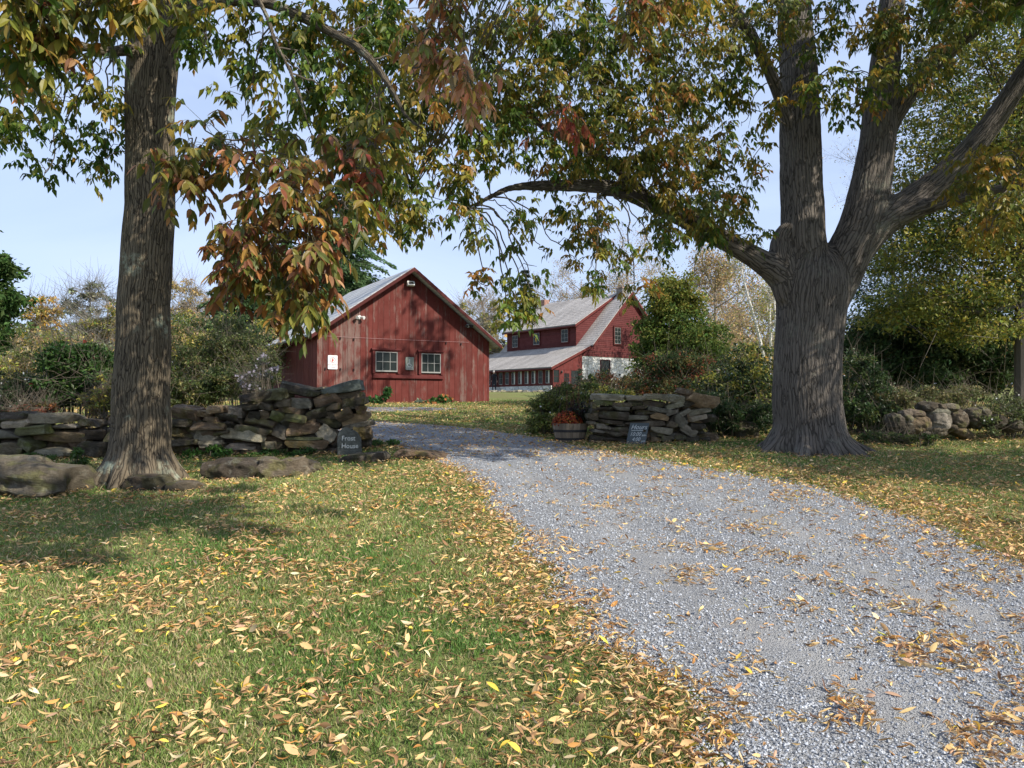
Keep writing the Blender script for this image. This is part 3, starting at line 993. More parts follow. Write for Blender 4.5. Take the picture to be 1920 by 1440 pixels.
    def bar(m, p, q, w, b, col):
        p, q = A(*p), A(*q); d = unit(q - p); n_ = A(-d[1], d[0]) * w / 2
        L = []
        for bb in (b, b + .003):
            for v in (p - n_, q - n_, q + n_, p + n_): L.append([v[0], bb, v[1]])
        m.add([fr(*v) for v in L], [HEX], col)
    s0 = fr.hit(614.3, 666); s1 = fr.hit(632.2, 692.5)
    t = thing('notice_sign', 'white sign with a ringed red hand on the worn left boards of the barn', 'sign', fr(s0[0], -.02, s1[1]))
    m = MB(); rounded(m, s0[0], s1[0], s1[1], s0[1], -.038, -.030, (.80, .76, .75)); m.build('sign_panel', M_plain, t)
    cx, cz = (s0[0] + s1[0]) / 2, s0[1] - .155
    m = MB(); ring(m, cx, cz, .075, .095, -.042, (.35, .30, .31)); 
    red = (.50, .12, .10)
    bar(m, (cx - .012, cz - .055), (cx - .006, cz + .01), .05, -.042, red)
    for i, (dx, dz) in enumerate(((-.03, .045), (-.012, .058), (.008, .055), (.026, .042))): bar(m, (cx - .02 + i * .012, cz), (cx + dx, cz + dz), .011, -.0425, red)
    bar(m, (cx + .005, cz - .03), (cx + .045, cz - .005), .013, -.0425, red)
    m.build('emblem', M_plain, t)
    text(fr, t, 'NO ENTRY', cx, s0[1] - .335, .062, (.32, .30, .31), -.0425); text(fr, t, 'PLEASE', cx, s0[1] - .41, .05, (.32, .30, .33), -.0425)
    s0 = fr.hit(759.8, 669.5); s1 = fr.hit(775.2, 694)
    t = thing('accessible_sign', 'grey-green wheelchair sign between the two barn windows', 'sign', fr(s0[0], -.02, s1[1]))
    m = MB(); rounded(m, s0[0], s1[0], s1[1], s0[1], -.038, -.030, (.24, .26, .22)); m.build('sign_panel', M_plain, t)
    cx = (s0[0] + s1[0]) / 2 - .02; cz = s0[1] - .27; H = s0[1] - s1[1]
    wh = (.66, .66, .62)
    m = MB()
    ring(m, cx, cz, .052, .075, -.0422, wh, 100, 330)
    bar(m, (cx + .014, cz + .14), (cx + .016, cz + .02), .024, -.0425, wh); bar(m, (cx + .016, cz + .03), (cx + .06, cz + .02), .022, -.043, wh)
    bar(m, (cx + .055, cz + .025), (cx + .085, cz - .035), .022, -.0435, wh); ring(m, cx + .013, cz + .17, 0, .02, -.0425, wh)
    bar(m, (cx + .035, cz + .085), (cx + .012, cz + .085), .016, -.0438, wh)
    m.build('emblem', M_plain, t)
    text(fr, t, 'PARKING', (s0[0] + s1[0]) / 2, s1[1] + .075, .058, wh, -.0425)
    m = MB(); bar(m, (s0[0] + .04, s1[1] + .035), (s1[0] - .03, s1[1] + .035), .018, -.0425, (.6, .52, .5)); m.build('stripe', M_plain, t)
    return fr


def text(fr, root, s, a, c, size, col, b, shear=0.0, name='lettering', ext=.0015, rot=0.0, wide=1.0, matr=None):
    cu = bpy.data.curves.new('t', 'FONT'); cu.body = s; cu.size = size; cu.align_x = 'CENTER'; cu.shear = shear; cu.resolution_u = 2
    cu.extrude = 0; cu.offset = 0 if matr is not None else size * .012
    ob = bpy.data.objects.new('t', cu)
    COL.objects.link(ob)
    dg = bpy.context.evaluated_depsgraph_get(); dg.update()
    me = ob.evaluated_get(dg).to_mesh()
    co = np.empty(len(me.vertices) * 3); me.vertices.foreach_get('co', co); co = co.reshape(-1, 3)
    Fs = {}
    for p in me.polygons: Fs.setdefault(len(p.vertices), []).append(list(p.vertices))
    ob.evaluated_get(dg).to_mesh_clear()
    bpy.data.objects.remove(ob); bpy.data.curves.remove(cu)
    cr, sr = math.cos(rot), math.sin(rot)
    x, y = co[:, 0] * wide * cr - co[:, 1] * sr, co[:, 0] * wide * sr + co[:, 1] * cr
    V = fr(a + x, b, c + y)
    return link(name, V, [np.array(f) for f in Fs.values()], matr or M_plain, root, col=np.tile(A(*col), (len(V), 1)), bk=V)


# ================================================================ farmhouse
HO = A(5.49, 60.0, 2.33); HU = A(.7826, .6225, 0); HV = A(-.6225, .7826, 0)


def build_house():
    fr = Frame(HO, HU, HV)
    root = thing('farmhouse', 'red clapboard and stone farmhouse with shingled roof, dormer and porch', 'house', HO + HU * 4 + HV * 5)
    Lh = 11.2; am = 5.33; W = 2 * am
    zc = 2.91          # bottom of clapboard above base
    zr = 8.30
    lap = lambda a: zc + (zr - zc) * (1 - abs(a - am) / am)
    # stone ground floor
    mb = MB(); fbox(mb, fr, 0, W, 0, Lh, -.4, zc, (.5, .5, .5)); mb.build('stone_wall', M_hstone, root)
    mb = MB()
    rows = int((zr - zc) / .15)
    for i in range(rows):
        c0 = zc + .002 + i * (zr - zc - .06) / rows; c1 = zc + (i + 1) * (zr - zc - .06) / rows
        h0 = am * (1 - (c0 - zc) / (zr - zc)); h1 = am * (1 - (c1 - zc) / (zr - zc))
        for (bb, s_) in ((-.03, 1), (Lh + .03, -1)):
            o0, o1 = bb - s_ * .022, bb
            L = [[am - h0, o0, c0], [am + h0, o0, c0], [am + h0, bb + s_ * .06, c0], [am - h0, bb + s_ * .06, c0], [am - h1, o1, c1], [am + h1, o1, c1], [am + h1, bb + s_ * .06, c1], [am - h1, bb + s_ * .06, c1]]
            fhex(mb, fr, L, (np.clip(rng.normal(.5, .15), 0, 1), .5, 0))
    # roof core
    L = [[0, .04, zc], [W, .04, zc], [W, Lh - .04, zc], [0, Lh - .04, zc], [am - .01, .04, zr - .05], [am + .01, .04, zr - .05], [am + .01, Lh - .04, zr - .05], [am - .01, Lh - .04, zr - .05]]
    fhex(mb, fr, L, (.5, .5, 0))
    mb.build('gable_wall', M_clap, root)

    def slab(mb, e, r_, b0, b1, th=.10, n=18, col=(.5, .5, .5)):
        ln = math.hypot(r_[0] - e[0], r_[1] - e[1])
        for q in range(n):
            t0, t1 = q / n, (q + 1) / n
            p = (e[0] + (r_[0] - e[0]) * t0, e[1] + (r_[1] - e[1]) * t0); s = (e[0] + (r_[0] - e[0]) * t1, e[1] + (r_[1] - e[1]) * t1)
            L = [[p[0], b0, p[1]], [s[0], b0, s[1]], [s[0], b1, s[1]], [p[0], b1, p[1]], [p[0], b0, p[1] + th + .015], [s[0], b0, s[1] + th], [s[0], b1, s[1] + th], [p[0], b1, p[1] + th + .015]]
            bkc = [[b0, ln * t0, 0], [b0, ln * t1, 0], [b1, ln * t1, 0], [b1, ln * t0, 0]] * 2
            fhex(mb, fr, L, col, bkc)
    rf = MB(); sl = (zr - zc) / am
    lo = .74
    slab(rf, (lo, zc + sl * lo + .03), (am, zr + .05), -.40, Lh + .35, .09, 24)
    slab(rf, (W + .4, zc - sl * .4 + .03), (am, zr + .05), -.40, Lh + .35, .09, 24)
    roof = rf.build('roof', M_hroof, root)
    # porch roof: from the foot of the main roof out to the eave
    pe = (-3.42, 1.86); pj = (lo + .05, zc + sl * lo + .05)
    pr = MB(); slab(pr, pe, pj, -.22, Lh + 1.6, .08, 20); pr.build('porch_roof', M_hroof, root)
    # rakes
    for (e, r_, b0) in (((lo, zc + sl * lo), (am, zr + .03), -.44), ((W + .4, zc - sl * .4), (am, zr + .03), -.44), (pe, pj, -.26)):
        hh = .15; tr = MB()
        L = [[e[0], b0, e[1] - hh], [r_[0], b0, r_[1] - hh], [r_[0], b0 + .045, r_[1] - hh], [e[0], b0 + .045, e[1] - hh], [e[0], b0, e[1] + .06], [r_[0], b0, r_[1] + .06], [r_[0], b0 + .045, r_[1] + .06], [e[0], b0 + .045, e[1] + .06]]
        fhex(tr, fr, L, (.6, .3, 0)); tr.build('rake_board', M_trim, root)
    tr = MB(); fbox(tr, fr, pe[0] - .02, pe[0] + .03, -.21, Lh + 1.6, pe[1] - .12, pe[1] - .002, (.3, .3, 0))
    tr.build('fascia_board', M_trim, root)
    # dormer
    ud = .78; v0, v1 = 1.53, 10.5; db, dt = 3.70, 5.66
    dr = (ud - .30, dt - .02); slopeD = (zr + .06 - dt) / (am - ud)
    dor = MB()
    n = 14
    for i in range(n):
        c0, c1 = db - .3 + (dt - db + .3) * i / n + .002, db - .3 + (dt - db + .3) * (i + 1) / n
        L = [[ud - .022, v0, c0], [ud + .05, v0, c0], [ud + .05, v1, c0], [ud - .022, v1, c0], [ud, v0, c1], [ud + .05, v0, c1], [ud + .05, v1, c1], [ud, v1, c1]]
        fhex(dor, fr, L, (np.clip(rng.normal(.45, .15), 0, 1), .5, 0))
    for (bb, s_) in ((v0, 1), (v1, -1)):
        rows = 26
        for i in range(rows):
            c0 = db - .2 + (zr - db) * i / rows; c1 = c0 + (zr - db) / rows - .002
            # left bound: dormer front or dormer roof; right bound: main roof
            l0 = ud if c0 < dt else ud + (c0 - dt) / slopeD; l1 = ud if c1 < dt else ud + (c1 - dt) / slopeD
            r0 = (c0 - zc) / sl + .1; r1 = (c1 - zc) / sl + .1
            if r1 <= l1: break
            L = [[l0, bb - s_ * .02, c0], [r0, bb - s_ * .02, c0], [r0, bb + s_ * .05, c0], [l0, bb + s_ * .05, c0], [l1, bb, c1], [r1, bb, c1], [r1, bb + s_ * .05, c1], [l1, bb + s_ * .05, c1]]
            fhex(dor, fr, L, (np.clip(rng.normal(.55, .12), 0, 1), .5, 0))
    d_o = dor.build('dormer', M_clap, root)
    dro = MB(); slab(dro, (ud - .35, dt - slopeD * .35), (am + .05, zr + .10), v0 - .28, v1 + .3, .09, 16); dro.build('dormer_roof', M_hroof, d_o)
    tr = MB(); e = (ud - .35, dt - slopeD * .35); r_ = (am, zr + .08)
    L = [[e[0], v0 - .32, e[1] - .15], [r_[0], v0 - .32, r_[1] - .15], [r_[0], v0 - .27, r_[1] - .15], [e[0], v0 - .27, e[1] - .15], [e[0], v0 - .32, e[1] + .05], [r_[0], v0 - .32, r_[1] + .05], [r_[0], v0 - .27, r_[1] + .05], [e[0], v0 - .27, e[1] + .05]]
    fhex(tr, fr, L, (.7, .3, 0)); fbox(tr, fr, ud - .37, ud - .33, v0 - .3, v1 + .3, dt - slopeD * .35 - .12, dt - slopeD * .35 - .002, (.3, .3, 0)); tr.build('dormer_trim', M_trim, d_o)
    sf = Frame(HO, HV, HU)          # face of the long side: a runs along v, b runs inwards along u

    def swin(px0, px1, py0, py1, b, nx_, ny_, parent, casing=.10):
        a0, c0 = sf.hit(px1, py1, b); a1, c1 = sf.hit(px0, py0, b)
        a0, a1 = min(a0, a1), max(a0, a1)
        window(sf, parent, a0, a1, c0, c1, nx_, ny_, b - .05)
        m = MB()
        for q in ((a0 - casing, a0 - .005, c0 - casing, c1 + casing), (a1 + .005, a1 + casing, c0 - casing, c1 + casing)): fbox(m, sf, q[0], q[1], b - .085, b - .005, q[2], q[3], (.05, .3, 0))
        fbox(m, sf, a0 - .004, a1 + .004, b - .085, b - .005, c1 + .005, c1 + casing, (.05, .3, 0)); fbox(m, sf, a0 - .004, a1 + .004, b - .085, b - .005, c0 - casing, c0 - .005, (.05, .3, 0))
        m.build('window_casing', M_trim, parent)
    swin(961.5, 972, 630, 651, ud, 2, 3, d_o); swin(1001, 1012.5, 625.5, 646, ud, 2, 3, d_o); swin(1053.5, 1066, 618.5, 641, ud, 2, 3, d_o)
    # gable window and the one in the stone wall
    def gwin(px0, px1, py0, py1, b, nx_, ny_, cas, sash=M_white):
        a0, c1 = fr.hit(px0, py0, b); a1, c0 = fr.hit(px1, py1, b)
        window(fr, root, a0, a1, c0, c1, nx_, ny_, b - .045, sash)
        m = MB()
        for q in ((a0 - cas, a0 - .005, c0 - cas, c1 + cas), (a1 + .005, a1 + cas, c0 - cas, c1 + cas), (a0 - .004, a1 + .004, c1 + .005, c1 + cas), (a0 - .004, a1 + .004, c0 - cas, c0 - .005)): fbox(m, fr, q[0], q[1], b - .085, b - .005, q[2], q[3], (.02, .3, 0))
        m.build('window_casing', M_trim, root)
    gwin(1151.5, 1163, 614, 645, -.055, 2, 4, .12)
    gwin(1126, 1142.5, 675, 714, 0, 2, 3, .05, M_dark)
    a, c = fr.hit(1164, 586, -.06)
    m = MB()
    for i in range(5): fbox(m, fr, a - .14, a + .14, -.085, -.03, c - .25 + i * .1, c - .17 + i * .1, (.5, .3, 0))
    m.build('louvre', M_trim, root)
    # chimneys, vent pipe
    m = MB(); a0 = am; fbox(m, fr, a0 - .40, a0 + .30, .35, 1.05, zr - .4, zr + .45, (.24, .22, .20)); fbox(m, fr, a0 - .46, a0 + .36, .29, 1.11, zr + .451, zr + .53, (.42, .28, .22)); m.build('chimney', M_stone, roof)
    m = MB(); fbox(m, fr, a0 - .3, a0 + .3, Lh - .9, Lh - .35, zr - .3, zr + .55, (.35, .20, .15)); m.build('chimney', M_stone, roof)
    m = MB(); p = P(1038.5, 600, 66.5); tube(m, [p - A(0, 0, .25), p + A(0, 0, .2), p + A(0, 0, .26)], [.05, .05, .07], 8, (.06, .06, .06)); m.build('vent_pipe', M_plain, roof)
    # ---------------- porch
    pu = -3.05
    zt = 1.80
    m = MB()
    fbox(m, fr, pu - .10, -.02, .10, Lh + 1.4, -.5, .55, (.5, .5, .5)); m.build('porch_foundation', M_hstone, root)
    m = MB()
    fbox(m, fr, pu, pu + .08, .05, Lh + 1.4, .552, .72, (.35, .3, 0))             # knee wall along the front
    fbox(m, fr, pu, pu + .10, .05, Lh + 1.4, zt - .07, zt + .15, (.3, .3, 0))
    nb = 11; v_end = 9.2
    for i in range(nb + 1):
        v = .05 + i * (v_end / nb)
        fbox(m, fr, pu + .005, pu + .095, v, v + .34, .722, zt - .072, (.3, .3, 0))
    m.build('porch_wall', M_trim, root)
    for i in range(nb):
        v = .05 + i * (v_end / nb) + .345; vv = v + v_end / nb - .35
        window(sf, root, v, vv, .73, zt - .075, 1, 2, pu + .03)
    for i in (0, 2, 3, 4, 5):
        m = MB(); v = .05 + i * (v_end / nb) + .35
        fbox(m, fr, pu - .03, pu - .002, v, v + .13, .73, zt - .075, (.52, .52, .48)); m.build('post', M_plain, root)
    # gable end of the porch with its door
    m = MB()
    slp = (pj[1] - pe[1]) / (pj[0] - pe[0])
    tp = lambda a: pe[1] + slp * (a - pe[0]) - .04
    def piece(a0, a1, c0, c1f, c1g, tone=.8, b0=.0, b1=.08):
        L = [[a0, b0, c0], [a1, b0, c0], [a1, b1, c0], [a0, b1, c0], [a0, b0, c1f], [a1, b0, c1g], [a1, b1, c1g], [a0, b1, c1f]]
        fhex(m, fr, L, (tone, .25, 0))
    a_w0, _ = fr.hit(1037.5, 700); a_w1, _ = fr.hit(1049, 700); a_d0, _ = fr.hit(1054, 700); a_d1, _ = fr.hit(1071, 700)
    zl = 1.76
    piece(pu, -.001, zl + .002, tp(pu), tp(0), .8)
    piece(pu, a_w0, -.2, zl, zl); piece(a_w0 + .001, a_w1 - .001, -.2, .75, .75); piece(a_w1, a_d0, -.2, zl, zl); piece(a_d1, -.001, -.2, .6, .6); piece(-.35, -.001, .602, zl, zl)
    m.build('porch_end_wall', M_trim, root)
    window(fr, root, a_w0 + .003, a_w1 - .003, .755, zl - .004, 1, 2, .03, M_trim)
    window(fr, root, a_d1 + .003, -.355, .605, zl - .004, 1, 2, .03, M_trim)
    m = MB(); z0, z1 = -.35, zl - .01
    aa, ab = a_d0 + .01, a_d1 - .01
    st = .17
    fbox(m, fr, aa, aa + st, .01, .06, z0, z1, (.95, .2, 0)); fbox(m, fr, ab - st, ab, .01, .06, z0, z1, (.95, .2, 0))
    fbox(m, fr, aa + st + .001, ab - st - .001, .01, .06, z1 - .22, z1, (.95, .2, 0)); fbox(m, fr, aa + st + .001, ab - st - .001, .01, .06, z0, z0 + .55, (.95, .2, 0))
    d = m.build('door', M_trim, root)
    window(fr, d, aa + st + .003, ab - st - .003, z0 + .553, z1 - .223, 3, 4, .03, M_trim)
    m = MB(); tube(m, [fr(aa + .06, .0, .75), fr(aa + .06, -.06, .75)], [.03, .035], 10, (.6, .5, .3)); m.build('handle', M_plain, d)
    a, c = fr.hit(1052.5, 697, -.02)
    m = MB(); tube(m, [fr(a, -.08, c - .12), fr(a, -.08, c + .02), fr(a, -.08, c + .10)], [.05, .07, .03], 8, (.03, .03, .03)); m.build('wall_lantern', M_plain, root)
    return fr


def build_person():
    b = P(926.3, 735, 63.2); gz = b[2]
    x0, y0 = b[0], b[1]
    sk = {'pel': (0, 0, .93, .15), 'wst': (0, 0, 1.08, .135), 'chs': (0, -.01, 1.30, .165), 'nk': (0, 0, 1.48, .06), 'hd': (0, -.02, 1.60, .095), 'hd2': (0, -.02, 1.68, .085),
          'lh': (-.09, 0, .88, .10), 'lk': (-.10, -.02, .48, .07), 'la': (-.10, .02, .09, .048), 'lt': (-.11, -.14, .035, .04),
          'rh': (.09, 0, .88, .10), 'rk': (.11, -.01, .48, .07), 'ra': (.12, .03, .09, .048), 'rt': (.13, -.12, .035, .04),
          'ls': (-.19, 0, 1.40, .062), 'le': (-.25, .02, 1.12, .048), 'lw': (-.22, -.14, .93, .034), 'lhd': (-.19, -.22, .87, .036),
          'rs': (.19, 0, 1.40, .062), 're': (.26, .03, 1.12, .048), 'rw': (.26, -.05, .86, .034), 'rhd': (.25, -.08, .76, .036)}
    E = ['pel wst', 'wst chs', 'chs nk', 'nk hd', 'hd hd2', 'pel lh', 'lh lk', 'lk la', 'la lt', 'pel rh', 'rh rk', 'rk ra', 'ra rt', 'chs ls', 'ls le', 'le lw', 'lw lhd', 'chs rs', 'rs re', 're rw', 'rw rhd']
    ks = list(sk)
    me = bpy.data.meshes.new('p'); me.from_pydata([sk[k][:3] for k in ks], [tuple(ks.index(q) for q in e.split()) for e in E], [])
    ob = bpy.data.objects.new('p', me); COL.objects.link(ob)
    md = ob.modifiers.new('s', 'SKIN'); 
    for i, k in enumerate(ks):
        v = me.skin_vertices[0].data[i]; v.radius = (sk[k][3], sk[k][3] * .85); v.use_root = (k == 'pel')
    s2 = ob.modifiers.new('u', 'SUBSURF'); s2.levels = 2
    dg = bpy.context.evaluated_depsgraph_get(); dg.update()
    ev = ob.evaluated_get(dg).to_mesh()
    co = np.empty(len(ev.vertices) * 3); ev.vertices.foreach_get('co', co); co = co.reshape(-1, 3)
    Fs = {}
    for p in ev.polygons: Fs.setdefault(len(p.vertices), []).append(list(p.vertices))
    ob.evaluated_get(dg).to_mesh_clear(); bpy.data.objects.remove(ob)
    c = np.tile(A(.02, .022, .028), (len(co), 1))
    z = co[:, 2]
    c[z < .93] = (.028, .032, .045)
    c[z < .07] = (.02, .015, .012)
    skin = (z > 1.50) | ((z < .93) & (np.abs(co[:, 0]) > .17) & (z > .6))
    c[skin] = (.45, .27, .20)
    V = co + A(x0, y0, gz)
    t = thing('person', 'person in dark jacket and trousers standing outside the farmhouse porch beside the barn', 'person', (x0, y0, gz))
    link('body', V, [np.array(f) for f in Fs.values()], M_cloth, t, True, c, V)
    m = MB()
    th = np.linspace(0, 2 * PI, 14, endpoint=False)
    rings = []
    for q in range(7):
        ph = q / 6 * 1.75
        r = .112 * math.sin(ph) + .002
        rings.append(np.stack([np.cos(th) * r * .92, np.sin(th) * r * 1.05 + .018 + .01 * q / 6, np.full(14, 1.665 + .115 * math.cos(ph) - (.03 * q / 6))], -1))
    V = np.concatenate(rings) + A(x0, y0, gz)
    Fq = [[q * 14 + i, (q + 1) * 14 + i, (q + 1) * 14 + (i + 1) % 14, q * 14 + (i + 1) % 14] for q in range(6) for i in range(14)]
    m.add(V, [np.array(Fq)], (.55, .52, .48)); m.build('hair', M_cloth, t, smooth=True)
# ================================================================ stones
import bmesh


def cube_template(cuts):
    bm = bmesh.new(); bmesh.ops.create_cube(bm, size=2.0)
    bmesh.ops.subdivide_edges(bm, edges=bm.edges[:], cuts=cuts, use_grid_fill=True)
    bm.verts.ensure_lookup_table()
    V = np.array([v.co[:] for v in bm.verts]); F = np.array([[v.index for v in f.verts] for f in bm.faces])
    bm.free(); return V, F


T_HI = cube_template(18); T_MD = cube_template(6); T_LO = cube_template(3)


def stone_verts(tmpl, w, h, d, round_=.35, planes=10, rough=.05, seed=0):
    r = np.random.default_rng(seed)
    V = tmpl[0].copy()
    s = unit(V) * 1.18
    V = V * (1 - round_) + s * round_
    for _ in range(planes):
        if _ % 3 < 2 and round_ < .4:      # near-flat faces, a little out of true
            ax = np.eye(3)[[0, 2, 1, 0, 2][r.integers(5)]] * (1 if r.random() < .5 else -1)
            n_ = unit(ax + r.normal(0, .22, 3)); off = r.uniform(.80, 1.02)
        else:
            n_ = unit(r.normal(0, 1, 3) * A(1, .6, 1)); off = r.uniform(.95, 1.25)
        t = V @ n_ - off
        V = V - np.where(t > 0, t, 0)[:, None] * n_
    V = V * (A(w, d, h) / 2)
    sz = (w * h * d) ** (1 / 3)
    q = V / max(sz, 1e-3)
    U = unit(V)
    k = (fbm(q * 2.2 + seed * 3.7, seed, 3) - .5) * 2 * rough * 1.6 * min(h, w) * 1.6
    # bedding layers: horizontal ledges
    lay = (vnoise(np.stack([q[:, 0] * .5 + seed, q[:, 1] * .5, q[:, 2] * 9], -1), seed + 3) - .5) * rough * 1.3 * h
    V = V + U * k[:, None] * A(1, 1, .6) + A(0, -1, 0) * lay[:, None] * (np.abs(U[:, 1:2]))
    return V


STONE_TONES = {'d': (.085, .075, .062), 'm': (.16, .14, .11), 'b': (.20, .155, .11), 'g': (.215, .21, .185), 'l': (.34, .32, .265), 'w': (.30, .29, .26), 'y': (.34, .27, .12), 's': (.20, .225, .23), 'o': (.14, .15, .085), 't': (.33, .25, .16)}


def add_stone(name, parent, px, py, w, h, tilt, tone, fr_pt, depth, seed, tmpl=None, label=None, round_=.14, rough=.115, yaw=0.0, mb=None, planes=11):
    V = stone_verts(tmpl or T_MD, w, h, depth, round_, planes, rough, seed)
    t = -math.radians(tilt); c, s = math.cos(t), math.sin(t)
    x, z = V[:, 0] * c - V[:, 2] * s, V[:, 0] * s + V[:, 2] * c
    V = np.stack([x, V[:, 1], z], -1)
    if yaw:
        c, s = math.cos(yaw), math.sin(yaw); V = np.stack([V[:, 0] * c - V[:, 1] * s, V[:, 0] * s + V[:, 1] * c, V[:, 2]], -1)
    V = V + fr_pt
    r = np.random.default_rng(seed + 99)
    col = np.array(STONE_TONES[tone]) * np.exp(r.normal(0, .16)) * np.exp(r.normal(0, .02, 3)) * A(1.12, 1.03, .90)
    C = np.tile(col, (len(V), 1))
    if tone in 'dmbo':     # moss and lichen crusts of their own shape
        k = vnoise(V * 9, seed)[:, None]; C = np.where(k > .66, C * A(1.0, 1.12, .75), C)
    k = vnoise(V * 14 + 5, seed + 4)[:, None]; C = np.where(k > .74, C * 1.45 + .02, C)
    if tone == 'y': C = np.where(x[:, None] > w * .1, C * A(.55, .55, .8), C)
    if mb is not None: mb.add(V, [(tmpl or T_MD)[1]], C); return None
    o = link(name, V, [(tmpl or T_MD)[1]], M_stone, parent, False, C, V)
    if label: o['label'] = label
    return o


def wall_from(list_, zoom, ox, oy, root, wall_d, depth=.45, seed0=0, front_jit=.05, tm=None):
    """list_ of (cx, cy, w, h, tilt, tone) measured in an enlarged view of the photo"""
    for i, (cx, cy, w, h, tilt, tone) in enumerate(list_):
        px, py = ox + cx / zoom, oy + cy / zoom
        d = wall_d(px)
        k = d / F_PX
        r = np.random.default_rng(seed0 + i)
        dp = depth * r.uniform(.8, 1.15)
        c = P(px, py, d + dp / 2 + r.uniform(-front_jit, front_jit))
        ww, hh = w / zoom * k * 1.07, h / zoom * k * 1.04
        add_stone('stone', root, 0, 0, ww, max(hh, .03), tilt + r.normal(0, 1), tone, c, dp, seed0 + i, tm, yaw=r.normal(0, .06))


def core(root, a, b, top_f, thick, seed, n, zoff=.0):
    """dark rubble heart of a wall between world points a and b"""
    r = np.random.default_rng(seed); m = MB()
    for i in range(n):
        t = r.random(); p = A(*a) * (1 - t) + A(*b) * t
        zt = top_f(t)
        g = float(G(p[0], p[1]))
        z = g + r.random() * max(zt - g - .08, .04)
        s = r.uniform(.14, .32)
        add_stone('x', None, 0, 0, s * 1.5, s * .6, r.normal(0, 6), r.choice(list('dmdb')), A(p[0] + r.normal(0, .03), p[1] + thick * r.uniform(.25, .9), z), s * 1.2, seed * 100 + i, T_LO, mb=m)
    o = m.build('rubble_core', M_stone, root); o['kind'] = 'stuff'
    return o


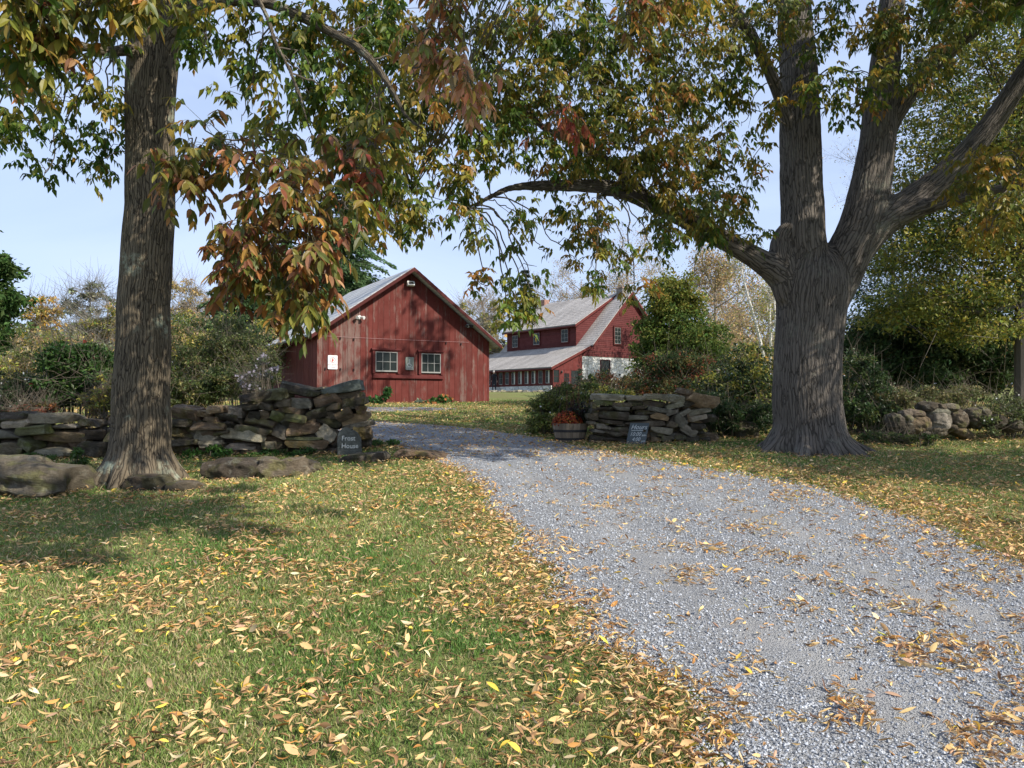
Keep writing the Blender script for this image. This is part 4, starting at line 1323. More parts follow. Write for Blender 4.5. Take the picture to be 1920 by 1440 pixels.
def build_walls():
    # ---- left wall: part left of the trunk, part right of it, both in one run behind the tree
    dL = lambda px: 11.6 + 1.1 * np.clip(px / 690, 0, 1)
    base = ground_at(690, 848)
    root = thing('stone_wall', 'tumbled dry stone wall behind the left tree, ending in a tall rough pile', 'wall', (P(400, 850, 12.2)[0], 12.3, float(G(-4.5, 12.3))))
    L1 = [(190, 610, 200, 70, -4, 'l'), (435, 575, 320, 80, -3, 'l'), (510, 635, 210, 40, 0, 'g'), (285, 662, 250, 75, -5, 'o'), (85, 700, 270, 80, 4, 'g'), (500, 712, 380, 105, 2, 'b'), (265, 770, 110, 90, 35, 'o'),
          (115, 812, 250, 115, 2, 'm'), (400, 825, 330, 70, 0, 'l'), (110, 560, 300, 60, -4, 'd'), (745, 690, 160, 90, 0, 'd'), (720, 805, 230, 110, 2, 'd'), (1400, 530, 260, 110, 8, 'b'), (1360, 612, 190, 60, 0, 'd'),
          (1640, 512, 105, 60, 0, 't'), (1560, 545, 130, 50, 5, 'b'), (1625, 590, 110, 50, 0, 'b'), (1590, 632, 240, 70, 3, 'b'), (1370, 688, 180, 90, 3, 'b'), (1590, 705, 175, 90, 0, 'l'), (1395, 760, 200, 60, 0, 'm'), (1620, 765, 160, 55, -2, 'l'),
          (700, 610, 160, 60, 4, 'd'), (-60, 620, 180, 80, 0, 'm'), (-80, 750, 220, 120, 0, 'd'), (-260, 700, 240, 130, 0, 'm'), (-300, 800, 260, 120, 0, 'd'), (1000, 600, 300, 100, 0, 'd'), (950, 700, 300, 110, 0, 'm'), (1050, 800, 320, 110, 0, 'd')]
    wall_from(L1, 4, 0, 640, root, dL, .50, 100)
    L2 = [(675, 213, 310, 92, 12, 'd'), (985, 192, 300, 82, -11, 's'), (785, 200, 130, 26, -4, 'l'), (872, 270, 195, 112, -15, 'b'), (1048, 243, 155, 62, -3, 'm'), (700, 306, 155, 80, 1, 'g'), (500, 240, 170, 92, 0, 'o'),
          (545, 308, 180, 62, -5, 'm'), (385, 262, 200, 110, -10, 'd'), (290, 265, 130, 65, -8, 'd'), (600, 350, 185, 62, 8, 'b'), (1045, 305, 150, 82, -5, 'd'), (835, 362, 250, 92, -15, 'd'), (1010, 385, 125, 92, -28, 'b'),
          (1078, 415, 185, 78, -12, 't'), (885, 450, 195, 82, 16, 'd'), (650, 411, 155, 62, 10, 'o'), (515, 402, 105, 76, 20, 'o'), (410, 390, 110, 72, -5, 'b'), (757, 436, 62, 48, 5, 't'), (588, 447, 92, 72, -22, 'g'), (523, 505, 145, 112, 10, 'g'),
          (700, 492, 205, 110, 3, 'b'), (870, 527, 128, 118, 38, 'w'), (388, 452, 220, 82, 12, 'm'), (160, 415, 200, 60, 8, 'd'), (235, 542, 300, 98, 6, 'l'), (335, 500, 250, 55, 12, 'm'), (690, 566, 300, 38, 3, 'o'), (690, 607, 355, 70, 3, 'y'),
          (220, 622, 240, 60, 2, 'l'), (425, 620, 105, 66, 0, 'm'), (1090, 470, 210, 42, -12, 'g'), (1135, 524, 125, 115, -4, 'y'), (45, 350, 95, 62, 0, 't'), (208, 366, 100, 74, 12, 'w'), (30, 430, 76, 52, 0, 'b'), (45, 470, 110, 42, 4, 'b'),
          (20, 542, 100, 66, -6, 'b'), (40, 606, 100, 52, 0, 'm'), (115, 462, 150, 46, 0, 'd'), (300, 330, 190, 60, -6, 'd'), (330, 395, 120, 70, 0, 'd'), (1110, 355, 80, 60, 0, 'b'), (930, 330, 130, 50, -6, 'm'), (430, 330, 90, 60, 8, 'm'),
          (960, 590, 120, 90, 0, 'd'), (720, 655, 300, 26, 3, 'd'), (1000, 650, 130, 60, 0, 'm'), (1120, 285, 60, 60, 0, 'm'), (110, 520, 120, 60, 0, 'm')]
    wall_from(L2, 4, 400, 680, root, dL, .55, 300)
    a = P(0, 850, 11.7); b = P(664, 850, 12.7)
    core(root, (a[0] - 1.2, a[1], 0), (b[0], b[1] + .05, 0), lambda t: P(0, np.interp(t, [0, .3, .45, .6, .7, .8, 1.0], [792, 792, 795, 785, 765, 752, 738]), 12.6)[2], .42, 7, 230)
    # ---- right wall
    dR = lambda px: 13.9 + 0 * px
    root = thing('stone_wall', 'neatly stacked thin-slab stone wall between the half barrel and the dark shrubs', 'wall', (P(1220, 830, 14.2)[0], 14.2, float(G(2.4, 14.2))))
    R1 = [(788, 280, 265, 58, 3, 'l'), (1000, 291, 165, 46, 2, 'l'), (1185, 282, 225, 52, 4, 'l'), (1330, 295, 170, 66, 8, 'l'), (1525, 305, 240, 120, 16, 't'), (1430, 250, 180, 52, 18, 'b'), (735, 325, 175, 40, 0, 'o'), (872, 345, 180, 34, 2, 'm'),
          (1005, 326, 160, 38, 0, 'd'), (1165, 338, 190, 58, 3, 'd'), (1330, 342, 180, 50, -15, 'l'), (730, 380, 160, 36, 0, 'd'), (890, 376, 150, 28, 3, 'g'), (1010, 368, 115, 34, -4, 'm'), (1200, 387, 200, 42, 12, 'g'), (812, 432, 270, 78, 0, 'd'),
          (650, 442, 86, 60, -3, 'm'), (1020, 451, 170, 44, 0, 'g'), (1050, 410, 120, 44, 0, 'd'), (1200, 442, 170, 60, 3, 't'), (1402, 402, 94, 42, -30, 'g'), (1508, 402, 190, 52, -9, 'l'), (1490, 455, 150, 44, -9, 'l'), (790, 487, 225, 34, 4, 'd'),
          (650, 492, 70, 30, 8, 'm'), (1075, 500, 330, 50, -2, 'm'), (890, 505, 70, 26, 0, 'l'), (735, 522, 135, 42, 8, 'l'), (860, 541, 160, 46, 0, 'd'), (700, 560, 110, 26, 10, 'g'), (1200, 552, 175, 54, 10, 'l'), (820, 580, 140, 42, 0, 'd'),
          (908, 576, 70, 36, 0, 'm'), (1180, 588, 130, 50, 2, 'm'), (815, 617, 250, 42, 2, 'd'), (1160, 632, 120, 60, 0, 'b'), (1245, 622, 90, 64, 0, 'm'), (1362, 470, 110, 90, 52, 'g'), (1422, 552, 140, 82, 32, 'l'), (1330, 605, 150, 84, 4, 'd'),
          (1500, 520, 130, 66, -5, 'd'), (880, 656, 80, 16, 0, 'w'), (690, 610, 110, 40, 6, 'd'), (1010, 560, 150, 56, 0, 'd'), (1030, 615, 170, 60, 0, 'd'), (1290, 500, 110, 50, 10, 'm'), (1130, 410, 90, 40, 5, 'm'), (1300, 410, 110, 44, -20, 'g'),
          (670, 350, 60, 50, 0, 'm'), (655, 395, 60, 44, 0, 'd'), (680, 645, 110, 40, 0, 'd'), (1420, 335, 120, 50, -20, 'd'), (940, 655, 120, 40, 0, 'd'), (1440, 620, 120, 60, 0, 'd')]
    wall_from(R1, 4.364, 960, 680, root, dR, .5, 600, .03)
    a = P(1112, 830, 14); b = P(1330, 830, 14)
    core(root, (a[0], 14.0, 0), (b[0], 14.0, 0), lambda t: P(0, 752, 14.0)[2], .42, 9, 60)
    # ---- boulder wall on the far right
    root = thing('stone_wall', 'low wall of pale rounded fieldstones right of the big tree', 'wall', (P(1760, 820, 14)[0], 14.4, float(G(8, 14.4))))
    R2 = [(395, 1225, 90, 50, 0, 't'), (400, 1270, 130, 110, 25, 'b'), (495, 1260, 130, 120, 10, 'l'), (500, 1215, 110, 50, -5, 'l'), (590, 1240, 110, 90, 30, 't'), (455, 1190, 80, 50, 0, 'd'), (505, 1192, 60, 40, 10, 'm'), (560, 1195, 80, 40, -8, 'm'),
          (670, 1225, 80, 60, 0, 'm'), (720, 1225, 60, 70, 10, 'm'), (670, 1260, 70, 50, 30, 'd'), (560, 1290, 60, 40, 10, 't'), (440, 1325, 60, 40, 0, 'l'), (620, 1315, 130, 50, 22, 'b'), (350, 1240, 60, 70, 0, 'm'), (340, 1290, 80, 70, 0, 'd'),
          (500, 1300, 90, 60, 0, 'm'), (780, 1260, 90, 70, 0, 'd'), (300, 1260, 70, 80, 0, 'd'), (860, 1280, 90, 70, 0, 'd')]
    for i, (cx, cy, w, h, tl, tone) in enumerate(R2):
        px, py = 1560 + cx / 2.571, 300 + cy / 2.571
        d = 14.2; k = d / F_PX
        add_stone('stone', root, 0, 0, w / 2.571 * k * .90, h / 2.571 * k * .92, tl, {'l': 'g', 't': 'm'}.get(tone, tone), P(px, py, d + .2), .42, 900 + i, T_HI, round_=.75, rough=.08, planes=8)

    # ---- boulders lying in the lawn
    def boulder(px, py_base, wpx, hpx, depth, tone, label, seed, tilt=0, sink=.25, rnd=.3, name='boulder', dd=0, planes=12, rough=.10):
        g = ground_at(px, py_base); d = g[1] + depth * .35
        k = d / F_PX; w, h = wpx * k, hpx * k * 1.25
        c = A((px - 960) / F_PX * d, d, float(G(g[0], d)) + h * (.5 - sink) - .0)
        o = add_stone(name, None, 0, 0, w, h, tilt, tone, c, depth, seed, T_HI, round_=rnd, rough=rough, planes=planes)
        o['label'] = label; o['category'] = 'boulder'; o['group'] = 'boulders sunk in the lawn'
        BLOCK.append((c[0], c[1], min(w, depth) * .38))
        if w > depth * 1.3:
            for s_ in (-1, 1): BLOCK.append((c[0] + s_ * (w - depth) * .4, c[1], depth * .36))
    boulder(56, 930, 182, 56, .8, 'm', 'big grey boulder at the left edge of the lawn beside the tree roots', 43, 5, .2, .5, rough=.2, planes=14)
    boulder(278, 922, 80, 32, .35, 'd', 'small dark rock pressed against the front of the left tree roots', 42, -6, .3)
    boulder(440, 898, 92, 36, .5, 'd', 'squat mossy boulder right of the left tree roots', 44, 4, .28, .4, planes=14, rough=.22)
    boulder(523, 896, 92, 34, .45, 'm', 'rough brown boulder under leaves between the mossy one and the name stone', 51, -3, .28, .4, planes=14, rough=.22)
    boulder(578, 886, 46, 22, .3, 'm', 'small cracked stone at the right end of the boulder row', 52, 5, .3, .4, planes=12, rough=.2)
    boulder(684, 868, 90, 17, .5, 'd', 'dark slab-like rock at the foot of the carved name stone', 45, -6, .28, .45)
    boulder(790, 862, 90, 16, .5, 'b', 'low thin rock barely out of the grass beside the dark slab', 46, 3, .3, .5)
    boulder(350, 922, 70, 20, .3, 'm', 'little half-buried stone in shaded grass right of the roots', 47, 0, .35, .6)
    boulder(1395, 822, 50, 30, .4, 'd', 'dark rock in the shade left of the big tree foot', 49, 5, .25, .5)
    boulder(150, 905, 36, 18, .2, 'l', 'fist-sized pale stone between big boulder and roots', 50, 0, .2, .6)

    # ---- name stone
    g = ground_at(655, 848); d = g[1] - .12
    d = 12.32; fr = Frame((P(655, 800, d)[0], d, float(G(g[0], d)) + .055), (1, 0.03, 0), unit(A(0, 1, -.12)), unit(A(0, .12, 1)))
    k = d / F_PX
    out = [(-22, -10), (19, -10), (20.5, 16), (19, 26), (11, 36), (0, 40), (-9, 43), (-16, 39), (-21.5, 33), (-23, 18)]
    out = np.array([(x * k, z * k * 1.12) for x, z in out])
    t = thing('name_stone', 'grey upright stone painted Frost House leaning on the wall end', 'sign', tuple(fr(0, 0, 0)))
    m = MB()
    pts = catmull(np.vstack([out, out[:1]]), 41)[:-1]
    pts = pts + (rng.random(pts.shape) - .5) * .006
    n = len(pts); c0 = pts.mean(0)
    rings = [(0.0, 1.0, .07), (0.0, 1.0, .015), (0, .97, 0), (0, .6, -.004), (0, .25, .002)]
    V = []
    for (_, s_, b) in rings:
        q = c0 + (pts - c0) * s_
        V.append(fr(q[:, 0], b + .004 * (rng.random(n) - .5), q[:, 1]))
    V.append(fr(A(c0[0]), A(0.0), A(c0[1])))
    V = np.concatenate(V)
    F = [[r * n + i, r * n + (i + 1) % n, (r + 1) * n + (i + 1) % n, (r + 1) * n + i] for r in range(4) for i in range(n)]
    T = [[4 * n + i, 4 * n + (i + 1) % n, 5 * n] for i in range(n)]
    bkf = [list(range(n))[::-1]]
    m.add(V, [np.array(F), np.array(T), np.array(bkf)], (.20, .205, .175)); m.build('slab', M_stone, t)
    text(fr, t, 'Frost', -.015, .195, .108, (.66, .65, .58), -.020, wide=.95)
    text(fr, t, 'House', .012, .072, .108, (.66, .65, .58), -.020, wide=.95)
    for s_, xx in (('F', -.13),): pass

    # ---- slate with opening hours
    g = ground_at(1190, 832); d = g[1] - .02
    k = d / F_PX
    cx = P(1190, 830, d)[0]
    lean = .16
    fr = Frame((cx, d - .10, float(G(cx, d)) - .01), (1, .02, 0), unit(A(0, 1, -lean)), unit(A(.205, lean, 1)))
    fr.v = unit(A(0, 1, -lean)); fr.w = unit(A(.235, lean, 1))
    t = thing('slate_board', 'dark slate chalked with opening Hours propped against the right stone wall', 'sign', tuple(fr(0, 0, 0)))
    wd, hg = 36 * k, 41 * k
    m = MB(); fbox(m, fr, -wd / 2, wd / 2, 0, .014, 0, hg); m.build('slate_panel', M_slate, t)
    ch = (.52, .58, .57)
    text(fr, t, 'Hours', .0, hg * .70, .125, ch, -.003, .25, matr=M_chalk, wide=.9)
    m = MB(); fbox(m, fr, -wd * .36, wd * .38, -.0035, -.001, hg * .635, hg * .655, ch); m.build('underline', M_chalk, t)
    text(fr, t, '10:00', -.04, hg * .385, .11, ch, -.003, .2, matr=M_chalk, wide=.82); text(fr, t, 'am-', .12, hg * .375, .06, ch, -.003, .2, matr=M_chalk)
    text(fr, t, '4:00', -.01, hg * .15, .10, ch, -.003, .2, matr=M_chalk, wide=.85); text(fr, t, 'pm', .125, hg * .10, .06, ch, -.003, .2, matr=M_chalk)

    # ---- half barrel planter
    d = 14.3; cx = P(1069, 826, d)[0]; gz = float(G(cx, d)) - .01
    t = thing('barrel_planter', 'weathered oak half barrel planter with dark iron hoops at the wall end', 'planter', (cx, d, gz))
    m = MB(); ns = 30; H = .335; r0, r1 = .262, .335
    for i in range(ns):
        a0, a1 = 2 * PI * i / ns + .008, 2 * PI * (i + 1) / ns - .008
        tone = np.array([.22, .175, .125]) * np.exp(rng.normal(0, .16))
        zz = [0, .11, .22, H]
        hh = rng.uniform(-.004, .004)
        V = []
        for z in zz:
            rr = r0 + (r1 - r0) * (z / H) ** .85 
            for (r_, a) in ((rr, a0), (rr, a1), (rr - .028, a1), (rr - .028, a0)): V.append((cx + r_ * math.cos(a), d + r_ * math.sin(a), gz + z + (hh if z == H else 0)))
        F = [[0, 3, 2, 1], [12, 13, 14, 15]]
        for q in range(3):
            for e in range(4): F.append([q * 4 + e, q * 4 + (e + 1) % 4, q * 4 + 4 + (e + 1) % 4, q * 4 + 4 + e])
        V = np.array(V)
        m.add(V, [np.array(F)], tone, V * A(1, 1, 1) + A(0, 0, i * 1.7))
    m.build('staves', M_wood, t)
    for z0, z1 in ((.175, .222), (.03, .072)):
        m = MB(); n = 40; V = []
        for z, dr_ in ((z0, .004), (z1, .004), (z1, -.01), (z0, -.01)):
            rr = r0 + (r1 - r0) * (z / H) ** .85 + dr_
            th = np.linspace(0, 2 * PI, n, endpoint=False); V.append(np.stack([cx + rr * np.cos(th), d + rr * np.sin(th), np.full(n, gz + z)], -1))
        F = [[q * n + i, q * n + (i + 1) % n, ((q + 1) % 4) * n + (i + 1) % n, ((q + 1) % 4) * n + i] for q in range(4) for i in range(n)]
        m.add(np.concatenate(V), [np.array(F)], (.035, .032, .032)); m.build('hoop', M_plain, t, smooth=False)
    m = MB(); th = np.linspace(0, 2 * PI, 24, endpoint=False)
    m.add(np.concatenate([np.stack([cx + .30 * np.cos(th), d + .30 * np.sin(th), np.full(24, gz + .29)], -1)]), [np.array([list(range(24))])], (.04, .03, .02)); m.build('soil', M_stone, t)
    # mums in the barrel
    o0 = A(cx - .05, d - .03, gz + .30)
    t = thing('chrysanthemum', 'mound of rusty orange-red mums growing in the half barrel', 'flowers', o0)
    n = 900
    u = unit(rng.normal(0, 1, (n, 3)) * A(1, 1, .8)); u[:, 2] = np.abs(u[:, 2])
    lump = 1 + .16 * (vnoise(u * 3.1 + 4, 5) - .5) * 2
    c = o0 + u * A(.285, .25, .27) * (lump * (.86 + .14 * rng.random(n)))[:, None]
    m = MB(); leaf_mesh(m, *(lambda q: (q, unit(u[:600] + rng.normal(0, .5, (600, 3))), rng.normal(0, 1, (600, 3))))(o0 + u[:600] * A(.26, .23, .25) * (.7 + .25 * rng.random((600, 1)))), .05, .022, vary(np.tile(A(.05, .09, .025), (600, 1))))
    m.build('foliage', M_leaf, t)
    m = MB()
    palm = [(4, (.30, .040, .012)), (3, (.38, .09, .018)), (2, (.20, .022, .012)), (1, (.42, .18, .04))]
    cc = pick(palm, n)
    for k_ in range(6):
        ang = 2 * PI * k_ / 6
        tx = unit(np.cross(u, A(.3, .2, 1))); ty = np.cross(u, tx)
        D = tx * math.cos(ang) + ty * math.sin(ang) + u * .45
        leaf_mesh(m, c, D, u, .020, .015, vary(cc, .15), .05, .0)
    m.build('blossoms', M_petal, t)
    # dark leafy plant with brown spikes behind the mums
    o0 = A(cx + .18, d + .10, gz + .29)
    t = thing('spiky_plant', 'dark purple-leaved plant with tall brown seed stems in the half barrel', 'plant', o0)
    m = MB(); st = MB()
    for i in range(46):
        a = rng.random() * 2 * PI; r_ = rng.random() * .12
        b = o0 + A(math.cos(a) * r_, math.sin(a) * r_, 0)
        tipp = b + A(math.cos(a) * .25 * rng.random(), math.sin(a) * .2 * rng.random(), rng.uniform(.18, .48))
        many_sticks(st, [b], [tipp], .004, .002, 4, (.06, .03, .03))
        nn = 9; tt = rng.random((nn, 1)) ** .7
        leaf_mesh(m, b + (tipp - b) * tt, unit(rng.normal(0, 1, (nn, 3)) + A(0, 0, .2)), rng.normal(0, 1, (nn, 3)), .085, .04, vary(np.tile(A(.035, .028, .030), (nn, 1)) if rng.random() < .6 else np.tile(A(.05, .07, .03), (nn, 1))))
    for px, h in ((1062, .98), (1076, .92), (1081, 1.0), (1085, .88), (1070, .72), (1092, .6)):
        xx = P(px, 760, d)[0]
        b = A(xx, d + .1, gz + .28); tp = b + A(rng.normal(0, .02), 0, h * .70)
        tube(st, catmull([b, (b + tp) / 2 + A(.012, 0, 0), tp], 8), np.linspace(.007, .004, 8), 5, (.10, .05, .03))
        nn = 60; tt = .35 + .65 * rng.random((nn, 1))
        leaf_mesh(st, b + (tp - b) * tt, unit(rng.normal(0, 1, (nn, 3)) + A(0, 0, 1.2)), rng.normal(0, 1, (nn, 3)), .03, .012, vary(np.tile(A(.13, .06, .035), (nn, 1))))
    m.build('foliage', M_leaf, t); st.build('stems', M_twig, t)
# ================================================================ big trees
def px_line(pts):
    a = np.array(pts, float)
    return P(a[:, 0], a[:, 1], a[:, 2]), a[:, 3]


def trunk_mesh(name, parent, limbs, matr, voxel, ridge, amp, smooth_it=10, sub=1, flare=None):
    """limbs: list of (points (n,3), radii). Union by voxel remesh, then bark ridges as real relief."""
    m = MB(); segs = []
    for pts, rad in limbs:
        n = max(8, int(np.linalg.norm(np.diff(pts, axis=0), axis=1).sum() / .12))
        q = catmull(pts, n); r = catmull(np.stack([rad] * 3, -1), n)[:, 0]
        wob = (vnoise(q * 2.5, 3) - .5) * .10
        q = q + np.stack([wob, wob * .5, 0 * wob], -1) * r[:, None]
        th_n = 20
        before = m.n
        tube(m, q, r, th_n, cap=True)
        d = np.concatenate([[0], np.cumsum(np.linalg.norm(np.diff(q, axis=0), axis=1))])
        segs.append((q, r, d))
    if flare:
        for pts, rad in flare:
            q = catmull(pts, 14); r = catmull(np.stack([rad] * 3, -1), 14)[:, 0]
            tube(m, q, r, 12, cap=True)
    V = np.concatenate(m.V); F = [np.concatenate(f) for f in m.F.values()]
    me = new_mesh(V, F)
    ob = bpy.data.objects.new('t', me); COL.objects.link(ob)
    md = ob.modifiers.new('r', 'REMESH'); md.mode = 'VOXEL'; md.voxel_size = voxel; md.use_smooth_shade = True
    s = ob.modifiers.new('s', 'SMOOTH'); s.factor = .5; s.iterations = smooth_it
    if sub:
        u = ob.modifiers.new('u', 'SUBSURF'); u.levels = sub
    dg = bpy.context.evaluated_depsgraph_get(); dg.update()
    ev = ob.evaluated_get(dg).to_mesh()
    nv = len(ev.vertices)
    co = np.empty(nv * 3); ev.vertices.foreach_get('co', co); co = co.reshape(-1, 3)
    no = np.empty(nv * 3); ev.vertices.foreach_get('normal', no); no = no.reshape(-1, 3)
    npoly = len(ev.polygons)
    ls = np.empty(npoly, np.int32); lt = np.empty(npoly, np.int32); ev.polygons.foreach_get('loop_start', ls); ev.polygons.foreach_get('loop_total', lt)
    li = np.empty(len(ev.loops), np.int32); ev.loops.foreach_get('vertex_index', li)
    F = []
    for k in (3, 4):
        s_ = ls[lt == k]
        if len(s_): F.append(li[s_[:, None] + np.arange(k)])
    ob.evaluated_get(dg).to_mesh_clear(); bpy.data.objects.remove(ob)
    # nearest limb axis for the bark coordinates
    best = np.full(nv, 1e9); bk = np.zeros((nv, 3)); nr = np.ones(nv); th = np.zeros(nv); ss = np.zeros(nv); own = np.zeros(nv, int)
    for li_, (q, r, d) in enumerate(segs):
        step = 1
        T = unit(np.gradient(q, axis=0))
        for c0 in range(0, nv, 40000):
            v = co[c0:c0 + 40000]
            D = np.linalg.norm(v[:, None] - q[None, ::step], axis=2)
            rel = D - r[None]
            k = rel.argmin(1); dist = rel[np.arange(len(v)), k]
            w = v - q[k]; t = T[k]
            al = (w * t).sum(1); rad = w - al[:, None] * t
            X = unit(np.cross(t, A(.13, .99, .05))); Yv = np.cross(t, X)
            a = np.arctan2((rad * Yv).sum(1), (rad * X).sum(1))
            sel = dist < best[c0:c0 + 40000]
            ix = np.where(sel)[0] + c0
            best[ix] = dist[sel]; th[ix] = a[sel]; ss[ix] = (d[k] + al)[sel]; nr[ix] = max(2 * PI * r.mean() / ridge, 5); own[ix] = li_
            R0 = r.mean()
            bk[ix] = np.stack([np.cos(a) * R0, np.sin(a) * R0, d[k] + al], -1)[sel] + li_ * 7.0
    nn = np.round(nr)
    wn = fbm(bk * A(3.5, 3.5, 1.6), 5, 3) * 5.0; wn2 = fbm(bk * A(3.5, 3.5, 1.6) + 40, 6, 3) * 5.0
    r1 = np.abs(np.sin(.5 * nn * th + ss * 5.5 + wn)); r2 = np.abs(np.sin(.5 * nn * th - ss * 5.5 + wn2))
    hgt = np.minimum(r1, r2) ** .7
    k = .6 + .8 * fbm(bk * 2.0 + 9, 8, 2)
    disp = (hgt - .55) * amp * k + (fbm(co * 1.6, 21, 2) - .5) * amp * 2.2
    co = co + no * disp[:, None]
    return link(name, co, F, matr, parent, True, np.full((nv, 3), .5), bk)


def nearest_on(limbs, c):
    best = None
    for pts, rad in limbs:
        n = 40; q = catmull(pts, n); r = catmull(np.stack([rad] * 3, -1), n)[:, 0]
        D = np.linalg.norm(q - c, axis=1)
        # prefer thin wood a little
        D2 = D + r * 2.5
        k = D2.argmin()
        if best is None or D2[k] < best[0]: best = (D2[k], q[k], r[k], unit(np.gradient(q, axis=0))[k])
    return best


def grow_cluster(limbs, mt, ml, c, ext, n, pal, size=.20, leaflet=(.105, .040), k=5, hi=False, samecol=.75, twig_col=(.10, .085, .065), rachis=False, droop=.2, camera_side=None, quiet=False):
    """a branch from the nearest limb to c, twigs from it to n spray tips in the ellipsoid ext, leaves on each"""
    c = A(*c); ext = A(*ext)
    D, q, r, T = nearest_on(limbs, c)
    dist = np.linalg.norm(c - q)
    up = A(0, 0, 1) * min(.22 * dist, .8)
    mid = (q + c) / 2 + up + rng.normal(0, .05 * dist, 3)
    end = c + unit(c - q) * ext.mean() * .5 - A(0, 0, .1)
    nb = 14
    path = catmull([q, mid, c, end], nb)
    rb = max(min(r * .4, .006 + .005 * dist), .005)
    path[2:-1] += rng.normal(0, .022, (nb - 3, 3)) * dist ** .5
    path = catmull(path, nb * 2)[::2] if False else path
    tube(mt, catmull(path, 26), np.linspace(rb, .0035, 26), 6, twig_col, jit=.1)
    tips = unit(rng.normal(0, 1, (n, 3))) * (rng.random((n, 1)) ** .45) * ext + c
    tips[:, 2] -= .10 * ext[2] * rng.random(n)
    pk = path[np.clip(rng.integers(nb // 2, nb, n), 0, nb - 1)]
    # attach each twig to the closest of several sampled path points
    cand = path[nb // 3:]
    idx = np.linalg.norm(tips[:, None] - cand[None], axis=2).argmin(1); pk = cand[idx]
    m1 = (pk + tips) / 2 + A(0, 0, .10) * np.linalg.norm(tips - pk, axis=1)[:, None] + rng.normal(0, .03, (n, 3))
    many_sticks(mt, pk, m1, .0055, .004, 4, np.tile(A(*twig_col), (n, 1)))
    many_sticks(mt, m1, tips, .004, .0022, 4, np.tile(A(*twig_col), (n, 1)))
    out = unit(tips - pk)
    spray_leaves(tips, out, size, pal, ml, leaflet, k, hi, mt if rachis else None, samecol, droop)


GREEN = [(4.6, (.068, .120, .018)), (3.2, (.120, .170, .024)), (3.2, (.26, .24, .034)), (.8, (.34, .23, .03))]
OLIVE = [(3, (.12, .145, .030)), (3, (.21, .205, .038)), (2, (.33, .25, .04)), (1, (.38, .19, .045)), (1.5, (.09, .13, .028))]
ORNG = [(2.6, (.32, .135, .045)), (1.8, (.42, .22, .05)), (2.2, (.36, .165, .085)), (4.4, (.13, .15, .032)), (3.2, (.22, .185, .036)), (.9, (.50, .29, .15)), (1.8, (.18, .070, .032))]
PINK = [(4, (.56, .29, .17)), (2, (.48, .20, .09)), (2, (.44, .30, .06)), (1.6, (.22, .20, .05)), (1.2, (.66, .45, .28))]
REDD = [(3, (.36, .08, .045)), (2, (.36, .14, .06)), (1, (.12, .10, .03))]
YEL = [(4, (.31, .235, .03)), (3, (.20, .18, .03)), (2.5, (.14, .16, .035)), (1, (.46, .26, .05))]


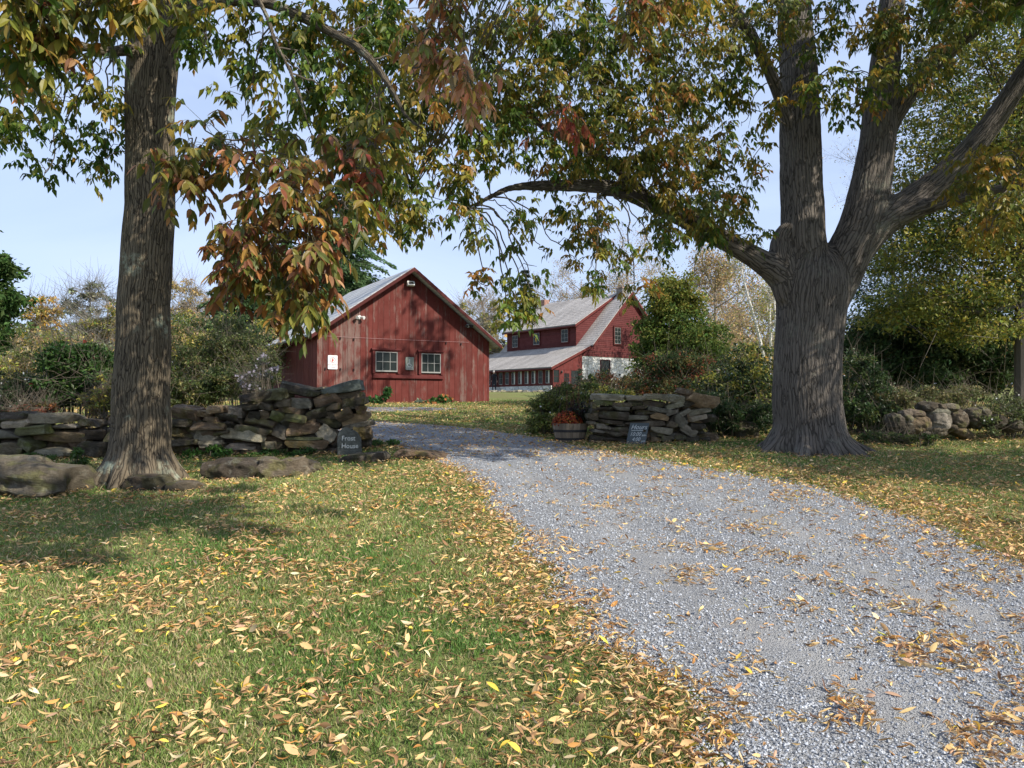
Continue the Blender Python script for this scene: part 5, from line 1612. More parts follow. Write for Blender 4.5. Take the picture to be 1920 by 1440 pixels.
def build_right_tree():
    g = ground_at(1520, 846); base = A(P(1517, 846, 12.9)[0], 12.9, 0); base[2] = float(G(base[0], 12.9))
    root = thing('ash_tree', 'massive grey-barked ash with a forked trunk standing right of the drive', 'tree', base)
    D0 = 12.9
    bole = px_line([(1522, 875, D0, .72), (1520, 838, D0, .64), (1516, 790, D0, .575), (1513, 720, D0, .555), (1515, 650, D0, .545), (1520, 590, D0, .56), (1526, 540, D0, .58), (1529, 505, D0, .48), (1530, 480, D0, .30), (1531, 468, D0, .12)])
    stemA = px_line([(1508, 590, D0, .36), (1508, 500, D0, .37), (1505, 420, D0, .36), (1502, 330, D0 + .05, .345), (1500, 230, D0 + .1, .335), (1496, 120, D0 + .2, .31), (1488, 0, D0 + .3, .28), (1478, -160, D0 + .4, .24), (1460, -360, D0 + .5, .17), (1440, -560, D0 + .5, .09)])
    stemB = px_line([(1545, 580, D0, .34), (1580, 500, D0, .37), (1612, 430, D0, .36), (1632, 350, D0 + .1, .33), (1645, 270, D0 + .2, .30), (1655, 170, D0 + .3, .27), (1668, 40, D0 + .5, .23), (1690, -130, D0 + .8, .19), (1710, -340, D0 + 1.2, .12), (1730, -500, D0 + 1.4, .06)])
    stemC = px_line([(1590, 500, D0, .26), (1640, 430, D0 - .05, .27), (1700, 385, D0 - .1, .26), (1760, 338, D0 - .2, .23), (1820, 280, D0 - .3, .20), (1872, 215, D0 - .4, .18), (1930, 125, D0 - .6, .16), (2020, 20, D0 - .9, .13), (2120, -140, D0 - 1.2, .09), (2200, -300, D0 - 1.4, .05)])
    stemC2 = px_line([(1650, 425, D0 - .05, .15), (1710, 398, D0 - .3, .15), (1760, 380, D0 - .6, .13), (1820, 366, D0 - 1.0, .10), (1900, 350, D0 - 1.5, .07), (2000, 345, D0 - 2.1, .045), (2120, 330, D0 - 2.8, .03)])
    stemB2 = px_line([(1660, 260, D0 + .2, .13), (1706, 175, D0 + .1, .14), (1760, 115, D0, .13), (1820, 62, D0 - .2, .12), (1880, 20, D0 - .4, .105), (1960, -30, D0 - .7, .09), (2080, -130, D0 - 1.0, .06)])
    limbD = px_line([(1495, 540, D0, .30), (1462, 512, D0 - .1, .27), (1430, 492, D0 - .25, .20), (1385, 465, D0 - .4, .175), (1330, 435, D0 - .6, .165), (1275, 405, D0 - .8, .155), (1220, 380, D0 - 1.0, .145), (1150, 353, D0 - 1.3, .12), (1080, 348, D0 - 1.6, .10), (1010, 348, D0 - 1.9, .085), (960, 352, D0 - 2.1, .065), (925, 366, D0 - 2.3, .055), (880, 386, D0 - 2.6, .04), (830, 375, D0 - 2.9, .028), (770, 360, D0 - 3.2, .018)])
    limbD2 = px_line([(1240, 392, D0 - 1.0, .08), (1180, 335, D0 - 1.2, .085), (1120, 290, D0 - 1.5, .075), (1065, 262, D0 - 1.7, .065), (1020, 240, D0 - 1.9, .06), (975, 190, D0 - 2.1, .05), (930, 140, D0 - 2.3, .04), (890, 60, D0 - 2.5, .03), (860, -20, D0 - 2.6, .02)])
    limbD3 = px_line([(1260, 398, D0 - .85, .05), (1220, 372, D0 - 1.2, .055), (1185, 366, D0 - 1.4, .05), (1130, 362, D0 - 1.8, .04)])
    stub = px_line([(1480, 560, D0 - .1, .24), (1466, 500, D0 - .15, .22), (1462, 455, D0 - .15, .16), (1470, 432, D0 - .15, .12), (1480, 420, D0 - .05, .08)])
    limbE = px_line([(1500, 300, D0 + .1, .12), (1450, 150, D0 - .3, .11), (1380, 20, D0 - .8, .10), (1280, -110, D0 - 1.4, .085), (1150, -220, D0 - 2.0, .07), (1000, -300, D0 - 2.6, .05), (850, -330, D0 - 3.0, .03)])
    limbF = px_line([(1490, 0, D0 + .2, .12), (1400, -160, D0 + .9, .11), (1280, -300, D0 + 1.8, .08), (1120, -420, D0 + 2.6, .05)])
    limbs = [bole, stemA, stemB, stemC, stemC2, stemB2, limbD, limbD2, stub, limbE, limbF]
    b = base
    fl = []
    for ang, ln, r0 in ((-160, 1.0, .27), (-118, 1.05, .24), (-82, .95, .22), (-50, 1.05, .24), (-14, 1.15, .24), (35, .9, .25), (90, .9, .25), (140, .9, .25), (178, .75, .25)):
        a = math.radians(ang); dr = A(math.cos(a), math.sin(a), 0)
        p = [b + dr * .26 + A(0, 0, .80), b + dr * .38 + A(0, 0, .34), b + dr * .60 + A(0, 0, .07), b + dr * ln + A(0, 0, -.12)]
        p[-1][2] = float(G(p[-1][0], p[-1][1])) - .09
        fl.append((np.array(p), np.array([r0 * .75, r0 * .9, r0 * .72, r0 * .42])))
        BLOCK.append((b[0] + dr[0] * .7, b[1] + dr[1] * .7, .2))
    BLOCK.append((b[0], b[1], .78))
    trunk_mesh('trunk', root, limbs, M_bark2, .034, .060, .009, 22, 1, fl)
    ml, mt = MB(), MB()
    L = limbs + [limbD3]
    tube(mt, catmull(limbD3[0], 16), catmull(np.stack([limbD3[1]] * 3, -1), 16)[:, 0], 8, (.07, .06, .05))
    k0 = 1.0

    def cl(px, py, rx, ry, dep, pal=GREEN, cov=3.6, dz=.7):
        kk = dep / F_PX; c = P(px, py, dep)
        n = max(3, int(PI * rx * ry / (29 * 11 / dep) ** 2 * cov / 3.14))
        grow_cluster(L, mt, ml, c, (rx * kk, dz, ry * kk), int(n * 1.15), pal, .17, (.097, .049))
    data = [(700, 40, 90, 60, 9.6), (790, 50, 90, 70, 10), (900, 55, 100, 75, 10.3), (1000, 40, 90, 70, 10.6), (1090, 60, 90, 80, 11), (1180, 50, 90, 80, 11.2), (1290, 90, 90, 90, 11.5), (1385, 40, 70, 60, 12),
            (720, 150, 80, 70, 9.6), (800, 170, 80, 70, 10), (900, 170, 90, 70, 10.4), (990, 150, 90, 70, 10.7), (1090, 180, 90, 80, 11), (1180, 170, 70, 70, 11), (1270, 190, 80, 70, 11.5), (1345, 160, 60, 60, 12),
            (730, 260, 80, 60, 9.4), (820, 250, 80, 60, 9.8), (900, 260, 70, 60, 10.2), (990, 255, 80, 55, 10.4), (1080, 270, 80, 60, 10.8), (1170, 270, 80, 65, 11), (1260, 280, 80, 60, 11.3), (1340, 280, 60, 60, 11.8),
            (760, 340, 70, 50, 9.4), (840, 320, 60, 40, 9.6), (1060, 310, 60, 24, 12.4), (1130, 315, 60, 24, 12.4), (1230, 350, 80, 45, 11.2), (1320, 370, 70, 50, 11.6), (1380, 350, 40, 50, 11.9),
            (1275, 410, 60, 30, 11.4), (1345, 425, 55, 30, 11.8), (1400, 440, 40, 20, 12, OLIVE), (1240, 440, 40, 20, 11.2),
            (730, 400, 60, 40, 9.0), (790, 410, 30, 30, 9.0), (870, 345, 30, 22, 9.6), (740, 440, 40, 20, 9.0),
            (860, 420, 22, 28, 9.3), (900, 450, 30, 22, 9.6), (960, 420, 40, 22, 10), (1050, 420, 40, 30, 10.4), (1000, 470, 40, 28, 10), (1085, 455, 40, 30, 10.5), (1125, 400, 35, 40, 10.8), (1130, 460, 28, 32, 10.8),
            (1060, 490, 35, 24, 10.3), (1110, 510, 32, 24, 10.6), (985, 520, 34, 26, 9.9), (960, 560, 26, 26, 9.8), (905, 545, 34, 18, 9.6), (1000, 575, 24, 26, 10), (990, 605, 20, 14, 10), (950, 600, 16, 18, 9.8),
            (1165, 490, 22, 16, 10.8), (1225, 482, 50, 20, 10.8), (1250, 460, 20, 22, 10.8), (1190, 560, 24, 14, 10.6, OLIVE), (1120, 545, 24, 14, 10.4),
            (1480, 20, 60, 40, 11.6), (1450, 60, 30, 40, 11.6), (1500, 175, 50, 22, 11.4), (1540, 165, 46, 24, 11.4), (1470, 195, 28, 16, 11.4), (1590, 160, 40, 30, 11.6), (1570, 30, 60, 40, 12), (1640, 50, 70, 50, 12),
            (1650, 150, 60, 36, 11.6, OLIVE), (1720, 120, 60, 40, 11.5, OLIVE), (1735, 40, 70, 40, 12), (1600, 195, 30, 16, 11.6), (1540, 90, 30, 30, 11.8, GREEN, 1.8), (1840, 20, 60, 30, 11, OLIVE),
            (1850, 300, 60, 34, 10.6, YEL), (1900, 330, 60, 40, 10.4, YEL), (1870, 380, 70, 30, 10.2, YEL), (1820, 350, 40, 26, 10.6, YEL), (1900, 420, 40, 22, 10.2, YEL), (1900, 260, 40, 30, 10.8, YEL), (1860, 420, 30, 20, 10.2, YEL),
            (690, 200, 70, 50, 9.2), (650, 250, 50, 50, 9.0), (680, 330, 60, 50, 9.0), (1420, 100, 30, 30, 12, GREEN, 2), (1400, 215, 34, 24, 12, GREEN, 2.4), (1420, 280, 22, 30, 12, OLIVE, 1.6)]
    for d in data:
        px, py, rx, ry, dep = d[:5]
        if 400 < py and px < 1260: py -= 24
        pal = d[5] if len(d) > 5 else (OLIVE if rng.random() < .48 else GREEN)
        cl(px, py, rx, ry, dep, pal, d[6] if len(d) > 6 else (2.3 if py > 440 else 4.3))
    # crown above the frame, plus added unseen clusters to shade trunk, verge and barn
    hi_ = []
    r = np.random.default_rng(4)
    for i in range(34):
        a = r.random() * 2 * PI; q = r.random() ** .5
        hi_.append((5.2 + math.cos(a) * q * 6.2, 14.2 + math.sin(a) * q * 4.5, 8.6 + 4.6 * r.random() * (1 - q * .5)))
    for i in range(12): hi_.append((r.uniform(8, 13.5), r.uniform(7.5, 12.5), r.uniform(4.2, 8.5)))
    def shade(x0, x1, y0, y1, z0, z1, h0, h1, n):
        # added out-of-view leaf clusters, set towards the sun to shade this part
        for i in range(n):
            h = r.uniform(h0, h1); q = h / math.tan(SUN_EL)
            hi_.append((r.uniform(x0, x1) + SUN_AZ[0] * q, r.uniform(y0, y1) + SUN_AZ[1] * q, r.uniform(z0, z1) + h))
    shade(-6.3, -.8, 25, 28, 2, 5.8, 7.5, 10, 8)
    shade(-2.6, 1.4, 12.6, 17.5, .8, 1.1, 6, 8, 20)
    shade(4.2, 6.5, 10.2, 12.8, .5, .8, 5.5, 7.5, 13); shade(5.6, 9, 8.4, 12.5, .5, .8, 5.2, 7.5, 17); shade(5.6, 9, 6.8, 9, .5, .8, 5.2, 7.5, 9)
    shade(-7.5, -2.4, 11.5, 13.0, .7, 1.6, 5.5, 8, 6)
    shade(1.0, 4.0, 13.6, 14.6, .8, 1.7, 6, 8, 6)
    shade(-5.6, -3.2, 7.2, 8.7, .35, .5, 5.0, 5.8, 11)
    for x, y, z in hi_:
        if y > 1.2 and abs(x) / y < .70 and z < EYE + .525 * y + .35: continue      # would hang into the open view
        grow_cluster(L, mt, ml, (x, y, z), (1.0, 1.0, .6), 12, GREEN, .28, (.18, .085), 4)
    mt.build('twigs', M_twig, root); ml.build('crown', M_leaf, root)  # both meshes also hold the unseen clusters added for shade


def build_left_tree():
    D0 = 9.9
    base = A(P(262, 893, D0)[0], D0, 0); base[2] = float(G(base[0], D0))
    root = thing('ash_tree', 'straight brown-barked ash with lichen patches rising behind the left boulders', 'tree', base)
    bole = px_line([(262, 920, D0, .47), (262, 885, D0, .42), (263, 845, D0, .375), (265, 790, D0, .355), (267, 700, D0, .34), (270, 600, D0, .325), (275, 500, D0, .315), (279, 400, D0, .305), (282, 300, D0, .30), (283, 200, D0, .30), (285, 130, D0, .31), (288, 70, D0, .30), (292, 0, D0, .27), (296, -120, D0, .24), (300, -300, D0, .19), (310, -500, D0 + .2, .12), (320, -700, D0 + .3, .06)])
    l1 = px_line([(300, 110, D0, .18), (325, 60, D0 - .1, .17), (350, 15, D0 - .3, .15), (380, -40, D0 - .6, .12), (430, -120, D0 - 1.2, .09), (500, -220, D0 - 2, .06), (600, -300, D0 - 3, .04)])
    l2 = px_line([(310, 75, D0, .13), (370, 20, D0 - .5, .095), (440, 0, D0 - 1.0, .072), (510, 8, D0 - 1.4, .062), (570, 34, D0 - 1.7, .055), (620, 60, D0 - 2.0, .05), (670, 88, D0 - 2.3, .045), (705, 125, D0 - 2.6, .04), (735, 170, D0 - 2.9, .034), (760, 215, D0 - 3.2, .028), (790, 240, D0 - 3.6, .022)])
    l3 = px_line([(285, 105, D0, .09), (245, 95, D0 - .3, .075), (200, 96, D0 - .8, .06), (150, 85, D0 - 1.3, .05), (80, 60, D0 - 2, .035), (0, 60, D0 - 2.5, .02)])
    l4 = px_line([(296, -60, D0, .12), (250, -150, D0 - .8, .075), (170, -215, D0 - 2.2, .058), (60, -235, D0 - 4, .045), (0, -190, D0 - 5.6, .032), (0, -90, D0 - 6.4, .022), (60, 0, D0 - 6.7, .018), (150, 30, D0 - 6.8, .010)])
    l5 = px_line([(470, -30, D0 - 1.2, .034), (500, 30, D0 - 1.7, .030), (515, 75, D0 - 2.1, .027), (540, 125, D0 - 2.6, .024), (562, 180, D0 - 3.1, .022), (580, 240, D0 - 3.7, .020), (600, 290, D0 - 4.2, .020), (614, 350, D0 - 4.7, .015), (612, 400, D0 - 5.0, .010), (590, 450, D0 - 5.2, .007)])
    l6 = px_line([(297, -150, D0, .10), (360, -260, D0 - 1, .09), (520, -330, D0 - 2.8, .07), (700, -320, D0 - 4, .05), (860, -200, D0 - 4.8, .03), (930, -40, D0 - 5.0, .018)])
    l7 = px_line([(295, -100, D0, .10), (200, -260, D0 + .5, .08), (60, -380, D0 + 1, .05)])
    limbs = [bole, l1, l2, l3, l4, l5, l6, l7]
    b = base; fl = []
    for ang, ln, r0 in ((-168, .78, .15), (-130, .70, .15), (-95, .62, .14), (-55, .68, .15), (-15, .70, .15), (30, .6, .15), (90, .6, .15), (150, .6, .15)):
        a = math.radians(ang); dr = A(math.cos(a), math.sin(a), 0)
        p = [b + dr * .16 + A(0, 0, .62), b + dr * .30 + A(0, 0, .24), b + dr * .46 + A(0, 0, .05), b + dr * ln]
        p[-1][2] = float(G(p[-1][0], p[-1][1])) - .08
        fl.append((np.array(p), np.array([r0 * .8, r0 * .95, r0 * .75, r0 * .45])))
        BLOCK.append((b[0] + dr[0] * .48, b[1] + dr[1] * .48, .14))
    BLOCK.append((b[0], b[1], .5))
    trunk_mesh('trunk', root, limbs, M_bark1, .024, .050, .006, 9, 1, fl)
    ml, mt = MB(), MB(); nl, nt_ = MB(), MB()

    def cl(px, py, rx, ry, dep, pal=GREEN, cov=4.6, near=False, dz=.5, L=limbs):
        kk = dep / F_PX; c = P(px, py, dep)
        sz = .17 if not near else .125
        spx = sz * 1.55 / kk
        n = max(3, int(PI * rx * ry / spx ** 2 * cov / 3.14 * 1.1))
        if near: grow_cluster(L, nt_, nl, c, (rx * kk, dz, ry * kk), int(n * 1.7), pal, sz, (.074, .033), 4, True, .45, rachis=True, droop=.28)
        else: grow_cluster(L, mt, ml, c, (rx * kk, dz, ry * kk), int(n * 1.15), pal, .17, (.104, .052))
    for d in [(60, 225, 70, 26, 9.5), (150, 190, 60, 30, 9.2), (110, 250, 60, 25, 9.4), (45, 250, 50, 20, 9.6), (90, 300, 40, 18, 9.4), (200, 250, 45, 34, 9.8), (190, 300, 40, 32, 9.8), (170, 165, 40, 40, 9.4), (215, 200, 30, 50, 9.8),
              (110, 170, 40, 30, 9.2), (30, 150, 40, 30, 8.5, OLIVE), (-40, 230, 60, 40, 9.5), (215, 60, 40, 40, 9.2), (400, 50, 60, 40, 8.8), (470, 50, 60, 50, 8.6), (545, 60, 60, 60, 8.4), (610, 60, 60, 60, 8.3, OLIVE), (680, 80, 60, 60, 8.1),
              (380, 90, 30, 20, 9), (480, 130, 40, 40, 8.5), (560, 130, 50, 50, 8.2), (640, 150, 60, 60, 8), (700, 210, 50, 50, 7.8, OLIVE), (460, 190, 36, 20, 8.5), (520, 200, 46, 34, 8.2), (590, 210, 50, 46, 8.0), (640, 240, 50, 44, 7.8, OLIVE),
              (540, 260, 30, 24, 8.0), (600, 150, 50, 40, 8), (440, 95, 40, 30, 8.7), (330, 70, 30, 30, 9.5), (720, 290, 40, 40, 7.6, OLIVE), (670, 300, 40, 40, 7.6, OLIVE), (770, 130, 50, 50, 7.6, OLIVE), (560, 20, 70, 30, 8.2), (640, 20, 70, 30, 8), (740, 30, 60, 40, 7.8),
              (350, 30, 40, 30, 9.0, GREEN, 2)]:
        cl(*d)
    # boughs that hang near the camera
    up_ = 42
    for d in [(430, 285, 70, 22, 4.9, OLIVE), (520, 275, 50, 30, 4.9, OLIVE), (385, 315, 60, 26, 4.8, OLIVE), (350, 385, 40, 30, 4.7, ORNG), (340, 350, 28, 22, 4.7, ORNG), (455, 330, 70, 36, 4.8, ORNG), (520, 350, 50, 34, 4.7, ORNG),
              (500, 410, 60, 40, 4.6, ORNG), (560, 400, 50, 40, 4.6, ORNG), (470, 470, 50, 36, 4.6, ORNG), (540, 470, 60, 40, 4.5, ORNG), (600, 440, 50, 36, 4.6, ORNG), (640, 420, 44, 30, 4.7, OLIVE), (490, 530, 50, 36, 4.6, ORNG), (560, 530, 50, 34, 4.5, ORNG),
              (450, 560, 32, 26, 4.6, ORNG), (530, 580, 50, 22, 4.6, ORNG), (600, 500, 40, 30, 4.6, ORNG), (440, 500, 30, 20, 4.6, ORNG), (575, 595, 24, 14, 4.6, OLIVE), (680, 340, 24, 22, 5.0, REDD), (700, 300, 36, 30, 5.1, OLIVE), (655, 300, 34, 30, 5.0, ORNG), (600, 330, 30, 26, 4.9, ORNG)]:
        cl(d[0], d[1] - (up_ if d[1] > 380 else 26), d[2], d[3] * (1 if d[1] < 520 else .8), d[4], d[5], cov=2.4, near=True, dz=.28)
    for d in [(30, 20, 60, 40, 3.3, OLIVE), (90, 60, 60, 50, 3.3, OLIVE), (40, 90, 40, 40, 3.3, GREEN), (150, 40, 50, 40, 3.4, OLIVE), (110, 110, 36, 30, 3.4, ORNG), (210, 30, 50, 30, 3.5, OLIVE), (60, 0, 70, 30, 3.2, GREEN), (10, 130, 30, 30, 3.4, OLIVE), (160, 0, 60, 24, 3.4, OLIVE), (270, 10, 40, 20, 3.6, OLIVE)]:
        cl(d[0], d[1] - 34, d[2], d[3], d[4] + .6, d[5], cov=2.6, near=True, dz=.22, L=[l4])
    for d in [(820, 110, 60, 36, 5.2, PINK), (860, 150, 40, 40, 5.1, PINK), (790, 140, 40, 30, 5.2, PINK), (880, 190, 20, 28, 5.0, PINK), (830, 30, 30, 16, 5.0, ORNG), (1240, 30, 60, 40, 6.2, ORNG), (1190, 50, 40, 30, 6.2, ORNG), (1270, 70, 36, 26, 6.2, YEL), (1050, 255, 26, 10, 6.6, REDD)]:
        cl(d[0], d[1] - 38, *d[2:], cov=2.6, near=True, dz=.25, L=[l6] if d[0] < 900 else [px_line([(1000, -260, 6.5, .05), (1100, -120, 6.4, .03), (1200, -20, 6.3, .02), (1230, 20, 6.2, .012)])])
    r = np.random.default_rng(14)
    for i in range(16):
        a = r.random() * 2 * PI; q = r.random() ** .5
        grow_cluster(limbs, mt, ml, (-4.6 + math.cos(a) * q * 3.6, 10 + math.sin(a) * q * 2.6, 7.2 + 3.2 * r.random()), (.9, .9, .5), 10, GREEN, .28, (.17, .075), 4)
    mt.build('twigs', M_twig, root); ml.build('crown', M_leaf, root)
    nt_.build('hanging_twigs', M_twig, root)
    o = nl.build('hanging_bough', M_leaf, root); o['label'] = 'low hanging boughs of orange, pink and green leaves'


# ================================================================ other trees and shrubs
def blob_points(blobs, n, clump, r):
    """points scattered in clumps through ellipsoids; blobs = (c, ext, weight)"""
    w = np.array([b[2] for b in blobs]); w = w / w.sum()
    nc = max(6, int(n / 70))
    bi = r.choice(len(blobs), nc, p=w)
    c = np.array([blobs[i][0] for i in bi], float); e = np.array([blobs[i][1] for i in bi], float)
    u = unit(r.normal(0, 1, (nc, 3))) * (r.random((nc, 1)) ** .38)
    cc = c + u * e
    k = r.integers(0, nc, n)
    s = e[k].mean(1)[:, None] * clump
    p = cc[k] + r.normal(0, 1, (n, 3)) * s * A(1, 1, .6)
    return p, k, cc


def plant(name, label, cat, base, blobs, pal, n, leaf, group=None, trunk=None, clump=.13, matl=None, ratio=.5, stems=24, stem_col=(.12, .10, .075), samecol=.6, up=0.0, seed=0, droop=.1, flowers=None, twigs=0, branches=0):
    r = np.random.default_rng(seed + 1000)
    base = A(*base)
    t = thing(name, label, cat, base, group)
    p, k, cc = blob_points(blobs, n, clump, r)
    g = G(p[:, 0], p[:, 1]); p[:, 2] = np.maximum(p[:, 2], g + .02)
    basec = pick(pal, len(cc), r)[k]; alt = pick(pal, n, r)
    c = np.where((r.random(n) > samecol)[:, None], alt, basec)
    D = unit(r.normal(0, 1, (n, 3)) + A(0, 0, up)); N = r.normal(0, 1, (n, 3)) + A(0, 0, .8)
    m = MB(); s = leaf * (.6 + .8 * r.random(n))
    leaf_mesh(m, p, D, N, s, s * ratio, vary(c, .26), .12, droop)
    m.build('crown' if trunk else 'foliage', matl or M_far, t)
    m = MB()
    if trunk:
        pts, rad, tc = trunk
        pts = np.array(pts, float)
        q = catmull(pts, 20); tube(m, q, np.interp(np.linspace(0, 1, 20), [0, .08, 1], [rad * 1.35, rad, rad * .25]), 10, tc, jit=.12)
        sel = r.choice(len(cc), min(len(cc), branches or 40), replace=False)
        for i in sel:
            e = cc[i]
            kk = np.clip(int(20 * (.25 + .7 * np.clip((e[2] - q[0, 2]) / max(q[-1, 2] - q[0, 2], .1) - .15, 0, .95))), 3, 18)
            a = q[kk]; mid = (a + e) / 2 + A(0, 0, -.04 * np.linalg.norm(e - a)) + r.normal(0, .05, 3) * np.linalg.norm(e - a)
            tube(m, catmull([a, mid, e], 6), np.linspace(rad * .22, rad * .04 + .004, 6), 5, tc)
    else:
        sel = r.choice(len(cc), min(len(cc), stems), replace=False)
        for i in sel:
            e = cc[i]; b = A(base[0] + (e[0] - base[0]) * .6, base[1] + (e[1] - base[1]) * .6, 0); b[2] = float(G(b[0], b[1])) - .02
            tube(m, catmull([b, (b + e) / 2 + r.normal(0, .05, 3), e], 6), np.linspace(.012, .004, 6), 4, stem_col)
    if twigs:
        a = cc[r.integers(0, len(cc), twigs)] + r.normal(0, .15, (twigs, 3)) * leaf * 4
        L_ = leaf * r.uniform(4, 12, twigs)
        b = a + unit(r.normal(0, 1, (twigs, 3)) + A(0, 0, .5)) * L_[:, None]
        many_sticks(m, a, b, leaf * .07, leaf * .02, 3, np.tile(A(*stem_col), (twigs, 1)))
    m.build('trunk' if trunk else 'stems', M_twig, t)
    if flowers:
        fc, fn, fs = flowers
        m = MB(); sel = r.choice(n, fn); q = p[sel] + unit(p[sel] - p.mean(0)) * .05 + A(0, -.05, .04)
        for j in range(5):
            a = j * 2 * PI / 5; D = np.tile(A(math.cos(a), -.3, math.sin(a)), (fn, 1)); leaf_mesh(m, q, D, np.tile(A(0, -1, .2), (fn, 1)), fs, fs * .6, np.tile(A(*fc), (fn, 1)), 0, 0)
        m.build('blossoms', M_petal, t)
    return t


def px_blob(px, py, rx, ry, d, dz=None, w=1.0):
    k = d / F_PX
    return (P(px, py, d), A(rx * k, (dz if dz is not None else rx * k * .8), ry * k), w * rx * ry)


def tree_at(px, d): 
    x = (px - 960) / F_PX * d
    return A(x, d, float(G(x, d)) + (0))


def bare_tree(label, px, d, top, width, pal, nleaf, leaf, seed, group, tc=(.17, .15, .13), forks=11, trunk_r=.16, lean=0.0, name='bare_tree'):
    """branching skeleton with fine twigs and a sprinkle of late leaves"""
    r = np.random.default_rng(seed)
    b = tree_at(px, d); k = d / F_PX
    topz = P(px, top, d)[2]; H = topz - b[2]; Wd = width * k / 2
    t = thing(name, label, 'tree', b, group)
    m = MB()
    tp = b + A(lean * H, 0, H * .8)
    q = catmull([b, b + (tp - b) * .35 + A(r.normal(0, .2), 0, 0), b + (tp - b) * .7 + A(r.normal(0, .25), 0, 0), tp], 16)
    tube(m, q, np.linspace(trunk_r, trunk_r * .2, 16), 8, tc)
    tips = []; s0, s1, rr = [], [], []
    for i in range(forks):
        f = r.uniform(.25, .95); a = q[int(f * 15)]
        an = r.random() * 2 * PI
        L1 = Wd * r.uniform(.7, 1.1) * (1.15 - .5 * f)
        dr = unit(A(math.cos(an), math.sin(an), r.uniform(.45, 1.1)))
        e = a + dr * L1; e[2] = min(e[2], topz)
        bp = catmull([a, a + dr * L1 * .5 + A(0, 0, -.05 * L1), e], 7)
        tube(m, bp, np.linspace(trunk_r * .38, trunk_r * .10, 7), 5, tc)
        for j in range(8):
            a2 = bp[r.integers(2, 7)]; d2 = unit(dr * .7 + r.normal(0, .7, 3) + A(0, 0, .35)); L2 = L1 * r.uniform(.25, .55); e2 = a2 + d2 * L2
            s0.append(a2); s1.append(e2); rr.append(trunk_r * .085)
            for l in range(7):
                a3 = a2 + (e2 - a2) * r.uniform(.2, 1); d3 = unit(d2 * .6 + r.normal(0, .7, 3) + A(0, 0, .2)); e3 = a3 + d3 * L2 * r.uniform(.25, .6)
                s0.append(a3); s1.append(e3); rr.append(trunk_r * .045)
                tips.append(e3)
                for z in range(4):
                    a4 = a3 + (e3 - a3) * r.uniform(.2, 1); e4 = a4 + unit(d3 * .5 + r.normal(0, .7, 3)) * L2 * .2; s0.append(a4); s1.append(e4); rr.append(trunk_r * .026); tips.append(e4)
    rr = np.array(rr)
    many_sticks(m, np.array(s0), np.array(s1), rr, rr * .5, 3, np.tile(A(*tc) * .9, (len(s0), 1)))
    m.build('trunk', M_twig, t)
    if nleaf:
        tips = np.array(tips); p = tips[r.integers(0, len(tips), nleaf)] + r.normal(0, leaf * 1.5, (nleaf, 3))
        m = MB(); s = leaf * (.5 + .8 * r.random(nleaf))
        leaf_mesh(m, p, r.normal(0, 1, (nleaf, 3)), r.normal(0, 1, (nleaf, 3)), s, s * .6, vary(pick(pal, nleaf, r), .25), .1, .1)
        m.build('crown', M_far, t)


def conifer(label, px, d, top, base_row_w, tiers, seed, dark=(.028, .055, .030), name='spruce_tree', group=None, low=.08, dens=1.0):
    r = np.random.default_rng(seed); b = tree_at(px, d); k = d / F_PX
    H = P(px, top, d)[2] - b[2]; R = base_row_w * k / 2
    t = thing(name, label, 'tree', b, group)
    m = MB(); tube(m, [b, b + A(0, 0, H * .5), b + A(0, 0, H)], [.22, .13, .02], 8, (.10, .075, .055))
    lf = MB(); PP, DD, CC, SS = [], [], [], []
    for i in range(tiers):
        f = low + (1 - low) * (i / tiers) ** .95; z = b[2] + H * f
        rad = R * (1 - f) ** .78 + .12
        for j in range(int(7 + 5 * (1 - f))):
            a = r.random() * 2 * PI; L = rad * r.uniform(.65, 1.12)
            e = A(math.cos(a), math.sin(a), 0)
            bp = catmull([A(b[0], b[1], z), A(b[0], b[1], z) + e * L * .5 + A(0, 0, .02 * L), A(b[0], b[1], z) + e * L + A(0, 0, -.22 * L)], 5)
            tube(m, bp, np.linspace(.03, .008, 5), 4, (.09, .07, .05))
            n = int(120 * max(L, .5) * dens)
            tt = r.random(n) ** .7; pp = np.stack([np.interp(tt, np.linspace(0, 1, 5), bp[:, q]) for q in range(3)], -1)
            sd = np.cross(e, A(0, 0, 1)) * r.normal(0, .20 * L * (1.1 - tt) + .04)[:, None]
            PP.append(pp + sd + A(0, 0, -.10) * r.random((n, 1)) * L * .5); DD.append(unit(e * .8 + A(0, 0, -.35) + sd * 1.5 + r.normal(0, .3, (n, 3)))); SS.append(.16 * (.6 + .8 * r.random(n)))
            CC.append(vary(np.tile(A(*dark) * (1 + .5 * (r.random() < .3)), (n, 1)), .3, .06))
    p = np.concatenate(PP); s = np.concatenate(SS) * (d / 38) ** .5 * 1.15
    leaf_mesh(lf, p, np.concatenate(DD), r.normal(0, .5, (len(p), 3)) + A(0, 0, 1), s, s * .42, np.concatenate(CC), .1, .1)
    m.build('trunk', M_twig, t); lf.build('crown', M_far, t)
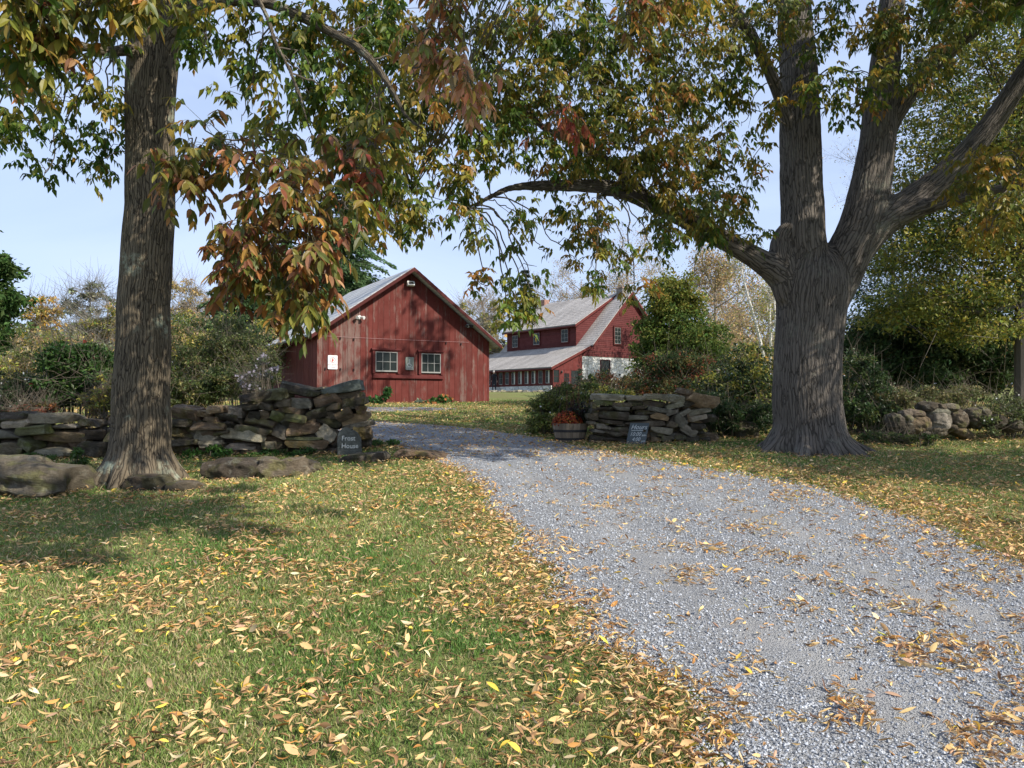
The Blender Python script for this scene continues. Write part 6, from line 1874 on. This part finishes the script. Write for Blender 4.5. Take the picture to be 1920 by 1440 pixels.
# ================================================================ planting
PG = [(4, (.061, .108, .030)), (3, (.095, .142, .038)), (2, (.135, .169, .047))]
PGD = [(4, (.033, .062, .021)), (3, (.052, .088, .029)), (1, (.091, .117, .039))]
PAUT = [(3, (.559, .355, .095)), (2, (.410, .318, .111)), (2, (.260, .260, .080)), (1, (.671, .410, .080))]
PTAN = [(3, (.480, .360, .188)), (2, (.340, .280, .154)), (1, (.240, .260, .102)), (1, (.600, .420, .154))]
PYG = [(3, (.232, .250, .052)), (3, (.339, .321, .061)), (2, (.143, .178, .046)), (1, (.499, .392, .077))]
PRED = [(3, (.208, .065, .039)), (3, (.130, .104, .039)), (2, (.078, .091, .033)), (1, (.286, .117, .039))]
PGRY = [(3, (.227, .251, .165)), (2, (.162, .194, .110)), (1, (.324, .308, .180))]


def build_background():
    gl = 'trees beyond the left stone wall'
    # far left green tree
    b = tree_at(-30, 42)
    plant('maple_tree', 'full green leafy tree cut by the left edge of the view', 'tree', b, [px_blob(-40, 560, 80, 90, 42), px_blob(-40, 480, 50, 50, 42), px_blob(20, 555, 40, 32, 42), px_blob(-20, 620, 70, 60, 42), px_blob(10, 500, 30, 26, 42)],
          [(3, (.05, .10, .025)), (2, (.08, .13, .035))], 11000, .30, gl, (([b, b + A(0, 0, 4), b + A(0, 0, 9)]), .3, (.12, .10, .08)), seed=1)
    bare_tree('thin leafless grey tree above the low treeline on the far left', 90, 75, 545, 60, PTAN, 300, .12, 2, gl, trunk_r=.10, forks=9)
    b = tree_at(85, 60)
    plant('autumn_tree', 'rounded golden-brown tree beside the far left green tree', 'tree', b, [px_blob(85, 595, 40, 40, 60), px_blob(60, 650, 50, 40, 60), px_blob(110, 660, 50, 40, 60), px_blob(85, 700, 60, 40, 60)], PAUT, 7000, .26, gl, ([b, b + A(0, 0, 5)], .2, (.14, .11, .08)), seed=3, twigs=600)
    b = tree_at(165, 52)
    plant('birch_tree', 'airy pale green tree standing above the others left of the trunk', 'tree', b, [px_blob(165, 545, 34, 26, 52), px_blob(150, 575, 40, 26, 52), px_blob(195, 570, 30, 26, 52), px_blob(170, 610, 40, 24, 52)], PGRY, 2400, .20, gl, ([b, b + A(.1, 0, 4), b + A(0, 0, 7.4)], .12, (.13, .12, .10)), seed=4, twigs=700, stem_col=(.16, .15, .13))
    b = tree_at(200, 46)
    plant('autumn_tree', 'scrubby olive and tan tree just left of the brown ash trunk', 'tree', b, [px_blob(190, 640, 50, 40, 46), px_blob(225, 600, 30, 40, 46), px_blob(150, 660, 50, 34, 46), px_blob(210, 690, 50, 40, 46)], PTAN + PYG, 7000, .20, gl, ([b, b + A(0, 0, 5)], .15, (.2, .17, .14)), seed=5, twigs=900, stem_col=(.2, .18, .15))
    b = tree_at(355, 44)
    plant('autumn_tree', 'tan-leaved tree with pale bare stems just right of the brown ash trunk', 'tree', b, [px_blob(350, 565, 40, 40, 44), px_blob(385, 610, 40, 40, 44), px_blob(335, 620, 30, 50, 44), px_blob(370, 670, 50, 50, 44)], PTAN + PAUT, 7000, .16, gl, ([b, b + A(0, 0, 6)], .12, (.3, .27, .23)), seed=6, twigs=1500, stem_col=(.27, .24, .20), branches=60)
    bare_tree('leafless tree with pale stems in front of the tan thicket', 395, 40, 590, 120, PTAN, 500, .10, 7, gl, tc=(.30, .27, .23), trunk_r=.07, forks=14)
    b = tree_at(28, 50)
    plant('shrub_thicket', 'low grey-green thicket under the far left trees', 'shrub', b, [px_blob(20, 700, 70, 30, 40), px_blob(90, 700, 50, 26, 40)], PGRY, 5000, .16, gl, seed=8)
    b = tree_at(60, 46)
    plant('autumn_tree', 'small yellow tree low down at the far left', 'tree', b, [px_blob(48, 640, 26, 14, 44)], [(1, (.40, .33, .06))], 700, .18, gl, ([b, b + A(0, 0, 3)], .06, (.15, .12, .1)), seed=9)
    # spruces behind the barn
    conifer('tall dark spruce right behind the barn roof', 640, 38, 345, 390, 40, 10, (.085, .140, .055), group='spruces behind the barn')
    conifer('shorter dark spruce left of the barn roof', 450, 36, 450, 260, 30, 11, (.075, .125, .050), group='spruces behind the barn')
    conifer('middle spruce between its two neighbours behind the barn', 535, 42, 425, 220, 30, 12, (.08, .130, .05), group='spruces behind the barn')
    # trees between barn and house
    conifer('dark spruce behind the left end of the farmhouse roof', 985, 86, 500, 90, 26, 13, (.03, .055, .028), name='spruce_tree', dens=1.3)
    b = tree_at(885, 72)
    plant('autumn_tree', 'pale yellow-green tree peeking over the right slope of the barn roof', 'tree', b, [px_blob(860, 590, 26, 34, 72), px_blob(895, 620, 30, 40, 72), px_blob(925, 610, 26, 50, 72), px_blob(900, 670, 50, 30, 72)], PTAN + PYG, 6000, .24, None, ([b, b + A(0, 0, 7)], .15, (.2, .18, .15)), seed=15, twigs=1200, stem_col=(.22, .2, .17))
    gm = 'bare autumn trees behind the farmhouse'
    for i, (px, d, top, w, nl, lab) in enumerate([(905, 84, 520, 130, 2400, 'bare grey tree seen above the right slope of the barn roof'), (1090, 92, 470, 170, 5000, 'thinly leaved tree behind the middle of the farmhouse ridge'), (1175, 88, 405, 230, 11000, 'tallest spreading tree with tan crown over the farmhouse gable'),
                                                  (1345, 57, 455, 190, 9000, 'wide tan-crowned tree behind the round green maple'), (1390, 70, 460, 200, 10000, 'brown twiggy tree left of the white birches'), (1440, 62, 500, 150, 8000, 'brown twiggy tree hidden partly by the big ash trunk'), (1030, 96, 500, 140, 700, 'faint leafless tree above the left half of the farmhouse roof')]):
        bare_tree(lab, px, d, top, w, PTAN + [(3, (.33, .22, .12))], nl, .17, 30 + i, gm, tc=(.24, .20, .165), forks=16, trunk_r=.17)
    # white birches
    for i, (px0, px1, top, d, lab) in enumerate([(1444, 1385, 480, 40, 'leaning white birch stem left of the big ash trunk'), (1437, 1446, 540, 41, 'thin upright white birch stem close to the leaning one'), (1457, 1452, 545, 39, 'white birch stem partly hidden by the big ash trunk')]):
        r = np.random.default_rng(70 + i)
        b = tree_at(px0, d); e = P(px1, top, d)
        t = thing('birch_tree', lab, 'tree', b, 'white birches behind the shrubs')
        m = MB(); q = catmull([b, b + (e - b) * .4 + A(.12, 0, 0), b + (e - b) * .75, e], 20)
        tube(m, q, np.linspace(.10, .03, 20), 8, (.62, .60, .55), jit=.15)
        s0, s1 = [], []
        for j in range(26):
            a = q[r.integers(6, 20)]; f = a + unit(r.normal(0, 1, 3) + A(0, 0, 1.2)) * r.uniform(.4, 1.3); s0.append(a); s1.append(f)
            for l in range(6):
                a2 = a + (f - a) * r.uniform(.3, 1); s0.append(a2); s1.append(a2 + unit(r.normal(0, 1, 3)) * .35)
        many_sticks(m, np.array(s0), np.array(s1), .022, .008, 3, np.tile(A(.42, .38, .33), (len(s0), 1)))
        m.build('trunk', M_twig, t)
        m = MB(); p = np.array(s1)[r.integers(0, len(s1), 900)] + r.normal(0, .22, (900, 3))
        leaf_mesh(m, p, r.normal(0, 1, (900, 3)), r.normal(0, 1, (900, 3)), .09, .06, vary(pick(PYG, 900, r), .2)); m.build('crown', M_far, t)
    # round maple in front of the house
    b = tree_at(1272, 34)
    plant('maple_tree', 'dense round green maple yellowing at the top beside the farmhouse gable', 'tree', b,
          [px_blob(1270, 620, 78, 50, 34, 1.5, 1.2), px_blob(1262, 575, 58, 44, 34, 1.2), px_blob(1285, 670, 84, 44, 34, 1.6), px_blob(1330, 640, 38, 40, 34, 1.2), px_blob(1215, 640, 34, 44, 34, 1.0), px_blob(1225, 680, 44, 40, 33.5, 1.2)], [(4, (.085, .135, .030)), (3, (.125, .170, .038)), (2, (.19, .205, .045))], 22000, .15, None, ([b, b + A(0, 0, 2.5), b + A(0, 0, 4.5)], .16, (.1, .08, .06)), seed=20, clump=.16)
    b2 = tree_at(1262, 33.9)
    m = MB(); r = np.random.default_rng(5)
    p, k, cc = blob_points([px_blob(1262, 545, 46, 36, 34, 1.1), px_blob(1290, 560, 34, 30, 34, 1.0), px_blob(1235, 560, 30, 30, 33.6, .8)], 6500, .2, r)
    s = .14 * (.6 + .8 * r.random(len(p)))
    leaf_mesh(m, p, r.normal(0, 1, p.shape), r.normal(0, 1, p.shape) + A(0, 0, .8), s, s * .55, vary(pick([(3, (.20, .21, .04)), (2, (.13, .16, .035)), (1, (.30, .24, .05))], len(p), r), .2))
    mt = [o for o in sc.objects if o.name.startswith('maple_tree') and 'round green' in o.get('label', '')][0]
    o = m.build('crown', M_far, mt); o['label'] = 'yellow-green top of the crown'
    # far woods closing the horizon
    r = np.random.default_rng(77); m = MB()
    n = 46000
    x = r.uniform(-150, 170, n); y = r.uniform(112, 150, n)
    h = 7 + 6 * fbm(np.stack([x * .06, y * .05, 0 * x], -1), 3, 3)
    z = G(x, y) + h * r.random(n) ** .6
    s = r.uniform(.6, 1.3, n)
    fc = fbm(np.stack([x * .12, y * .12, 0 * x], -1), 8, 2)
    cols = np.where((fc > .55)[:, None], pick(PAUT, n, r), np.where((fc > .44)[:, None], pick(PTAN, n, r), pick(PG, n, r)))
    leaf_mesh(m, np.stack([x, y, z], -1), r.normal(0, 1, (n, 3)), r.normal(0, 1, (n, 3)) + A(0, -.5, .5), s, s * .7, vary(cols, .25))
    m.build('far_woods', M_far, loc=(0, 125, 0), kind='stuff')
    # ------------------------------------------------ right side
    b = tree_at(1914, 19)
    plant('elm_tree', 'tall yellow-green tree with a grey trunk at the right edge of the view', 'tree', b,
          [px_blob(1720, 470, 120, 60, 19, 2.2), px_blob(1830, 420, 110, 80, 19, 2.4), px_blob(1800, 300, 110, 70, 19, 2.4), px_blob(1880, 200, 90, 90, 19, 2.4), px_blob(1760, 220, 60, 60, 19, 2), px_blob(1840, 90, 90, 70, 19, 2.4), px_blob(1740, 560, 110, 40, 19, 2), px_blob(1850, 540, 90, 60, 19, 2.4),
           px_blob(1740, 390, 60, 40, 19, 2), px_blob(1690, 590, 60, 30, 19, 1.8), px_blob(2000, 300, 120, 200, 19, 2.6), px_blob(1760, 130, 50, 50, 19, 2), px_blob(1880, -40, 120, 80, 19, 2.4), px_blob(1820, 620, 90, 30, 18.6, 2)],
          [(3, (.21, .225, .045)), (3, (.29, .27, .045)), (4, (.10, .14, .032)), (1, (.38, .30, .055))], 80000, .10, None, ([b, b + A(.05, 0, 3), b + A(.15, 0, 7), b + A(.3, 0, 12)], .17, (.085, .076, .066)), clump=.17, seed=40, branches=110, twigs=900, stem_col=(.16, .14, .12), matl=M_leaf)
    b = tree_at(1655, 27)
    plant('pine_tree', 'blue-green pine with level boughs behind the right fork of the big ash', 'tree', b, [px_blob(1650, 505, 60, 12, 27, 1.6), px_blob(1640, 545, 60, 14, 27, 1.6), px_blob(1690, 475, 60, 12, 27, 1.6), px_blob(1620, 600, 60, 16, 27, 1.8), px_blob(1700, 620, 90, 30, 27, 2), px_blob(1640, 650, 70, 30, 27, 2), px_blob(1700, 560, 60, 14, 27, 1.6), px_blob(1740, 520, 60, 14, 27, 1.4)],
          [(3, (.025, .055, .035)), (2, (.04, .075, .045))], 16000, .13, None, ([b, b + A(.3, 0, 3), b + A(.5, 0, 5.6)], .14, (.12, .09, .07)), clump=.20, ratio=.22, seed=41, branches=60)
    bare_tree('fine leafless twiggy tree seen through the fork of the big ash', 1690, 30, 190, 330, PTAN, 1800, .07, 43, None, tc=(.12, .10, .085), forks=22, trunk_r=.07)
    gr = 'shrubs along the right stone walls'
    for i, (px, d, pyb, blobs, pal, n, leaf, lab, kw) in enumerate([
        (1790, 22, 740, [px_blob(1700, 610, 90, 40, 22, 1.6), px_blob(1800, 590, 90, 40, 22, 1.6), px_blob(1740, 660, 110, 50, 22, 1.6), px_blob(1840, 640, 90, 60, 22, 1.6), px_blob(1640, 660, 60, 60, 22, 1.4), px_blob(1700, 710, 110, 40, 21.6, 1.4), px_blob(1850, 700, 80, 40, 22, 1.4)], PGD + [(2, (.07, .09, .03))], 34000, .13, 'dark hedge-like thicket behind the fieldstone wall', {}),
        (1600, 16.2, 790, [px_blob(1610, 700, 34, 50, 16, .7), px_blob(1630, 760, 50, 50, 15.8, .8), px_blob(1600, 770, 40, 40, 15.6, .7), px_blob(1660, 790, 40, 30, 15.2, .7)], PGD + [(.5, (.12, .15, .04))], 12000, .07, 'dark leafy bush directly right of the big ash trunk', {}),
        (1730, 15.6, 770, [px_blob(1720, 745, 60, 20, 15.6, .5), px_blob(1800, 742, 60, 18, 15.8, .5), px_blob(1680, 750, 40, 26, 15.4, .5)], [(3, (.20, .19, .08)), (2, (.12, .14, .05)), (1, (.28, .24, .12))], 7000, .055, 'straw-coloured weeds along the top of the fieldstone wall', {}),
        (1890, 14.6, 810, [px_blob(1890, 775, 44, 34, 14.6, .6), px_blob(1850, 790, 24, 24, 14.3, .4), px_blob(1940, 780, 40, 34, 14.6, .6)], [(3, (.10, .13, .045)), (2, (.15, .17, .06))], 6000, .055, 'pale green leafy bush at the right edge past the fieldstones', {'flowers': ((.7, .7, .68), 30, .02)}),
        (1735, 13.6, 835, [px_blob(1735, 824, 26, 12, 13.6, .25), px_blob(1660, 822, 60, 14, 14, .3)], PG, 2600, .05, 'low weeds at the foot of the fieldstone wall', {}),
        (1400, 17, 770, [px_blob(1400, 690, 50, 44, 17, .9), px_blob(1360, 740, 60, 44, 16.5, .9), px_blob(1430, 745, 50, 50, 16.5, .9)], PYG + PGD + PGD, 16000, .075, 'tall mixed green bush left of the big ash trunk', {}),
        (1370, 15.2, 800, [px_blob(1350, 780, 40, 30, 15, .6), px_blob(1410, 785, 44, 30, 15, .6), px_blob(1330, 760, 40, 30, 15.2, .5)], PGD, 11000, .06, 'deep green low bush at the right end of the slab wall', {}),
        (1225, 19, 740, [px_blob(1205, 714, 44, 20, 19, 1), px_blob(1260, 690, 54, 34, 19, 1), px_blob(1310, 700, 46, 36, 19, 1), px_blob(1130, 720, 40, 22, 18.6, .9), px_blob(1220, 725, 90, 18, 18, .8)], PRED + PGD + [(1.5, (.12, .10, .03))], 17000, .075, 'reddish-brown shrub spreading above the slab wall', {}),
        (1100, 17.5, 760, [px_blob(1100, 735, 34, 18, 17.5, .6), px_blob(1150, 738, 40, 12, 17, .6), px_blob(1112, 712, 8, 16, 17.5, .3)], PYG + PG, 5200, .06, 'olive weeds behind the left half of the slab wall', {}),
        (1040, 15.6, 800, [px_blob(1045, 748, 40, 26, 15.6, .6), px_blob(1025, 775, 36, 34, 15.4, .6), px_blob(1075, 765, 30, 34, 15.6, .5), px_blob(1010, 800, 26, 20, 15.3, .5), px_blob(1060, 735, 26, 16, 15.8, .4)], [(3, (.17, .205, .05)), (3, (.26, .26, .07)), (2, (.09, .12, .03))], 11000, .055, 'loose yellow-green bush with white asters behind the half barrel', {'flowers': ((.8, .8, .8), 26, .022)}),
    ]):
        b = tree_at(px, d)
        nm = 'shrub' if 'weeds' not in lab else 'weed_patch'
        plant(nm, lab, 'shrub' if nm == 'shrub' else 'weeds', b, blobs, pal, n, leaf, gr, seed=50 + i, matl=M_leaf if d < 18 else M_far, twigs=260, stems=40, **kw)
    # ------------------------------------------------ left side shrubs
    gs = 'shrubs along the left stone wall'
    for i, (px, d, blobs, pal, n, leaf, lab, kw) in enumerate([
        (150, 14.2, [px_blob(150, 680, 64, 40, 14.2, .7), px_blob(195, 720, 40, 40, 14, .6), px_blob(130, 730, 50, 36, 14, .6), px_blob(150, 655, 24, 16, 14.2, .4)], [(4, (.040, .088, .020)), (2, (.07, .125, .03))], 17000, .085, 'dark green bush with broad leaves and red sprigs left of the brown ash', {'flowers': ((.24, .03, .02), 18, .05)}),
        (40, 14.4, [px_blob(40, 725, 60, 28, 14.4, .7), px_blob(80, 745, 50, 24, 14, .6), px_blob(0, 750, 50, 30, 14, .6)], [(4, (.035, .065, .02)), (2, (.07, .10, .035))], 9000, .065, 'dark bush dotted with small white asters at the far left', {'flowers': ((.75, .75, .70), 110, .020)}),
        (195, 12.6, [px_blob(205, 760, 26, 36, 12.9, .35), px_blob(180, 745, 24, 24, 13, .35), px_blob(205, 720, 20, 30, 13.2, .3)], PYG + [(2, (.20, .14, .07))], 3600, .05, 'thin brownish weeds growing against the brown ash trunk', {}),
        (60, 12.9, [px_blob(70, 766, 44, 9, 12.9, .3), px_blob(20, 772, 40, 9, 12.8, .3)], PRED, 2600, .05, 'dark red creeping leaves along the left wall top', {}),
        (350, 17, [px_blob(350, 690, 40, 44, 17, .9), px_blob(400, 670, 40, 44, 17.5, .9), px_blob(350, 740, 50, 30, 15.5, .7), px_blob(420, 720, 44, 30, 16, .8)], [(3, (.06, .09, .025)), (3, (.10, .12, .035)), (1, (.19, .17, .06))], 17000, .065, 'tall feathery green bush right of the brown ash trunk', {}),
        (470, 18, [px_blob(450, 660, 44, 44, 18, .9), px_blob(480, 700, 34, 36, 17.5, .8), px_blob(505, 690, 14, 40, 18, .4), px_blob(430, 620, 30, 24, 19, .8)], [(3, (.07, .10, .03)), (2, (.11, .13, .04)), (1, (.16, .16, .06))], 13000, .065, 'olive bush reaching up to the left side of the barn', {}),
        (505, 16, [px_blob(500, 690, 16, 26, 16.4, .4), px_blob(470, 720, 22, 20, 15.6, .4)], [(3, (.20, .20, .20)), (2, (.10, .12, .06))], 2200, .04, 'greyish seeding asters in front of the barn corner', {'flowers': ((.42, .38, .45), 60, .03)}),
        (20, 24, [px_blob(20, 690, 70, 36, 24, 1.2), px_blob(110, 660, 60, 40, 24, 1.2), px_blob(200, 680, 60, 50, 24, 1.2), px_blob(60, 640, 40, 24, 26, 1)], PGRY + PYG + PTAN, 12000, .10, 'weedy grey-green thicket filling the gap beneath the far left trees', {}),
        (320, 26, [px_blob(340, 640, 60, 60, 26, 1.3), px_blob(420, 640, 60, 50, 26, 1.3), px_blob(500, 650, 50, 50, 28, 1.3)], PTAN + PYG + PG, 13000, .10, 'tangled tan and olive thicket behind the feathery green bush', {}),
    ]):
        b = tree_at(px, d)
        nm = 'weed_patch' if ('weeds' in lab or 'creeping' in lab) else 'shrub'
        plant(nm, lab, 'weeds' if nm == 'weed_patch' else 'shrub', b, blobs, pal, n, leaf, gs, seed=80 + i, matl=M_leaf, twigs=320, stems=44, **kw)
    # ------------------------------------------------ small plants
    gp = 'low plants at the foot of the left wall'
    for i, (px, py, rx, ry, pal, n, leaf, lab) in enumerate([
        (395, 850, 60, 12, [(1, (.07, .16, .03))], 900, .06, 'bright green low leaves at the wall foot right of the left tree'),
        (142, 858, 22, 22, [(1, (.08, .14, .03))], 700, .05, 'small leafy sprout beside the left tree roots'),
        (60, 862, 60, 8, [(1, (.10, .17, .04))], 900, .045, 'fringe of bright weeds along the far left wall foot'),
        (560, 850, 90, 7, [(1, (.06, .14, .03))], 900, .045, 'grassy weeds under the tall pile of stones'),
        (720, 832, 40, 9, [(1, (.09, .17, .04))], 800, .04, 'light weeds beside the carved name stone')]):
        g = ground_at(px, py + ry); d = g[1] + .15
        plant('weed_patch', lab, 'weeds', tree_at(px, d), [px_blob(px, py, rx, ry, d, .14)], pal, n, leaf, gp, seed=120 + i, matl=M_leaf, stems=10)
    gb = 'plants at the foot of the barn'
    for i, (px, d, blobs, pal, n, leaf, lab, fl) in enumerate([
        (715, 25.3, [px_blob(722, 740, 10, 8, 25.3, .2), px_blob(705, 752, 16, 9, 25.2, .2), px_blob(735, 758, 18, 6, 25.2, .2)], [(2, (.05, .13, .035)), (1, (.09, .18, .06))], 420, .17, 'broad-leaved green plant below the left barn window', None),
        (788, 26.2, [px_blob(788, 757, 11, 7, 26.0, .2)], [(1, (.22, .28, .20))], 300, .11, 'small silvery plant at the middle of the barn foot', None),
        (828, 26.4, [px_blob(828, 751, 22, 9, 26.2, .35), px_blob(815, 758, 22, 6, 26, .3)], [(1, (.06, .14, .03)), (1, (.10, .19, .05))], 1300, .11, 'bushy green plant with an orange bloom under the right barn window', ((.62, .22, .08), 26, .06))]):
        plant('garden_plant', lab, 'plant', tree_at(px, d), blobs, pal, n, leaf, gb, seed=140 + i, matl=M_leaf, stems=8, flowers=fl, up=.6)
    b = tree_at(930, 58)
    plant('garden_plant', 'dry brownish ground plant beside the right corner of the barn', 'plant', b, [px_blob(926, 742, 10, 4, 57, .6)], PTAN, 500, .12, None, seed=150)
    b = tree_at(1088, 57.5)
    plant('garden_plant', 'dark narrow shrub against the porch and stone corner', 'plant', b, [px_blob(1086, 712, 5, 26, 57.6, .3), px_blob(1099, 722, 6, 14, 58.5, .3)], [(1, (.05, .085, .05))], 2400, .13, None, seed=151)
    # stone edging in front of the porch
    t = thing('stone_edging', 'low row of pale stones before the farmhouse porch', 'edging', tree_at(980, 56))
    r = np.random.default_rng(3)
    for i in range(16):
        px = 918 + i * 9.5; d = 56 - i * .25
        g = tree_at(px, d); s = r.uniform(.25, .5)
        add_stone('stone', t, 0, 0, s * 1.1, s * .45, r.normal(0, 4), r.choice(list('lgw')), g + A(0, 0, s * .14), s * .8, 2000 + i, T_LO)


# ================================================================ camera, light, sky
def build_camera_light():
    cam = bpy.data.cameras.new('camera'); co = bpy.data.objects.new('camera', cam); COL.objects.link(co)
    cam.sensor_width = 36; cam.sensor_fit = 'HORIZONTAL'; cam.lens = 36 * F_PX / 1920; cam.clip_end = 900; cam.clip_start = .05
    co.location = (0, 0, EYE); co.rotation_euler = (PI / 2 + PITCH, 0, 0)
    sc.camera = co
    w = bpy.data.worlds.new('World'); sc.world = w; w.use_nodes = True
    nt = w.node_tree; k = NT(nt)
    for n in list(nt.nodes): nt.nodes.remove(n)
    out = nt.nodes.new('ShaderNodeOutputWorld'); bg = nt.nodes.new('ShaderNodeBackground')
    sky = nt.nodes.new('ShaderNodeTexSky'); sky.sky_type = 'NISHITA'; sky.sun_disc = False
    sky.sun_elevation = SUN_EL; az = math.atan2(SUN_AZ[0], SUN_AZ[1]); sky.sun_rotation = az
    sky.air_density = 1.0; sky.dust_density = 1.2; sky.ozone_density = 1.6; sky.altitude = 300
    # thin high cloud veil
    tc = k.n('TexCoord').outputs['Generated']
    mp = k.n('Mapping'); k.link(tc, mp.inputs[0]); mp.inputs['Scale'].default_value = (1.2, 1.2, 3.6)
    nz = k.noise(mp.outputs[0], 1.6, 6, .55, .6)
    veil = k.ramp(nz, [(.38, .62), (.70, .92)])
    sz = k.n('SeparateXYZ'); k.link(tc, sz.inputs[0])
    veil = k.math('MULTIPLY', veil, k.ramp(sz.outputs[2], [(.0, 1.0), (.50, .92), (.85, .30)]))
    col = k.mix(veil, sky.outputs[0], (5.35, 6.5, 9.1))
    k.link(col, bg.inputs[0]); bg.inputs[1].default_value = SKY_STRENGTH
    k.link(bg.outputs[0], out.inputs[0])
    su = bpy.data.lights.new('sun', 'SUN'); so = bpy.data.objects.new('sun', su); COL.objects.link(so)
    su.energy = SUN_POWER; su.angle = math.radians(.55); su.color = (1.0, .93, .82)
    d = Vector((SUN_AZ[0] * math.cos(SUN_EL), SUN_AZ[1] * math.cos(SUN_EL), math.sin(SUN_EL)))
    so.rotation_euler = d.to_track_quat('Z', 'Y').to_euler(); so.location = (20, -20, 30)
    sc.view_settings.view_transform = 'Standard'; sc.view_settings.look = 'None'; sc.view_settings.gamma = 1; sc.view_settings.exposure = EXPOSURE
    try:
        sc.cycles.max_bounces = 6; sc.cycles.diffuse_bounces = 3; sc.cycles.transmission_bounces = 3; sc.cycles.glossy_bounces = 2; sc.cycles.transparent_max_bounces = 4
        sc.cycles.use_adaptive_sampling = True; sc.cycles.use_denoising = True
    except Exception: pass


SKY_STRENGTH = .11; SUN_POWER = 5.0; EXPOSURE = .36
import time
_t = time.time()


def step(f):
    global _t
    f(); print('%-22s %.1f s' % (f.__name__, time.time() - _t), flush=True); _t = time.time()


for f in (build_camera_light, build_barn, build_house, build_person, build_walls, build_right_tree, build_left_tree, build_background, build_grass, build_fallen, build_gravel): step(f)
